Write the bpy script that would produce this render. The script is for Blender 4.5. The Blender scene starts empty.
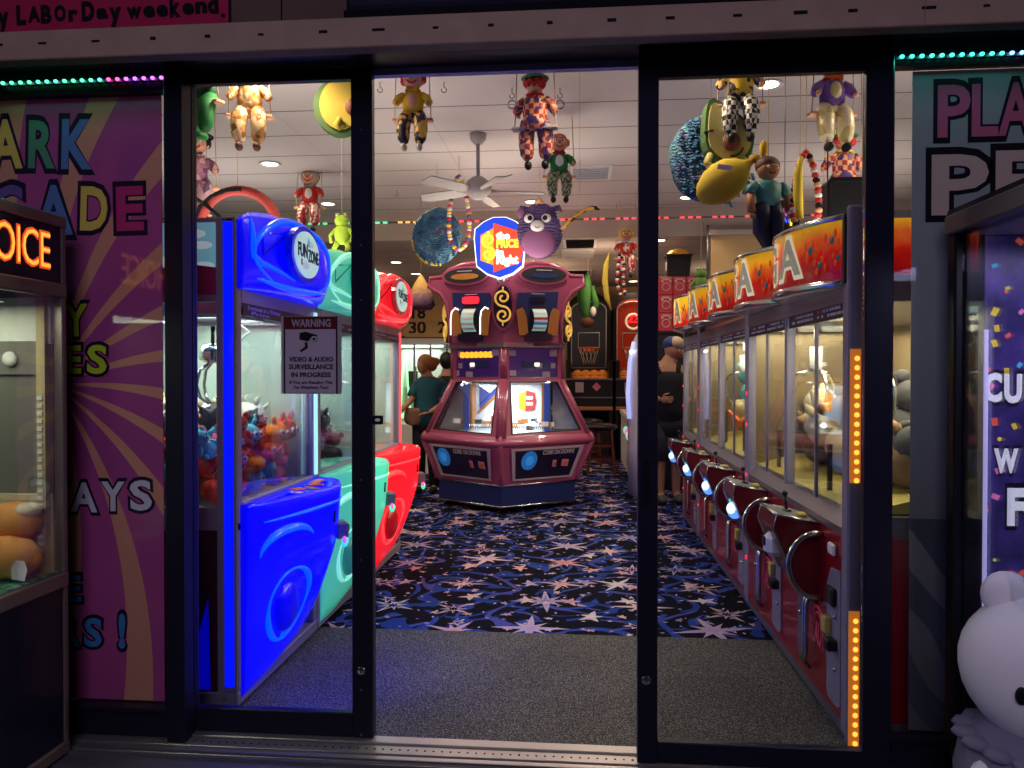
import bpy, math, random
from mathutils import Vector, Matrix, Euler, noise
R = random.Random(7)
PI = math.pi
COL = bpy.context.scene.collection
F = 769.0; CAM = Vector((0, 0, 1.5)); PITCH = math.radians(0.72); YAW = math.radians(5.0)
S = 0.945           # the place was measured in units of 1.06 m; everything is brought to metres at the end
CROT = Euler((PI/2 - PITCH, 0, YAW)).to_matrix()

def ray(px, py): return (CROT @ Vector(((px-512)/F, (384-py)/F, -1))).normalized()
def at(px, py, Y):
    d = ray(px, py); return CAM + d*(Y/d.y)
def atx(px, py, X):
    d = ray(px, py); return CAM + d*(X/d.x)
def atz(px, py, z=0):
    d = ray(px, py); return CAM + d*((z-CAM.z)/d.z)

# ---------- materials
def lin(c):
    if isinstance(c, str):
        c = [int(c[i:i+2], 16)/255 for i in (0, 2, 4)]
    return tuple((v/12.92 if v <= .04045 else ((v+.055)/1.055)**2.4) for v in c[:3]) + (1,)
MATS = {}
class NT:
    """short helper for node trees"""
    def __init__(s, m):
        m.use_nodes = True; s.t = m.node_tree; s.t.nodes.clear(); s.out = s.t.nodes.new('ShaderNodeOutputMaterial')
    def n(s, typ, **kw):
        nd = s.t.nodes.new('ShaderNode'+typ)
        for k, v in kw.items():
            if k == 'i':
                for kk, vv in v.items(): s.put(nd, kk, vv)
            else: setattr(nd, k, v)
        return nd
    def put(s, nd, k, v):
        sk = nd.inputs[k]
        if isinstance(v, bpy.types.NodeSocket): s.t.links.new(v, sk)
        elif isinstance(v, bpy.types.Node): s.t.links.new(v.outputs[0], sk)
        else: sk.default_value = v
    def m(s, op, a, b=0.0, c=0.0, clamp=False):
        nd = s.n('Math', operation=op, use_clamp=clamp); s.put(nd, 0, a); s.put(nd, 1, b)
        if op in ('MULTIPLY_ADD', 'SMOOTH_MIN', 'COMPARE', 'WRAP'): s.put(nd, 2, c)
        return nd.outputs[0]
    def v(s, op, a, b=(0, 0, 0)):
        nd = s.n('VectorMath', operation=op); s.put(nd, 0, a)
        if op == 'SCALE': s.put(nd, 'Scale', b)
        else: s.put(nd, 1, b)
        return nd.outputs['Value'] if op in ('LENGTH', 'DOT_PRODUCT', 'DISTANCE') else nd.outputs[0]
    def mix(s, f, a, b):
        nd = s.n('Mix', data_type='RGBA'); s.put(nd, 0, f); s.put(nd, 6, a); s.put(nd, 7, b); return nd.outputs[2]
    def ramp(s, f, stops, interp='LINEAR'):
        nd = s.n('ValToRGB'); r = nd.color_ramp; r.interpolation = interp
        while len(r.elements) < len(stops): r.elements.new(.5)
        for e, (p, c) in zip(r.elements, stops): e.position = p; e.color = lin(c)
        s.put(nd, 0, f); return nd.outputs[0]
    def obj(s): return s.n('TexCoord').outputs['Object']
    def sep(s, v):
        nd = s.n('SeparateXYZ'); s.put(nd, 0, v); return nd.outputs
    def comb(s, x, y, z=0.0):
        nd = s.n('CombineXYZ'); s.put(nd, 0, x); s.put(nd, 1, y); s.put(nd, 2, z); return nd.outputs[0]
    def bsdf(s, col, rough=.6, metal=0., emc=None, ems=0., spec=.5, bump=None, bs=.3, coat=0.):
        b = s.n('BsdfPrincipled'); s.put(b, 'Base Color', col); s.put(b, 'Roughness', rough); s.put(b, 'Metallic', metal)
        s.put(b, 'Specular IOR Level', spec); s.put(b, 'Coat Weight', coat)
        if emc is not None: s.put(b, 'Emission Color', emc); s.put(b, 'Emission Strength', ems)
        if bump is not None:
            bb = s.n('Bump'); s.put(bb, 'Strength', bs); s.put(bb, 'Distance', .01); s.put(bb, 'Height', bump); s.put(b, 'Normal', bb)
        s.t.links.new(b.outputs[0], s.out.inputs[0]); return b
def newmat(name):
    m = bpy.data.materials.new(name); MATS[name] = m; return m, NT(m)
def mat(name, col='808080', rough=.6, metal=0., em=None, es=0., spec=.5, noise_=0., coat=0.):
    if name in MATS: return MATS[name]
    m, t = newmat(name); c = lin(col)
    if noise_:
        nz = t.n('TexNoise', i={'Vector': t.obj(), 'Scale': 9., 'Detail': 3.})
        dark = tuple(v*(1-noise_) for v in c[:3])+(1,)
        cc = t.mix(nz.outputs[0], dark, c)
    else: cc = c
    t.bsdf(cc, rough, metal, lin(em) if em else None, es, spec, coat=coat)
    m.diffuse_color = c
    return m
def glow(name, col, es=1.0): return mat(name, col, .5, 0, col, es)
def glass_mat(name='clear_glass', tint=(.97, .985, .98), gloss=.4, rough=.02):
    if name in MATS: return MATS[name]
    m, t = newmat(name)
    tr = t.n('BsdfTransparent', i={0: tint+(1,)}); gl = t.n('BsdfGlossy', i={'Roughness': rough, 0: (.9, .93, .95, 1)})
    fr = t.n('Fresnel', i={'IOR': 1.45}); f = t.m('MULTIPLY', fr.outputs[0], gloss)
    mx = t.n('MixShader', i={0: f, 1: tr, 2: gl}); t.t.links.new(mx.outputs[0], t.out.inputs[0]); return m

# ---------- mesh building
class MB:
    def __init__(s): s.v = []; s.f = []; s.mi = []; s.sm = []; s.cur = 0; s.mats = []
    def use(s, m):
        if m not in s.mats: s.mats.append(m)
        s.cur = s.mats.index(m); return s
    def add(s, vs, fs, smooth=False):
        o = len(s.v); s.v += [tuple(p) for p in vs]
        for f in fs: s.f.append(tuple(i+o for i in f)); s.mi.append(s.cur); s.sm.append(smooth)
        return s
    def box(s, x0, x1, y0, y1, z0, z1, b=0., M=None):
        if x0 > x1: x0, x1 = x1, x0
        if y0 > y1: y0, y1 = y1, y0
        if z0 > z1: z0, z1 = z1, z0
        b = min(b, (x1-x0)*.45, (y1-y0)*.45, (z1-z0)*.45)
        c = Vector(((x0+x1)/2, (y0+y1)/2, (z0+z1)/2)); h = ((x1-x0)/2, (y1-y0)/2, (z1-z0)/2)
        if b <= 0:
            vs = [c+Vector((sx*h[0], sy*h[1], sz*h[2])) for sz in (-1, 1) for sy in (-1, 1) for sx in (-1, 1)]
            fs = [(0, 2, 3, 1), (4, 5, 7, 6), (0, 1, 5, 4), (2, 6, 7, 3), (0, 4, 6, 2), (1, 3, 7, 5)]
        else:
            vs = []; idx = {}
            for sx in (-1, 1):
                for sy in (-1, 1):
                    for sz in (-1, 1):
                        for ax in range(3):
                            p = [sx*(h[0]-b), sy*(h[1]-b), sz*(h[2]-b)]; p[ax] = (sx, sy, sz)[ax]*h[ax]
                            idx[(sx, sy, sz, ax)] = len(vs); vs.append(c+Vector(p))
            fs = []
            for ax in range(3):
                a1, a2 = [(1, 2), (2, 0), (0, 1)][ax]
                for sg in (-1, 1):
                    q = []
                    for (u, w) in ((-1, -1), (1, -1), (1, 1), (-1, 1)):
                        k = [0, 0, 0]; k[ax] = sg; k[a1] = u; k[a2] = w; q.append(idx[tuple(k)+(ax,)])
                    fs.append(tuple(q if sg > 0 else q[::-1]))
                for u in (-1, 1):       # edges parallel to ax
                    for w in (-1, 1):
                        k0 = [0]*3; k1 = [0]*3; k0[ax] = -1; k1[ax] = 1
                        for k in (k0, k1): k[a1] = u; k[a2] = w
                        q = [idx[tuple(k0)+(a1,)], idx[tuple(k1)+(a1,)], idx[tuple(k1)+(a2,)], idx[tuple(k0)+(a2,)]]
                        fs.append(tuple(q if u*w < 0 else q[::-1]))
            for sx in (-1, 1):
                for sy in (-1, 1):
                    for sz in (-1, 1):
                        q = [idx[(sx, sy, sz, a)] for a in range(3)]; fs.append(tuple(q if sx*sy*sz > 0 else q[::-1]))
        if M is not None: vs = [M @ p for p in vs]
        return s.add(vs, fs)
    def loft(s, rings, cap0=True, cap1=True, closed=True, smooth=True, loop=False):
        n = len(rings[0]); vs = [p for r in rings for p in r]; fs = []
        nr = len(rings)
        for i in range(nr if loop else nr-1):
            a, b = i*n, ((i+1) % nr)*n
            for j in range(n if closed else n-1):
                k = (j+1) % n; fs.append((a+j, a+k, b+k, b+j))
        o = len(s.v); s.add(vs, fs, smooth)
        if cap0 and not loop: s.f.append(tuple(o+i for i in range(n))[::-1]); s.mi.append(s.cur); s.sm.append(False)
        if cap1 and not loop: s.f.append(tuple(o+(nr-1)*n+i for i in range(n))); s.mi.append(s.cur); s.sm.append(False)
        return s
    def tube(s, pts, r, n=8, closed=False, caps=True):
        pts = [Vector(p) for p in pts]; m = len(pts)
        rr = r if isinstance(r, (list, tuple)) else [r]*m
        rings = []; up = None
        for i, p in enumerate(pts):
            if closed: t = pts[(i+1) % m]-pts[i-1]
            else: t = pts[min(i+1, m-1)]-pts[max(i-1, 0)]
            t.normalize()
            if up is None: up = t.orthogonal().normalized()
            up = (up - t*up.dot(t)); up = up.normalized() if up.length > 1e-6 else t.orthogonal().normalized()
            sd = t.cross(up)
            rings.append([p + (up*math.cos(2*PI*k/n) + sd*math.sin(2*PI*k/n))*rr[i] for k in range(n)])
        return s.loft(rings, caps, caps, True, True, closed)
    def rod(s, a, b, r, n=10): return s.tube([a, b], r, n)
    def ell(s, c, r, nu=12, nv=8, M=None):
        c = Vector(c); r = (r, r, r) if not isinstance(r, (tuple, list)) else r
        vs = []; fs = []
        for i in range(1, nv):
            th = PI*i/nv
            for j in range(nu):
                ph = 2*PI*j/nu; q = Vector((r[0]*math.sin(th)*math.cos(ph), r[1]*math.sin(th)*math.sin(ph), r[2]*math.cos(th)))
                vs.append(c + (M @ q if M is not None else q))
        top = len(vs); q = Vector((0, 0, r[2])); vs.append(c+(M @ q if M is not None else q)); vs.append(c-(M @ q if M is not None else q))
        for i in range(nv-2):
            for j in range(nu):
                k = (j+1) % nu; fs.append((i*nu+j, (i+1)*nu+j, (i+1)*nu+k, i*nu+k))
        for j in range(nu):
            k = (j+1) % nu; fs.append((top, j, k)); fs.append((top+1, (nv-2)*nu+k, (nv-2)*nu+j))
        return s.add(vs, fs, True)
    def lathe(s, prof, c=(0, 0, 0), n=20, M=None, smooth=True):
        c = Vector(c); rings = []
        for (r, z) in prof:
            rings.append([c+(M @ Vector((r*math.cos(2*PI*k/n), r*math.sin(2*PI*k/n), z)) if M is not None else Vector((r*math.cos(2*PI*k/n), r*math.sin(2*PI*k/n), z))) for k in range(n)])
        return s.loft(rings, True, True, True, smooth)
    def prism(s, poly, o, u, v, d):
        """polygon poly (2-D) at origin o with axes u, v extruded by vector d"""
        o, u, v, d = Vector(o), Vector(u), Vector(v), Vector(d)
        a = [o+u*p[0]+v*p[1] for p in poly]; b = [p+d for p in a]; n = len(a)
        fs = [tuple(range(n))[::-1], tuple(range(n, 2*n))]+[(i, (i+1) % n, (i+1) % n+n, i+n) for i in range(n)]
        return s.add(a+b, fs)
    def quad(s, a, b, c, d, th=None):
        a, b, c, d = map(Vector, (a, b, c, d))
        if th is None: return s.add([a, b, c, d], [(0, 1, 2, 3)])
        n = (b-a).cross(d-a).normalized()*th
        return s.add([a, b, c, d, a-n, b-n, c-n, d-n], [(0, 1, 2, 3), (7, 6, 5, 4), (0, 4, 5, 1), (1, 5, 6, 2), (2, 6, 7, 3), (3, 7, 4, 0)])
    def frame(s, outer, inner, th):
        """ring between two quads (4 points each, same winding) with thickness th"""
        o = [Vector(p) for p in outer]; i = [Vector(p) for p in inner]; n = (o[1]-o[0]).cross(o[3]-o[0]).normalized()*th
        k = len(o); vs = o+i+[p-n for p in o]+[p-n for p in i]; fs = []
        for a in range(k):
            b = (a+1) % k
            fs += [(a, b, k+b, k+a), (2*k+a, 3*k+a, 3*k+b, 2*k+b), (a, 2*k+a, 2*k+b, b), (k+a, k+b, 3*k+b, 3*k+a)]
        return s.add(vs, fs)
    def text(s, txt, o, u, v, size, width=None, ext=.002, off=0., align='CENTER', spacing=1.):
        cu = bpy.data.curves.new('t', 'FONT'); cu.body = txt; cu.size = 1; cu.align_x = align; cu.align_y = 'CENTER'
        cu.extrude = .5; cu.offset = off; cu.resolution_u = 3; cu.space_character = spacing
        ob = bpy.data.objects.new('t', cu); COL.objects.link(ob)
        dg = bpy.context.evaluated_depsgraph_get(); me = bpy.data.meshes.new_from_object(ob.evaluated_get(dg))
        xs = [p.co.x for p in me.vertices] or [0, 1]; sx = size
        if width: sx = width/max(max(xs)-min(xs), 1e-4)
        o, u, v = Vector(o), Vector(u).normalized(), Vector(v).normalized(); n = u.cross(v)
        xm = 0 if align != 'CENTER' else (max(xs)+min(xs))/2
        vs = [o+u*(p.co.x-xm)*sx+v*p.co.y*size+n*(p.co.z+.5)*ext for p in me.vertices]
        s.add(vs, [tuple(pl.vertices) for pl in me.polygons])
        bpy.data.objects.remove(ob); bpy.data.curves.remove(cu); bpy.data.meshes.remove(me); return s
    def warp(s, fn): s.v = [tuple(fn(Vector(p))) for p in s.v]; return s
    def split(s, name, m=None, parent=None):
        up = list(range(len(s.v)))
        def fd(i):
            while up[i] != i: up[i] = up[up[i]]; i = up[i]
            return i
        for f in s.f:
            for i in f[1:]: up[fd(i)] = fd(f[0])
        gs = {}
        for k, f in enumerate(s.f): gs.setdefault(fd(f[0]), []).append(k)
        for ks in gs.values():
            q = MB(); q.mats = s.mats; mp = {}
            for k in ks:
                for i in s.f[k]: mp.setdefault(i, len(mp))
            q.v = [s.v[i] for i in mp]; q.f = [tuple(mp[i] for i in s.f[k]) for k in ks]; q.mi = [s.mi[k] for k in ks]; q.sm = [s.sm[k] for k in ks]
            q.build(name, m, parent)
    def build(s, name, m=None, parent=None, loc=(0, 0, 0), **props):
        me = bpy.data.meshes.new(name); me.from_pydata(s.v, [], s.f)
        ms = s.mats if s.mats else [m]
        for q in ms: me.materials.append(MATS[q] if isinstance(q, str) else q)
        me.polygons.foreach_set('material_index', s.mi if s.mats else [0]*len(s.f)); me.polygons.foreach_set('use_smooth', s.sm)
        me.update()
        ob = bpy.data.objects.new(name, me); COL.objects.link(ob); ob.location = loc
        if parent: ob.parent = parent
        for k, v_ in props.items(): ob[k] = v_
        return ob

def thing(name, label, cat, loc=(0, 0, 0), rz=0., group=None, sc=1., rot=None):
    o = bpy.data.objects.new(name, None); COL.objects.link(o); o.location = loc
    o.rotation_euler = rot if rot else (0, 0, rz); o.scale = (sc,)*3
    o.empty_display_size = .1; o['label'] = label; o['category'] = cat
    if group: o['group'] = group
    return o
def tag(o, label, cat, group=None):
    o['label'] = label; o['category'] = cat
    if group: o['group'] = group
    return o
def struct(name, mb, m=None, parent=None, loc=(0, 0, 0)):
    o = mb.build(name, m, parent, loc)
    if not parent: o['kind'] = 'structure'
    return o
def copy_tree(o, parent=None):
    c = o.copy(); COL.objects.link(c); c.parent = parent
    for ch in [q for q in bpy.data.objects if q.parent == o]: copy_tree(ch, c)
    return c
def skin(verts, edges, radii, root=0, sub=1):
    me = bpy.data.meshes.new('sk'); me.from_pydata([tuple(v) for v in verts], edges, []); ob = bpy.data.objects.new('sk', me); COL.objects.link(ob)
    md = ob.modifiers.new('s', 'SKIN'); md.use_smooth_shade = True
    for i, r in enumerate(radii):
        sv = me.skin_vertices[0].data[i]; sv.radius = (r, r) if not isinstance(r, tuple) else r; sv.use_root = (i == root)
    if sub: ob.modifiers.new('u', 'SUBSURF').levels = sub
    dg = bpy.context.evaluated_depsgraph_get(); out = bpy.data.meshes.new_from_object(ob.evaluated_get(dg))
    vs = [v.co.copy() for v in out.vertices]; fs = [tuple(p.vertices) for p in out.polygons]
    bpy.data.objects.remove(ob); bpy.data.meshes.remove(me); bpy.data.meshes.remove(out)
    return vs, fs
def arc(c, r, a0, a1, n, ax=(1, 0, 0), ay=(0, 0, 1)):
    c, ax, ay = Vector(c), Vector(ax), Vector(ay)
    return [c+ax*r*math.cos(a0+(a1-a0)*i/(n-1))+ay*r*math.sin(a0+(a1-a0)*i/(n-1)) for i in range(n)]
def light(name, kind, loc, power, col='FFFFFF', size=.1, rot=None, spot=None, shape=None, sy=None, blend=.4):
    l = bpy.data.lights.new(name, kind); l.energy = power; l.color = lin(col)[:3]
    if kind == 'AREA':
        l.size = size
        if sy: l.shape = 'RECTANGLE'; l.size_y = sy
    else: l.shadow_soft_size = size
    if spot: l.spot_size = math.radians(spot); l.spot_blend = blend
    o = bpy.data.objects.new(name, l); COL.objects.link(o); o.location = loc
    if rot: o.rotation_euler = rot
    if 'spill' in name or 'glow' in name or 'rear' in name: o.visible_glossy = False
    return o
# common materials
M = mat
M('black_alu', '14151C', .35, .6); M('black_paint', '101014', .5); M('chrome', 'C8CACC', .18, 1.); M('steel', '9A98A0', .38, .85)
M('dark_rubber', '0C0C0E', .8); M('white_plastic', 'D8D8D8', .4); M('grey_metal', '77757F', .4, .6); M('cream', 'D9C9A8', .7)
M('red_panel', '620F1A', .35, coat=.3); M('black_gloss', '0A0A0C', .2); M('wood', '8A5A34', .6, noise_=.4); M('rope', 'C8B090', .8)
M('gold', 'C89A3C', .35, .7); M('skin', 'C99878', .6); M('white_card', 'E0DEDA', .7); M('dark_ink', '15151C', .7)
glass_mat(); glass_mat('door_glass', (.9, .91, .93), .55)
def pile_mat():
    m, t = newmat('plush_fabric'); oi = t.n('ObjectInfo'); nz = t.n('TexNoise', i={'Vector': t.obj(), 'Scale': 60., 'Detail': 2.})
    t.bsdf(oi.outputs['Color'], .85, bump=nz.outputs[0], bs=.5)
pile_mat()
# ================= materials of the setting
def carpet_mat():
    m, t = newmat('star_carpet'); P = t.obj()
    col = lin('0A0C1E')
    nz = t.n('TexNoise', i={'Vector': P, 'Scale': 1.6, 'Detail': 1.}); off = t.v('SCALE', t.v('SUBTRACT', nz.outputs['Color'], (.5, .5, .5)), .55)
    Pd = t.v('ADD', P, off)
    # swirling ribbons
    for sc, k, c1, w, sh in ((1.3, 5.2, '2B46A0', .11, 0.), (1.05, 4.2, '4A4FA0', .07, 3.7), (2.0, 3.0, '24408E', .07, 9.1)):
        vo = t.n('TexVoronoi', voronoi_dimensions='2D', i={'Vector': t.v('ADD', Pd, (sh, sh*.7, 0)), 'Scale': sc, 'Randomness': .8})
        pos = t.v('SUBTRACT', t.v('SCALE', t.v('ADD', Pd, (sh, sh*.7, 0)), 1.0), vo.outputs['Position'])
        x = t.sep(pos); ang = t.m('ARCTAN2', x[1], x[0]); d = t.v('LENGTH', pos)
        sp = t.m('FRACT', t.m('ADD', t.m('MULTIPLY', d, k), t.m('DIVIDE', ang, 2*PI)))
        band = t.m('LESS_THAN', t.m('ABSOLUTE', t.m('SUBTRACT', sp, .5)), w)
        fade = t.m('GREATER_THAN', t.n('TexNoise', i={'Vector': P, 'Scale': 2.3+sh*.1}).outputs[0], .46)
        band = t.m('MULTIPLY', band, fade)
        nd = t.mix(band, col, lin(c1)); col = nd
    def stars(col, sc, n, r, tip, seed, pal, hollow=0.):
        vec = t.v('SCALE', t.v('ADD', P, (seed*1.37, seed*2.1, 0)), sc)
        vo = t.n('TexVoronoi', voronoi_dimensions='2D', i={'Vector': vec, 'Scale': 1., 'Randomness': .55})
        loc = t.v('SUBTRACT', vec, vo.outputs['Position']); x = t.sep(loc); rc = t.sep(vo.outputs['Color'])
        ang = t.m('ADD', t.m('ARCTAN2', x[1], x[0]), t.m('MULTIPLY', rc[0], 6.283)); d = t.v('LENGTH', t.v('MULTIPLY', loc, (1, 1, 0)))
        fa = t.m('FRACT', t.m('MULTIPLY', ang, n/(2*PI))); tri = t.m('ABSOLUTE', t.m('SUBTRACT', t.m('MULTIPLY', fa, 2.), 1.))
        tri = t.m('SUBTRACT', 1., tri)
        alt = t.m('ADD', .8, t.m('MULTIPLY', .2, t.m('COSINE', t.m('MULTIPLY', ang, n/2. if n % 2 == 0 else 2.))))
        ro = t.m('MULTIPLY', t.m('MULTIPLY', alt, r), t.m('ADD', .55, t.m('MULTIPLY', rc[1], .45)))
        Rr = t.m('DIVIDE', ro, t.m('ADD', 1., t.m('MULTIPLY', tri, tip)))
        q = t.m('DIVIDE', d, Rr); inside = t.m('LESS_THAN', q, 1.)
        pc = t.ramp(rc[2], pal, 'CONSTANT')
        shade = t.mix(t.m('GREATER_THAN', q, .5), pc, t.mix(.55, pc, lin('C8B8D0')))
        if hollow:
            hol = t.m('MULTIPLY', t.m('LESS_THAN', q, .55), t.m('LESS_THAN', rc[1], hollow)); inside = t.m('SUBTRACT', inside, hol)
        return t.mix(inside, col, shade)
    pink = [(0, 'D99A9A'), (.22, 'B8A0C8'), (.42, 'E0B8A8'), (.6, '8C80B8'), (.78, 'D8CCD0'), (.9, 'D08890')]
    col = stars(col, 1.95, 8, .50, 2.4, 1., pink, .3)
    col = stars(col, 2.6, 5, .30, 1.7, 4., pink, .35)
    col = stars(col, 4.2, 5, .19, 1.4, 8., pink)
    col = stars(col, 7., 4, .13, .9, 12., [(0, 'D0D0E0'), (.5, 'B0A0C0')])
    fn = t.n('TexNoise', i={'Vector': P, 'Scale': 260., 'Detail': 1.})
    col = t.mix(.42, col, t.n('Mix', data_type='RGBA', blend_type='MULTIPLY', i={0: 1., 6: col, 7: fn.outputs['Color']}).outputs[2])
    t.bsdf(col, .95, spec=.1, bump=fn.outputs[0], bs=.4)
carpet_mat()
def mat_mat():
    m, t = newmat('entrance_mat_fabric'); P = t.obj()
    a = t.n('TexNoise', i={'Vector': P, 'Scale': 190., 'Detail': 2.}); b = t.n('TexNoise', i={'Vector': P, 'Scale': 2.2, 'Detail': 2.})
    c = t.ramp(a.outputs[0], [(.32, '2A2A2C'), (.52, '565552'), (.68, 'A09C98')])
    c = t.n('Mix', data_type='RGBA', blend_type='MULTIPLY', i={0: .35, 6: c, 7: b.outputs[0]}).outputs[2]
    t.bsdf(c, .95, spec=.1, bump=a.outputs[0], bs=.6)
mat_mat()
def ceil_mat(name, col, pitch):
    m, t = newmat(name); x = t.sep(t.obj())
    fy = t.m('ABSOLUTE', t.m('SUBTRACT', t.m('FRACT', t.m('DIVIDE', t.m('ADD', x[1], .12), pitch)), .5))
    ln = t.m('GREATER_THAN', fy, .487)
    fx = t.m('ABSOLUTE', t.m('SUBTRACT', t.m('FRACT', t.m('DIVIDE', x[0], pitch*2)), .5)); lx = t.m('MULTIPLY', t.m('GREATER_THAN', fx, .4975), .35)
    nz = t.n('TexNoise', i={'Vector': t.obj(), 'Scale': .9, 'Detail': 3.})
    base = t.mix(nz.outputs[0], lin(col), tuple(v*.82 for v in lin(col)[:3])+(1,))
    c = t.mix(t.m('MAXIMUM', ln, lx), base, lin('4A4440'))
    t.bsdf(c, .75)
ceil_mat('ceiling_planks', 'CFC6C4', .578); ceil_mat('rear_planks', 'BDB2AE', .578)
M('wall_paint', 'B7A183', .85, noise_=.12); M('wall_dark', '2A2730', .9, noise_=.2); M('beam_paint', 'B5A79A', .85)
M('tan_wall', 'C9A878', .8); M('pavement', '3A3836', .85, noise_=.5); M('outer_trim', '9A8678', .7, noise_=.35); M('wall_brown', '5A4A44', .8, noise_=.3)
M('wall_blue', '262B3A', .85, noise_=.3); M('threshold_metal', 'B8B4B6', .38, .8); M('door_dark', '1C1D2C', .38, .2)

YF = 3.0                       # plane of the shop front
# floors
m_ = MB().box(-7.0, 6.0, 4.42, 15.7, -.06, 0); struct('floor', m_, 'star_carpet')
# the mat reaches the side walls like wall-to-wall matting
mt = MB().box(-6.9, 5.9, 3.09, 4.42, -.06, .004).build('entrance_mat', 'entrance_mat_fabric'); tag(mt, 'speckled grey entrance mat between the threshold and the star carpet', 'mat')
m_ = MB().box(-8, 7, -2.5, 2.80, -.12, -.02); struct('ground', m_, 'pavement')
# room shell
struct('ceiling', MB().box(-7.0, 6.0, 3.1, 9.85, 3.6, 3.7), 'ceiling_planks')
struct('ceiling_rear', MB().box(-7.0, 6.0, 10.0, 15.7, 3.27, 3.7), 'rear_planks')
struct('ceiling_beam', MB().box(-7.0, 6.0, 9.85, 10.0, 3.24, 3.7), 'beam_paint')
struct('wall_left', MB().box(-7.1, -7.0, 3.1, 15.7, 0, 3.7), 'wall_paint')
struct('wall_right', MB().box(6.0, 6.1, 3.1, 15.7, 0, 3.7), 'wall_paint')
struct('wall_back', MB().box(-7.1, 6.1, 15.7, 15.8, 0, 3.7), 'wall_paint')
# tan bulkhead box at the right, with its ledges
b = MB(); p = at(711, 236, 9.7); q = at(711, 280, 9.7)
b.use('tan_wall').box(p.x, 6.0, 9.7, 9.84, q.z, p.z).use('beam_paint').box(p.x-.04, 6.0, 9.62, 9.84, q.z-.09, q.z, .01).box(p.x-.03, 6.0, 9.64, 9.84, p.z, p.z+.07, .01)
b.use('tan_wall').box(p.x+.18, 6.0, 9.76, 9.84, 0, q.z-.09)
struct('wall_bulkhead', b)
b = MB().use('steel').rod(at(708, 225, 9.7), at(708, 285, 9.7), .022).use('black_paint').box(at(705, 281, 9.66).x, at(711, 281, 9.66).x, 9.6, 9.72, at(708, 290, 9.6).z, at(708, 281, 9.6).z)
tag(b.build('conduit_pipe'), 'grey conduit pipe with a black box dropping beside the tan bulkhead', 'pipe')

# ================= shop front
def fx(px, Y=YF): return at(px, 400, Y).x
HT = 2.75                     # underside of the header
m_ = MB().box(-8, 6, 2.90, 3.12, HT, 3.7).box(-8, 6, 2.77, 2.90, HT-.02, 2.85)
struct('trim_1', m_, 'door_dark')
struct('wall_front_header', MB().box(-8, 6, 2.78, 2.90, 2.78, 4.2), 'wall_blue')
b = MB().use('outer_trim').box(-8, 6, 2.70, 2.765, 2.668, 2.775, .004)
b.use('dark_ink')
for i in range(24):
    x = -2.6+i*.207+R.uniform(-.02, .02); w = R.choice([.02, .03, .045]); b.box(x, x+w, 2.696, 2.70, 2.722, 2.728+R.uniform(0, .006))
b.use('outer_trim').box(1.15, 1.152, 2.695, 2.7, 2.668, 2.775)
struct('trim_2', b)
# brown panels between banner and the dark wall
b = MB().use('wall_brown').box(at(232, 10, 2.76).x, at(282, 10, 2.76).x-.003, 2.755, 2.785, 2.776, 3.3).box(at(282, 10, 2.76).x+.003, at(347, 10, 2.76).x, 2.755, 2.785, 2.776, 3.3)
struct('wall_panel_brown', b)
struct('trim_3', MB().box(at(347, 8, 2.74).x, 6, 2.70, 2.78, 2.776, 2.80), 'black_paint')
# threshold
b = MB().use('threshold_metal').box(-8, 6, 3.03, 3.09, -.05, .012, .003).box(-8, 6, 2.96, 3.025, -.05, .004, .002).box(-8, 6, 2.90, 2.952, -.05, .0, .002)
b.use('grey_metal').box(-8, 6, 2.78, 2.89, -.1, -.008, .002).box(-8, 6, 2.868, 2.874, -.09, .006).box(-8, 6, 2.905, 2.911, -.09, .008)
b.use('dark_ink')
for i in range(80): b.box(-1.7+i*.034, -1.692+i*.034, 2.99, 2.996, .003, .006)
struct('trim_4', b)

M('lilac_light_paint', 'A8A4E0', .6)  # lilac colour paints the purple light on the lintel band
struct('trim_6', MB().box(fx(372, 3.11), fx(640, 3.11), 3.10, 3.13, 2.722, 2.77), 'lilac_light_paint')
def leaf(name, x0, x1, Y, st0, st1, rb=.10, rt=.03):
    root = thing(name, '', ''); del root['label']; del root['category']; root['kind'] = 'structure'
    b = MB()
    b.box(x0, x0+st0, Y, Y+.045, .012, HT-.004, .004); b.box(x1-st1, x1, Y, Y+.045, .012, HT-.004, .004)
    b.box(x0+st0, x1-st1, Y+.003, Y+.042, .012, .012+rb, .004); b.box(x0+st0, x1-st1, Y+.003, Y+.042, HT-rt, HT-.004, .004)
    f = b.build('frame', 'door_dark', root); f['kind'] = 'structure'
    g = MB().box(x0+st0, x1-st1, Y+.018, Y+.026, .012+rb, HT-rt).build('glass', 'door_glass', root); g['kind'] = 'structure'
    return root, (x0, x1, Y)
# left sliding leaf and right sliding leaf
DL, _ = leaf('door_1', fx(168, 3.06), fx(372.5, 3.06), 3.06, .108, .088, rt=.052)
DR, _ = leaf('door_2', fx(638, 2.955), fx(893, 2.955), 2.955, .076, .100, rb=.082, rt=.127)
for (rt, px, py, Y) in ((DL, 361.5, 670, 3.06), (DR, 646, 679.5, 2.955)):
    c = at(px, py, Y); Mx = Matrix.Rotation(PI/2, 3, 'X')
    k = MB().use('chrome').lathe([(.0, .012), (.016, .012), (.018, .008), (.019, 0.), (.019, -.004)], c, 18, Mx).use('dark_ink').box(c.x-.002, c.x+.002, c.y-.0135, c.y-.012, c.z-.008, c.z+.008)
    o = k.build('lock_knob', None, rt); o['kind'] = 'structure'
c = at(380, 420, 3.05)   # black latch on the edge of the left leaf
k = MB().use('black_paint').box(c.x-.035, c.x+.012, 3.045, 3.06, c.z-.018, c.z+.018, .004).use('white_plastic').ell((c.x-.008, 3.044, c.z), (.011, .003, .007), 10, 6)
k.build('latch', None, DL)['kind'] = 'structure'
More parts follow.
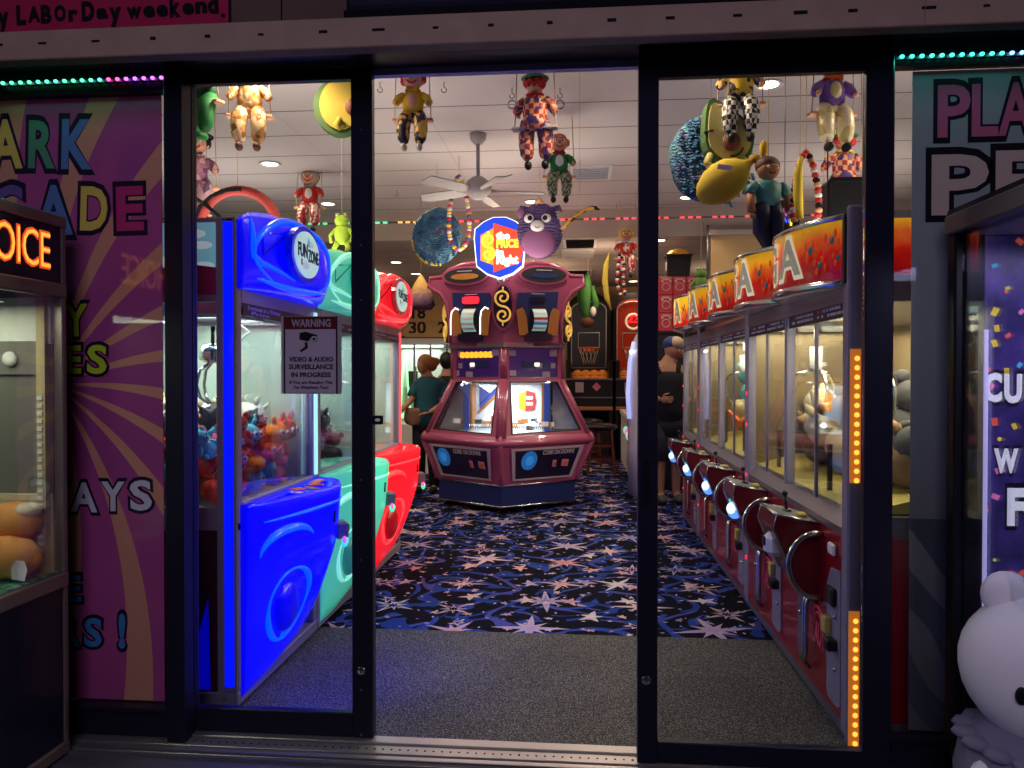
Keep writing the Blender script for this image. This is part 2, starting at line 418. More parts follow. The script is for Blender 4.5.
# bolts down the stiles
b = MB()
for py in (130, 245, 480, 690, 735): b.ell(at(361, py, 3.06), .005, 8, 6)
for py in (300, 560): b.ell(at(361, py, 3.06), .004, 8, 6)
b.build('screws', 'steel', DL)['kind'] = 'structure'
b = MB().box(fx(646, 2.955)-.006, fx(646, 2.955)+.012, 2.95, 2.956, at(646, 505, 2.955).z, at(646, 460, 2.955).z); b.build('finger_pull', 'black_paint', DR)['kind'] = 'structure'

def fixed(name, x0, x1):
    root = thing(name, '', ''); del root['label']; del root['category']; root['kind'] = 'structure'
    b = MB(); Y = 3.0
    b.box(x0, x0+.05, Y, Y+.05, 0.012, HT); b.box(x1-.05, x1, Y, Y+.05, 0.012, HT)
    b.box(x0, x1, Y, Y+.05, .012, .12, .004); b.box(x0, x1, Y-.02, Y+.04, .12, .135); b.box(x0, x1, Y, Y+.05, HT-.10, HT)
    b.build('frame', 'door_dark', root)['kind'] = 'structure'
    MB().box(x0+.05, x1-.05, Y+.02, Y+.026, .12, HT-.09).build('glass', 'door_glass', root)['kind'] = 'structure'
fixed('window_1', -5.5, fx(166, 3.0)+.05); fixed('window_2', fx(893, 3.0)-.05, 5.0)
# jambs
struct('trim_5', MB().box(fx(166, 2.98), fx(184, 2.98), 2.97, 3.05, 0, HT, .004), 'door_dark')
# ================= plush toys (kinds)
def toy_bear(name='plush_bear', nose='dark_ink'):
    r = thing(name, 'x', 'plush toy')
    b = MB(); b.ell((0, 0, .05), (.05, .045, .052), 12, 9)
    for sx in (-1, 1):
        b.ell((sx*.045, -.02, .03), (.02, .03, .018), 8, 6, Matrix.Rotation(.3*sx, 3, 'Z')); b.ell((sx*.05, -.01, .07), (.016, .018, .03), 8, 6, Matrix.Rotation(-.7*sx, 3, 'Y'))
    b.build('body', 'plush_fabric', r)
    h = MB(); h.ell((0, -.005, .13), (.042, .038, .038), 12, 9); h.ell((0, -.04, .122), (.018, .014, .014), 8, 6)
    for sx in (-1, 1): h.ell((sx*.036, 0, .165), (.016, .01, .016), 8, 6)
    h.build('head', 'plush_fabric', r)
    e = MB().use('dark_ink'); e.ell((0, -.054, .126), .006, 6, 5)
    for sx in (-1, 1): e.ell((sx*.017, -.04, .14), .005, 6, 5)
    e.build('face', None, r); return r
def toy_ball(name='plush_ball'):
    r = thing(name, 'x', 'plush toy')
    b = MB(); b.ell((0, 0, .06), (.066, .062, .06), 14, 10); b.build('body', 'plush_fabric', r)
    e = MB().use('white_card')
    for sx in (-1, 1): e.ell((sx*.022, -.056, .075), (.015, .008, .017), 8, 6)
    e.use('dark_ink')
    for sx in (-1, 1): e.ell((sx*.02, -.064, .075), (.006, .004, .008), 6, 5)
    e.tube(arc((0, -.058, .06), .024, PI*1.15, PI*1.85, 7), .003, 5)
    e.build('face', None, r)
    t = MB()
    for sx in (-1, 1): t.tube([(sx*.03, 0, .11), (sx*.05, 0, .14), (sx*.045, 0, .155)], [.014, .012, .003], 6)
    t.build('horns', 'plush_fabric', r); return r
def toy_fish(name='plush_fish'):
    r = thing(name, 'x', 'plush toy')
    b = MB(); b.loft([[(x, w*math.cos(a), .05+h*math.sin(a)) for a in [2*PI*k/10 for k in range(10)]] for x, w, h in ((-.09, .008, .008), (-.075, .03, .03), (-.03, .045, .05), (.02, .04, .045), (.06, .018, .02), (.075, .01, .012))])
    b.build('body', 'plush_fabric', r)
    f = MB(); f.prism([(0, 0), (.05, .05), (.04, 0), (.05, -.045)], (.065, -.006, .05), (1, 0, 0), (0, 0, 1), (0, .012, 0)); f.prism([(-.03, 0), (.0, .035), (.03, 0)], (-.0, -.005, .092), (1, 0, 0), (0, 0, 1), (0, .01, 0)); f.split('fin', 'plush_fabric', r)
    e = MB().use('white_card').ell((-.06, -.03, .065), .011, 8, 6).use('dark_ink').ell((-.065, -.04, .066), .005, 6, 5); e.build('eye', None, r); return r
def toy_star(name='plush_starfish'):
    r = thing(name, 'x', 'plush toy'); b = MB()
    n = 5; rg = []
    for (q, y) in ((.0, -.03), (.6, -.024), (1., 0), (.6, .024), (.0, .03)):
        rg.append([((.085 if k % 2 == 0 else .04)*q*math.sin(PI*k/n), y, .07+(.085 if k % 2 == 0 else .04)*q*math.cos(PI*k/n)) for k in range(2*n)])
    b.loft(rg, False, False); b.build('body', 'plush_fabric', r)
    e = MB().use('dark_ink')
    for sx in (-1, 1): e.ell((sx*.016, -.03, .08), (.005, .004, .008), 6, 5)
    e.build('face', None, r); return r
PROTO = {}
def toy(kind, loc, col, label, group, sc=1., rot=(0, 0, 0)):
    mk = {'bear': toy_bear, 'ball': toy_ball, 'fish': toy_fish, 'star': toy_star}[kind]
    if kind not in PROTO: o = PROTO[kind] = mk()
    else: o = copy_tree(PROTO[kind])
    o.location = loc; o.rotation_euler = rot; o.scale = (sc,)*3; o['label'] = label; o['group'] = group
    for c in o.children: c.color = lin(col)
    return o
_ch = {}
CNAME = {'E0452C': 'red', 'F07820': 'orange', 'D84C88': 'pink', 'E8D048': 'yellow', '58A8B8': 'teal', '3C6898': 'blue', 'E0DCD0': 'white', '3C3A40': 'black', '7CB850': 'green', 'A080C0': 'purple', '8A6A48': 'brown', 'D8C898': 'cream'}
def pile(x0, x1, y0, y1, z0, n, cols, where, sc=(1., 1.4), layers=3, face=(0, 1), kinds=('bear', 'ball', 'ball', 'fish', 'star')):
    """a heap: jittered grid in layers that step back from the glass"""
    per = max(1, n//layers); k = 0
    for L in range(layers):
        nx = max(1, int(math.sqrt(per*(x1-x0)/(y1-y0)))); ny = max(1, math.ceil(per/nx))
        for i in range(nx):
            for j in range(ny):
                if k >= n: return
                k += 1
                x = x0+(i+.5+R.uniform(-.3, .3))*(x1-x0)/nx; y = y0+(j+.5+R.uniform(-.3, .3))*(y1-y0)/ny
                c = R.choice(cols[min(L, len(cols)-1)]); kd = R.choice(kinds)
                toy(kd, (x, y, z0+L*.105+R.uniform(0, .03)), c, '%s plush %s in the heap of prizes %s' % (CNAME[c], {'bear': 'bear', 'ball': 'round monster', 'fish': 'fish', 'star': 'starfish'}[kd], where), '%s plush %s %s' % (CNAME[c], {'bear': 'bears', 'ball': 'round monsters', 'fish': 'fish', 'star': 'starfish'}[kd], where), R.uniform(*sc), (R.uniform(-.6, .6), R.uniform(-.6, .6), R.uniform(.4, 2.4)))

# ================= left row
def led_plastic(name, base, g1, e1):
    m, t = newmat(name); b = t.bsdf(lin(base), .22, 0, lin(g1), e1, .5, coat=.4)
led_plastic('blue_shell', '0008B8', '0000FF', .8); led_plastic('blue_rib', '1060FF', '0058FF', .8); led_plastic('blue_deep', '0000A0', '0000B8', .6)  # rib and deep tones paint relief highlights and recess shade into one plastic
led_plastic('mint_shell', '60D8B8', '48C8A0', .50); led_plastic('mint_rib', 'A0F8DC', '90F0CC', .75); led_plastic('mint_deep', '308878', '2C8470', .4)
led_plastic('red_shell', 'E02030', 'F01828', .62); led_plastic('red_rib', 'FF5050', 'FF3C40', .9); led_plastic('red_deep', '901018', '980814', .5)
glow('blue_led', '0010FF', 1.3); glow('mint_led', 'A8F0DC', .9); glow('red_led', 'FF5058', .9); glow('inner_light', 'F4FFF0', 3.2)
M('lav_frame', '8F8AA0', .4, .4); M('sign_white', 'E8EEE8', .5); glow('badge_glow', 'BEE8DC', .55); M('badge_ink', '10204C', .5)
M('maroon_strip', '3A1A24', .5); glow('sky_print', '78B8C8', .35); glow('cloud_print', 'C8DCE0', .35); M('magenta_print', '8C2050', .6)
M('mirror_back', 'B8C8BC', .3, .3); glow('rainbow_a', '30E0A0', 1.); glow('rainbow_b', 'E060C0', .9); glow('rainbow_c', '50A0FF', 1.)
M('paper_lilac', 'A8A0C0', .7)

def left_claw(Y0, W, key, col, label):
    XL = -1.50; D = .95
    r = thing('claw_machine', label, 'claw machine', (XL, Y0, 0), 0, 'claw machines down the left side')
    sh, rb_, dp, led = key+'_shell', key+'_rib', key+'_deep', key+'_led'
    H0, H1, G0, G1 = 1.88, 2.19, .93, 1.82
    # cabinet body behind the shell
    b = MB().use('lav_frame')
    b.box(-D, 0, 0, W, .03, .09, .005).box(-.05, 0, 0, .055, .09, H1, .006).box(-.05, 0, W-.055, W, .09, H1, .006)
    b.box(-D, -D+.05, 0, .05, .09, H1, .005).box(-D, -D+.05, W-.05, W, .09, H1, .005)
    b.box(-D, 0, .0, W, H1-.02, H1, .004).box(-D, 0, 0, W, G0-.12, G0-.09).box(-.045, .002, .055, W-.055, G0-.09, G0, .006).box(-.04, .0, .055, W-.055, H0-.08, H0+.02)
    b.box(-D, -.05, .0, .03, G0-.09, G0-.02).box(-D, -.05, 0, .03, G1-.0, G1+.03)
    b.box(-.088, -.05, .0, .03, .09, H1, .004).box(-.088, -.056, -.012, 0, .06, H1, .004).box(-.012, .002, -.012, 0, .06, H1, .003)
    b.build('frame', None, r)
    MB().use(col if False else 'mirror_back').box(-D, -D+.02, .05, W-.05, G0-.09, H1-.02).box(-D+.02, -.05, W-.03, W-.02, G0-.09, G1).build('back_panel', None, r)
    b = MB().use('maroon_strip').box(-D+.05, -.088, .01, .02, .09, G0-.09).use('magenta_print').prism([(-.7, .1), (-.3, .8), (-.2, .8), (-.35, .1)], (0, .01, 0), (1, 0, 0), (0, 0, 1), (0, -.003, 0)).use('blue_deep').prism([(-.25, .1), (-.14, .5), (-.13, .1)], (0, .01, 0), (1, 0, 0), (0, 0, 1), (0, -.003, 0))
    b.build('lower_side_panel', None, r)
    # mural on the upper end panel
    b = MB().use('sky_print').box(-D+.05, -.088, .008, .02, G1+.03, H1-.02).use('cloud_print')
    for (x, z, w) in ((-.2, 2.12, .06), (-.16, 2.07, .05), (-.3, 2.0, .07), (-.22, 2.04, .04), (-.15, 1.98, .05), (-.5, 2.06, .09), (-.66, 2.0, .07), (-.42, 2.11, .05)): b.ell((x, .008, z), (w, .004, w*.35), 12, 6)
    b.use('magenta_print').prism([(-.85, 1.84), (-.09, 1.84), (-.09, 1.97), (-.2, 1.985), (-.28, 1.95), (-.38, 1.99), (-.5, 1.95), (-.6, 2.0), (-.7, 1.95), (-.85, 1.98)], (0, .005, 0), (1, 0, 0), (0, 0, 1), (0, -.002, 0))
    b.build('mural_panel', None, r)
    MB().box(-.03, -.022, .055, W-.055, G0, G1).build('front_glass', 'clear_glass', r)
    MB().box(-D+.05, -.088, .012, .018, G0-.02, G1).build('side_glass', 'clear_glass', r)
    MB().box(-D+.02, -.03, .03, W-.03, G0-.1, G0-.07).build('prize_floor', 'white_plastic', r)
    b = MB().use('inner_light').box(-D+.03, -D+.06, .08, W-.08, G1-.03, G1); b.build('light_tube', None, r)
    # led column on the near end and white tube at the far post
    b = MB().use(led).box(-.054, -.013, -.012, .0, .12, H1-.02, .003); b.build('led_column', None, r)
    MB().use('mint_led' if key == 'blue' else led).box(.0, .014, W-.05, W-.015, G0, H0-.03, .004).build('led_edge', None, r)
    # printed strip
    b = MB().use('maroon_strip').box(-.012, .004, .06, W-.06, G1-.055, G1-.0).use('paper_lilac')
    b.text('Everyone is a Winner', (.0045, .30, G1-.018), (0, 1, 0), (0, 0, 1), .03, .38, .001)
    b.text('ANY PRIZE IS WORTH THE PLAY', (.0045, W-.28, G1-.03), (0, 1, 0), (0, 0, 1), .018, .34, .001)
    b.text('Prize', (.0045, .25, G1-.042), (0, 1, 0), (0, 0, 1), .024, .2, .001)
    b.build('printed_strip', None, r)
    # header shell
    def skew(v): return (max(0., v)/.7)**.75 if v < .7 else math.sqrt(max(0., 1-((v-.7)/.3)**2))
    def hs(v, z):      # v 0..1 along width, z 0..1 height -> bulge
        pv = skew(v); pz = max(0., 1-abs(2*z-1)**3.)
        return .01+.135*pv*pz**.5
    zt = lambda v: 2.205+.075*max(0, 1-((v-.5)/.5)**2)-.06*max(0, (v-.85)/.15)**2-.03*max(0, (.08-v)/.08)**2
    def hp(v, z, o=0.): return Vector((hs(v, z)+o, .01+v*(W-.02), H0+z*(zt(v)-H0)))
    nv, nz = 26, 14; rings = []
    for i in range(nz+1):
        z = i/nz; rings.append([hp(j/nv, z) for j in range(nv+1)]+[Vector((-.04, W-.01, H0+z*(zt(1)-H0))), Vector((-.04, .01, H0+z*(zt(0)-H0)))])
    b = MB().use(sh).loft(rings); head = b.build('header_shell', None, r)
    b = MB().use(rb_)
    b.tube([hp(.5+.36*math.cos(a)*(1 if math.cos(a) > 0 else 1.15), .5+.44*math.sin(a)) for a in [2*PI*k/40 for k in range(40)]], [.012+.008*math.sin(2*PI*k/40*1.) for k in range(40)], 7, True)
    b.tube([hp(.08, .95-.75*k/12, .002) if k < 9 else hp(.08+.06*(k-8), .95-.75*9/12-.03*(k-8)) for k in range(15)], [.004+.012*math.sin(PI*k/14) for k in range(15)], 7)
    b.tube([hp(.12+.7*k/14, .16-.06*math.sin(PI*k/14)) for k in range(15)], [.004+.016*math.sin(PI*k/14) for k in range(15)], 7)
    b.build('ridges', None, head)
    b = MB().use(dp)
    b.tube([hp(.22+.14*math.cos(a), .66+.16*math.sin(a)+.1*math.cos(a), .0) for a in (0, 2.1, 4.2)], .008, 6, True); b.build('recess', None, head)
    # oval badge
    cb = hp(.50, .55, .012); b = MB().use(dp)
    Mx = Matrix.Rotation(PI/2, 3, 'Y') @ Matrix.Scale(1., 3)
    def ov(rz, ry, x0, x1, mt):
        q = [(ry*math.cos(2*PI*k/32), rz*math.sin(2*PI*k/32)) for k in range(32)]
        b.use(mt).prism(q, (cb.x+x0, cb.y, cb.z), (0, 1, 0), (0, 0, 1), (x1-x0, 0, 0))
    ov(.14, .20, -.03, .004, dp); ov(.115, .17, -.0, .012, 'badge_glow')
    bd = b.build('badge', None, r)
    b = MB().use('badge_ink').text('FUN', (cb.x+.013, cb.y-.075, cb.z+.01), (0, 1, 0), (0, 0, 1), .09, .13, .002, .035).text('ZONE', (cb.x+.013, cb.y+.075, cb.z-.005), (0, 1, 0), (0, 0, 1), .085, .15, .002, .035)
    b.use('cloud_print').ell((cb.x+.012, cb.y-.03, cb.z-.055), (.002, .05, .02), 10, 6).ell((cb.x+.012, cb.y+.05, cb.z+.06), (.002, .04, .016), 10, 6).use('sky_print').prism([(0, 0), (.03, .05), (.05, .0)], (cb.x+.012, cb.y-.02, cb.z+.04), (0, 1, 0), (0, 0, 1), (.002, 0, 0))
    b.use('magenta_print').box(cb.x+.012, cb.x+.014, cb.y-.095, cb.y-.08, cb.z-.06, cb.z-.03)
    b.build('lettering', None, bd)
    # hopper shell
    def pr(z): # protrusion at height
        return .02+.19*min(1, max(0, (z-.06)/.52))**.62+.02*max(0, (z-.6)/.3)
    def sp(v, z, o=0.):
        s_ = skew(v)
        return Vector((.0+(pr(z)+o)*s_, .03+v*(W-.06), z+(1-(z-.06)/.84)*.34*v**3))
    zs = [.06+.84*(i/16) for i in range(17)]; rings = []
    nv = 30
    for z in zs: rings.append([sp(j/nv, z, -.012 if z < .08 else 0) for j in range(nv+1)])
    rim = [sp(j/nv, .9, -.01)+Vector((0, 0, .018)) for j in range(nv+1)]; rings.append(rim)
    inn = [Vector((max(.012, p.x-.028), .03+(W-.06)/2+(p.y-.03-(W-.06)/2)*.93, .90)) for p in rim]; rings.append(inn)
    rings.append([Vector((p.x*.92, p.y, .872)) for p in inn])
    b = MB().use(sh).loft(rings, True, True); hop = b.build('hopper_shell', None, r)
    b = MB().use(rb_)
    b.tube([sp(.34+.17*math.cos(a), .38+.17*math.sin(a), .0) for a in [2*PI*k/36 for k in range(36)]], [.007+.012*max(0, math.sin(2*PI*k/36*2+.5)) for k in range(36)], 7, True)
    b.tube([sp(.3+.2*math.cos(a), .66+.1*math.sin(a), .0) for a in [PI*.1+PI*.9*k/14 for k in range(15)]], [.003+.02*math.sin(PI*k/14) for k in range(15)], 7)
    b.tube([sp(.12+.75*k/16, .82, .0) for k in range(17)], [.003+.007*math.sin(PI*k/16) for k in range(17)], 6)
    b.tube([sp(.3+.13*k/9, .22+.03*math.sin(k/9*PI), .0) for k in range(10)], [.003+.016*math.sin(PI*k/9) for k in range(10)], 6)
    b.build('ridges', None, hop)
    b = MB().use(dp); b.ell(sp(.34, .38, -.055), (.07, .12, .14), 16, 10); b.build('round_recess', None, hop)
    c = sp(.68, .73, .0); b = MB().use('dark_ink').box(c.x-.005, c.x+.006, c.y-.006, c.y+.006, c.z-.03, c.z+.03).box(c.x-.005, c.x+.006, c.y-.006, c.y+.03, c.z+.02, c.z+.03)
    b.build('coin_mark', None, hop)
    # card reader, lit
    c = sp(.78, .60, .0); e = MB().use('grey_metal'); Mr = Matrix.Translation(c) @ Matrix.Rotation(.5, 4, 'Z')
    e.box(-.02, .05, -.05, .05, -.04, .05, .012, Mr); e.use('black_gloss').box(.048, .054, -.035, .035, -.005, .035, 0, Mr)
    cr = e.build('card_reader', None, r)
    e = MB().use('rainbow_a').ell(c+Vector((.045, -.02, -.055)), (.018, .03, .03), 10, 8).use('rainbow_b').ell(c+Vector((.05, -.045, -.04)), (.012, .014, .02), 8, 6).use('rainbow_c').ell(c+Vector((.04, .03, -.06)), (.014, .014, .018), 8, 6)
    e.build('reader_light', None, cr)
    # claw gantry
    g = MB().use('steel').box(-D+.05, -.08, W*.45, W*.45+.03, G1-.06, G1-.03).box(-.55, -.45, .08, W-.08, G1-.05, G1-.02)
    gx, gy = -.26, W*.3
    g.box(gx-.06, gx+.06, gy-.06, gy+.06, G1-.09, G1-.03, .01).use('black_paint').rod((gx, gy, G1-.09), (gx, gy, G1-.2), .01).use('chrome').lathe([(.0, .07), (.045, .06), (.06, .03), (.06, -.01), (.02, -.03), (0, -.03)], (gx, gy, G1-.24), 14)
    gn = g.build('gantry', None, r)
    g = MB().use('chrome')
    for k in range(3):
        a = k*2.094+.3; d = Vector((math.cos(a), math.sin(a), 0)); o_ = Vector((gx, gy, G1-.27))
        g.tube([o_+d*.03, o_+d*.09+Vector((0, 0, -.03)), o_+d*.115+Vector((0, 0, -.1)), o_+d*.09+Vector((0, 0, -.16)), o_+d*.03+Vector((0, 0, -.19))], .008, 6)
    g.build('claw_prongs', None, gn)
    MB().use('black_paint').tube([(gx, gy, G1-.06), (gx+.08, gy+.1, G1-.16), (gx+.05, gy+.3, G1-.1), (gx-.1, gy+.5, G1-.04)], .006, 6).build('cable', None, gn)
    return r
LY = (3.26, 4.31, 5.36)
left_claw(LY[0], 1.03, 'blue', 'x', 'claw machine with glowing deep blue shell, nearest on the left row')
left_claw(LY[1], 1.03, 'mint', 'x', 'claw machine with glowing mint green shell, between blue and red ones')
left_claw(LY[2], 1.0, 'red', 'x', 'claw machine with glowing red shell, beyond the mint one')
XL = -1.50
w1, w2, w3 = 'in the blue claw machine', 'in the mint claw machine', 'in the red claw machine'
pile(XL-.86, XL-.10, LY[0]+.12, LY[0]+.95, .90, 160, [['E0452C', '58A8B8', 'D84C88', 'E8D048', '3C6898', 'E0452C'], ['E0452C', 'D84C88', 'F07820', 'E0452C', '58A8B8'], ['E0452C', 'F07820', 'D84C88', 'E0452C', '58A8B8'], ['E0DCD0', '3C3A40', 'D8C898']], w1, layers=4, sc=(.85, 1.12))
pile(XL-.8, XL-.11, LY[1]+.14, LY[1]+.93, .90, 56, [['E0DCD0', '58A8B8', '3C3A40'], ['E0DCD0', '3C3A40', 'D8C898', 'A080C0'], ['E0DCD0', '7CB850', '3C3A40']], w2, sc=(1.0, 1.35))
pile(XL-.75, XL-.14, LY[2]+.16, LY[2]+.85, .86, 18, [['7CB850', 'E0DCD0', 'D8C898'], ['7CB850', 'D8C898']], w3, layers=2, sc=(1.2, 1.6))
# small prizes in the blue hopper
for i in range(9):
    x = XL+.055+.07*R.random(); y = LY[0]+.50+.045*i+R.uniform(-.02, .02); c = ['D84C88', 'E0DCD0', 'F07820', '58A8B8', 'E8D048', 'E0452C'][i % 6]
    mm = mat('packet_'+CNAME[c], c, .35)
    b = MB().box(-.035, .035, -.022, .022, 0, .01, .004).box(-.04, -.033, -.02, .02, .002, .008).box(.033, .04, -.02, .02, .002, .008)
    o = b.build('prize_packet', mm, None, (x, y, .880+i % 3*.013)); o.rotation_euler = (R.uniform(-.2, .2), R.uniform(-.2, .2), R.uniform(0, 3))
    tag(o, '%s wrapped candy packet lying in the tray of the blue claw machine' % CNAME[c], 'candy packet', 'candy packets in the blue tray')
# ================= right row
def sign_mat(name, L):
    m, t = newmat(name); x = t.sep(t.obj()); z = t.m('DIVIDE', t.m('SUBTRACT', x[2], 1.92*S), .28*S)
    nz = t.n('TexNoise', i={'Vector': t.obj(), 'Scale': 14., 'Detail': 2.})
    zz = t.m('ADD', z, t.m('MULTIPLY', t.m('SUBTRACT', nz.outputs[0], .5), .35))
    c = t.ramp(zz, [(0., '9A0A08'), (.3, 'C81C0A'), (.5, 'E0601A'), (.68, 'F0A818'), (1., 'F0C020')])
    b = t.bsdf(c, .25, 0, c, L, coat=.3)
sign_mat('claw_sign', .42); sign_mat('claw_sign_bright', .95)
M('silver_letter', 'A8A890', .4, .2, '88886C', .35); M('cream_outline', 'F0E8C8', .5, 0, 'D8D0A8', .5); M('paw_orange', 'D85010', .5, 0, 'C04810', .3); M('paw_teal', '2A6878', .5, 0, '205868', .3)
glow('amber_led', 'FFA038', 2.6); glow('amber_diffuser', 'D07828', .55); glow('red_dot', 'FF1030', 2.2); glow('globe_blue', '5890FF', 1.5); glow('globe_white', 'D0E8FF', 1.6); glow('globe_green', '60D8A0', .8)
M('post_lav', '8A849A', .45, .3); M('sill_metal', '85808C', .35, .7); M('print_black', '16131C', .4); M('yellow_plate', 'B0A050', .5); M('bright_red', '86101E', .3, coat=.4)
M('decal_white', 'C8C8D8', .5); M('decal_pink', 'D05060', .5); M('mirror_warm', '9A8A70', .25, .6)
XR = 1.072
def right_claw(Y0, bays, BW, bright, label, led_post=False, marq=((1.885, 2.125),)):
    L = bays*BW; D = .9
    r = thing('claw_machine', label, 'claw machine', (XR, Y0, 0), 0, 'red claw machines down the right side')
    b = MB().use('sill_metal').box(0, D, 0, L, .03, .1, .004)
    b.prism([(0, .84), (.0, .87), (.055, .93), (D, .93), (D, .84)], (0, 0, 0), (1, 0, 0), (0, 0, 1), (0, L, 0))
    b.box(-.004, D, 0, L, 1.79, 1.87, .004); b.build('chassis', None, r)
    b = MB().use('bright_red').box(.0, D, 0, L, .1, .84); b.box(-.004, .0, .0, L, .085, .10); b.build('base_cabinet', None, r)
    b = MB().use('post_lav')
    for k in range(bays+1):
        w = .055 if k in (0, bays) else .03
        y = min(max(k*BW, w/2), L-w/2); b.box(-.006, .045, y-w/2, y+w/2, (.05 if k in (0, bays) else .93), (1.93 if k in (0, bays) else 1.8), .005)
    b.box(D-.05, D, 0, .05, .93, 1.9).box(D-.05, D, L-.05, L, .93, 1.9); b.build('posts', None, r)
    if led_post:
        b = MB().use('post_lav').box(-.012, .05, -.035, .0, .02, 2.17, .008); p = b.build('corner_post', None, r)
        b = MB().use('amber_diffuser').box(-.006, .044, -.040, -.034, .02, .56).box(-.006, .044, -.040, -.034, 1.07, 1.60).use('amber_led')
        for z0, z1 in ((.035, .56), (1.08, 1.6)):
            n = int((z1-z0)/.036)
            for i in range(n): b.ell((.019, -.042, z0+i*(z1-z0)/n), (.010, .006, .010), 8, 6)
        b.build('led_strip', None, p)
    # glass panes with black printed band on top
    for k in range(bays):
        y0, y1 = k*BW+.03, (k+1)*BW-.03
        for (a, c) in ((y0, (y0+y1)/2-.008), ((y0+y1)/2+.008, y1)):
            MB().box(.012, .018, a, c, .935, 1.80).build('glass_pane', 'clear_glass', r)
        b = MB().use('post_lav').box(.008, .022, (y0+y1)/2-.008, (y0+y1)/2+.008, .935, 1.8).use('print_black').box(.006, .011, y0, y1, 1.735, 1.80)
        b.use('decal_white')
        for (q0, q1, c) in ((y0+.05, (y0+y1)/2-.03, 'decal_white'), ((y0+y1)/2+.03, y1-.05, 'decal_white')):
            for (zz, n) in ((1.78, 9), (1.757, 12)):
                w = (q1-q0)*.9/n
                for i in range(n):
                    if R.random() < .85: b.use('decal_pink' if (zz > 1.77 and i % 9 > 6) else 'decal_white').box(.0045, .0062, q0+i*(q1-q0)/n, q0+i*(q1-q0)/n+w*R.uniform(.5, .95), zz-.006, zz+.006)
        b.build('mullion', None, r)
    MB().box(.07, D-.06, .008, .014, .935, 1.80).build('end_glass', 'clear_glass', r)
    MB().use('mirror_warm').box(D-.04, D-.02, .05, L-.05, .93, 1.8).box(.05, D-.04, L-.03, L-.02, .93, 1.8).build('back_panel', None, r)
    MB().use('yellow_plate').box(.3, D-.05, .04, L-.04, .935, 1.0).prism([(.06, .935), (.3, .935), (.3, 1.0)], (0, .04, 0), (1, 0, 0), (0, 0, 1), (0, L-.08, 0)).build('prize_floor', None, r)
    MB().use('inner_light').box(.06, .1, .1, L-.1, 1.77, 1.79).build('light_tube', None, r)
    MB().use('sill_metal').box(.03, D-.03, .03, L-.03, 1.79, 1.81).build('top_panel', None, r)
    for k in range(bays):
        yc = (k+.5)*BW; hw = BW/2-.03; n = 18; za, zb = marq[k]; zm = (za+zb)/2; hs_ = (zb-za)/.28
        def mp(v, o=0.): return Vector((-.005-(.145+o)*max(0., 1-abs(v)**2.2), yc+v*(hw+o*.3)))
        # curved marquee
        ring = lambda z, o: [Vector((*mp(-1+2*j/n, o), z)) for j in range(n+1)]+[Vector((.06, yc+hw, z)), Vector((.06, yc-hw, z))]
        b = MB().use('claw_sign_bright' if bright[k] else 'claw_sign').loft([ring(za, 0), ring(zb, 0)], smooth=False)
        mq = b.build('marquee', None, r)
        b = MB().use('chrome').loft([ring(za-.035, -.03), ring(za-.025, .014), ring(za, .014)]).loft([ring(zb, .014), ring(zb+.02, .014), ring(zb+.024, 0)])
        b.build('trim_rail', None, mq)
        # GA lettering follows the curve; paw-like claws at the near side
        def wrap(p):     # p.x along, p.z up, p.y thickness
            v = (p.x-yc)/hw; q = mp(v); return Vector((q.x-.003-p.y, p.x, p.z))
        for (ch, yy, w) in (('C', .30, .12), ('A', .05, .24)):
            pass
        def outline_letter(ch, off, w, h, z, grow):
            t_ = MB(); t_.text(ch, (0, 0, 0), (1, 0, 0), (0, 0, 1), h, w, .003, grow)
            # text faces -y (u x v = -y); world +y runs away, so x is mirrored onto the curve
            t_.v = [(yc+off-p[0], -p[1], p[2]+z) for p in t_.v]
            # refine long edges is not needed: letters are short pieces of the arc
            t_.f = [f[::-1] for f in t_.f]; t_.warp(wrap); return t_
        for (ch, off, w) in (('A', -.12, .21), ('G', .14, .2)):
            o1 = outline_letter(ch, off, w*1.16, .30*hs_, zm, .06); o1.v = [tuple(p) for p in o1.v]; o1.use('cream_outline'); o1.mi = [0]*len(o1.f); o1.build('letter_outline', None, mq)
            o2 = outline_letter(ch, off, w, .265*hs_, zm, .02); o2.use('silver_letter'); o2.mi = [0]*len(o2.f); o2.v = [(p[0]-.003, p[1], p[2]) for p in o2.v]; o2.build('letter', None, mq)
        b = MB()
        for (dy, dz, s_) in ((-.28, zm+.02, 1.2), (-.385, zm+.045, 1.1), (-.33, zm-.05, 1.), (-.41, zm-.03, .8)):
            for a in range(4):
                an = a*1.57+.5; p = Vector((yc+dy+.028*s_*math.cos(an), 0, dz+.028*s_*math.sin(an))); w = wrap(p); b.use('paw_orange').ell(w, (.004, .016*s_, .018*s_), 8, 6)
            w = wrap(Vector((yc+dy, 0, dz))); b.use('paw_teal').ell(w, (.007, .02*s_, .016*s_), 8, 6)
        b.build('printed_crabs', None, mq)
        MB().use('black_paint').box(-.02, .06, yc-hw-.035, yc-hw-.004, za-.02, zb+.02, .004).build('side_bracket', None, mq)
        # control box
        y0 = k*BW+.37; bx = -.185
        b = MB().use('red_panel').prism([(0, .83), (bx, .865), (bx-.012, .80), (bx+.09, .56), (0, .46)], (0, y0, 0), (1, 0, 0), (0, 0, 1), (0, .3, 0))
        cb_ = b.build('control_box', None, r)
        e = MB().use('chrome')
        for yy in (y0-.004, y0+.298): e.tube([(0, yy+.003, .832), (bx, yy+.003, .867), (bx-.012, yy+.003, .80), (bx+.09, yy+.003, .56)], .007, 6)
        e.tube([(bx, y0, .867), (bx, y0+.3, .867)], .007, 6); e.build('edge_trim', None, cb_)
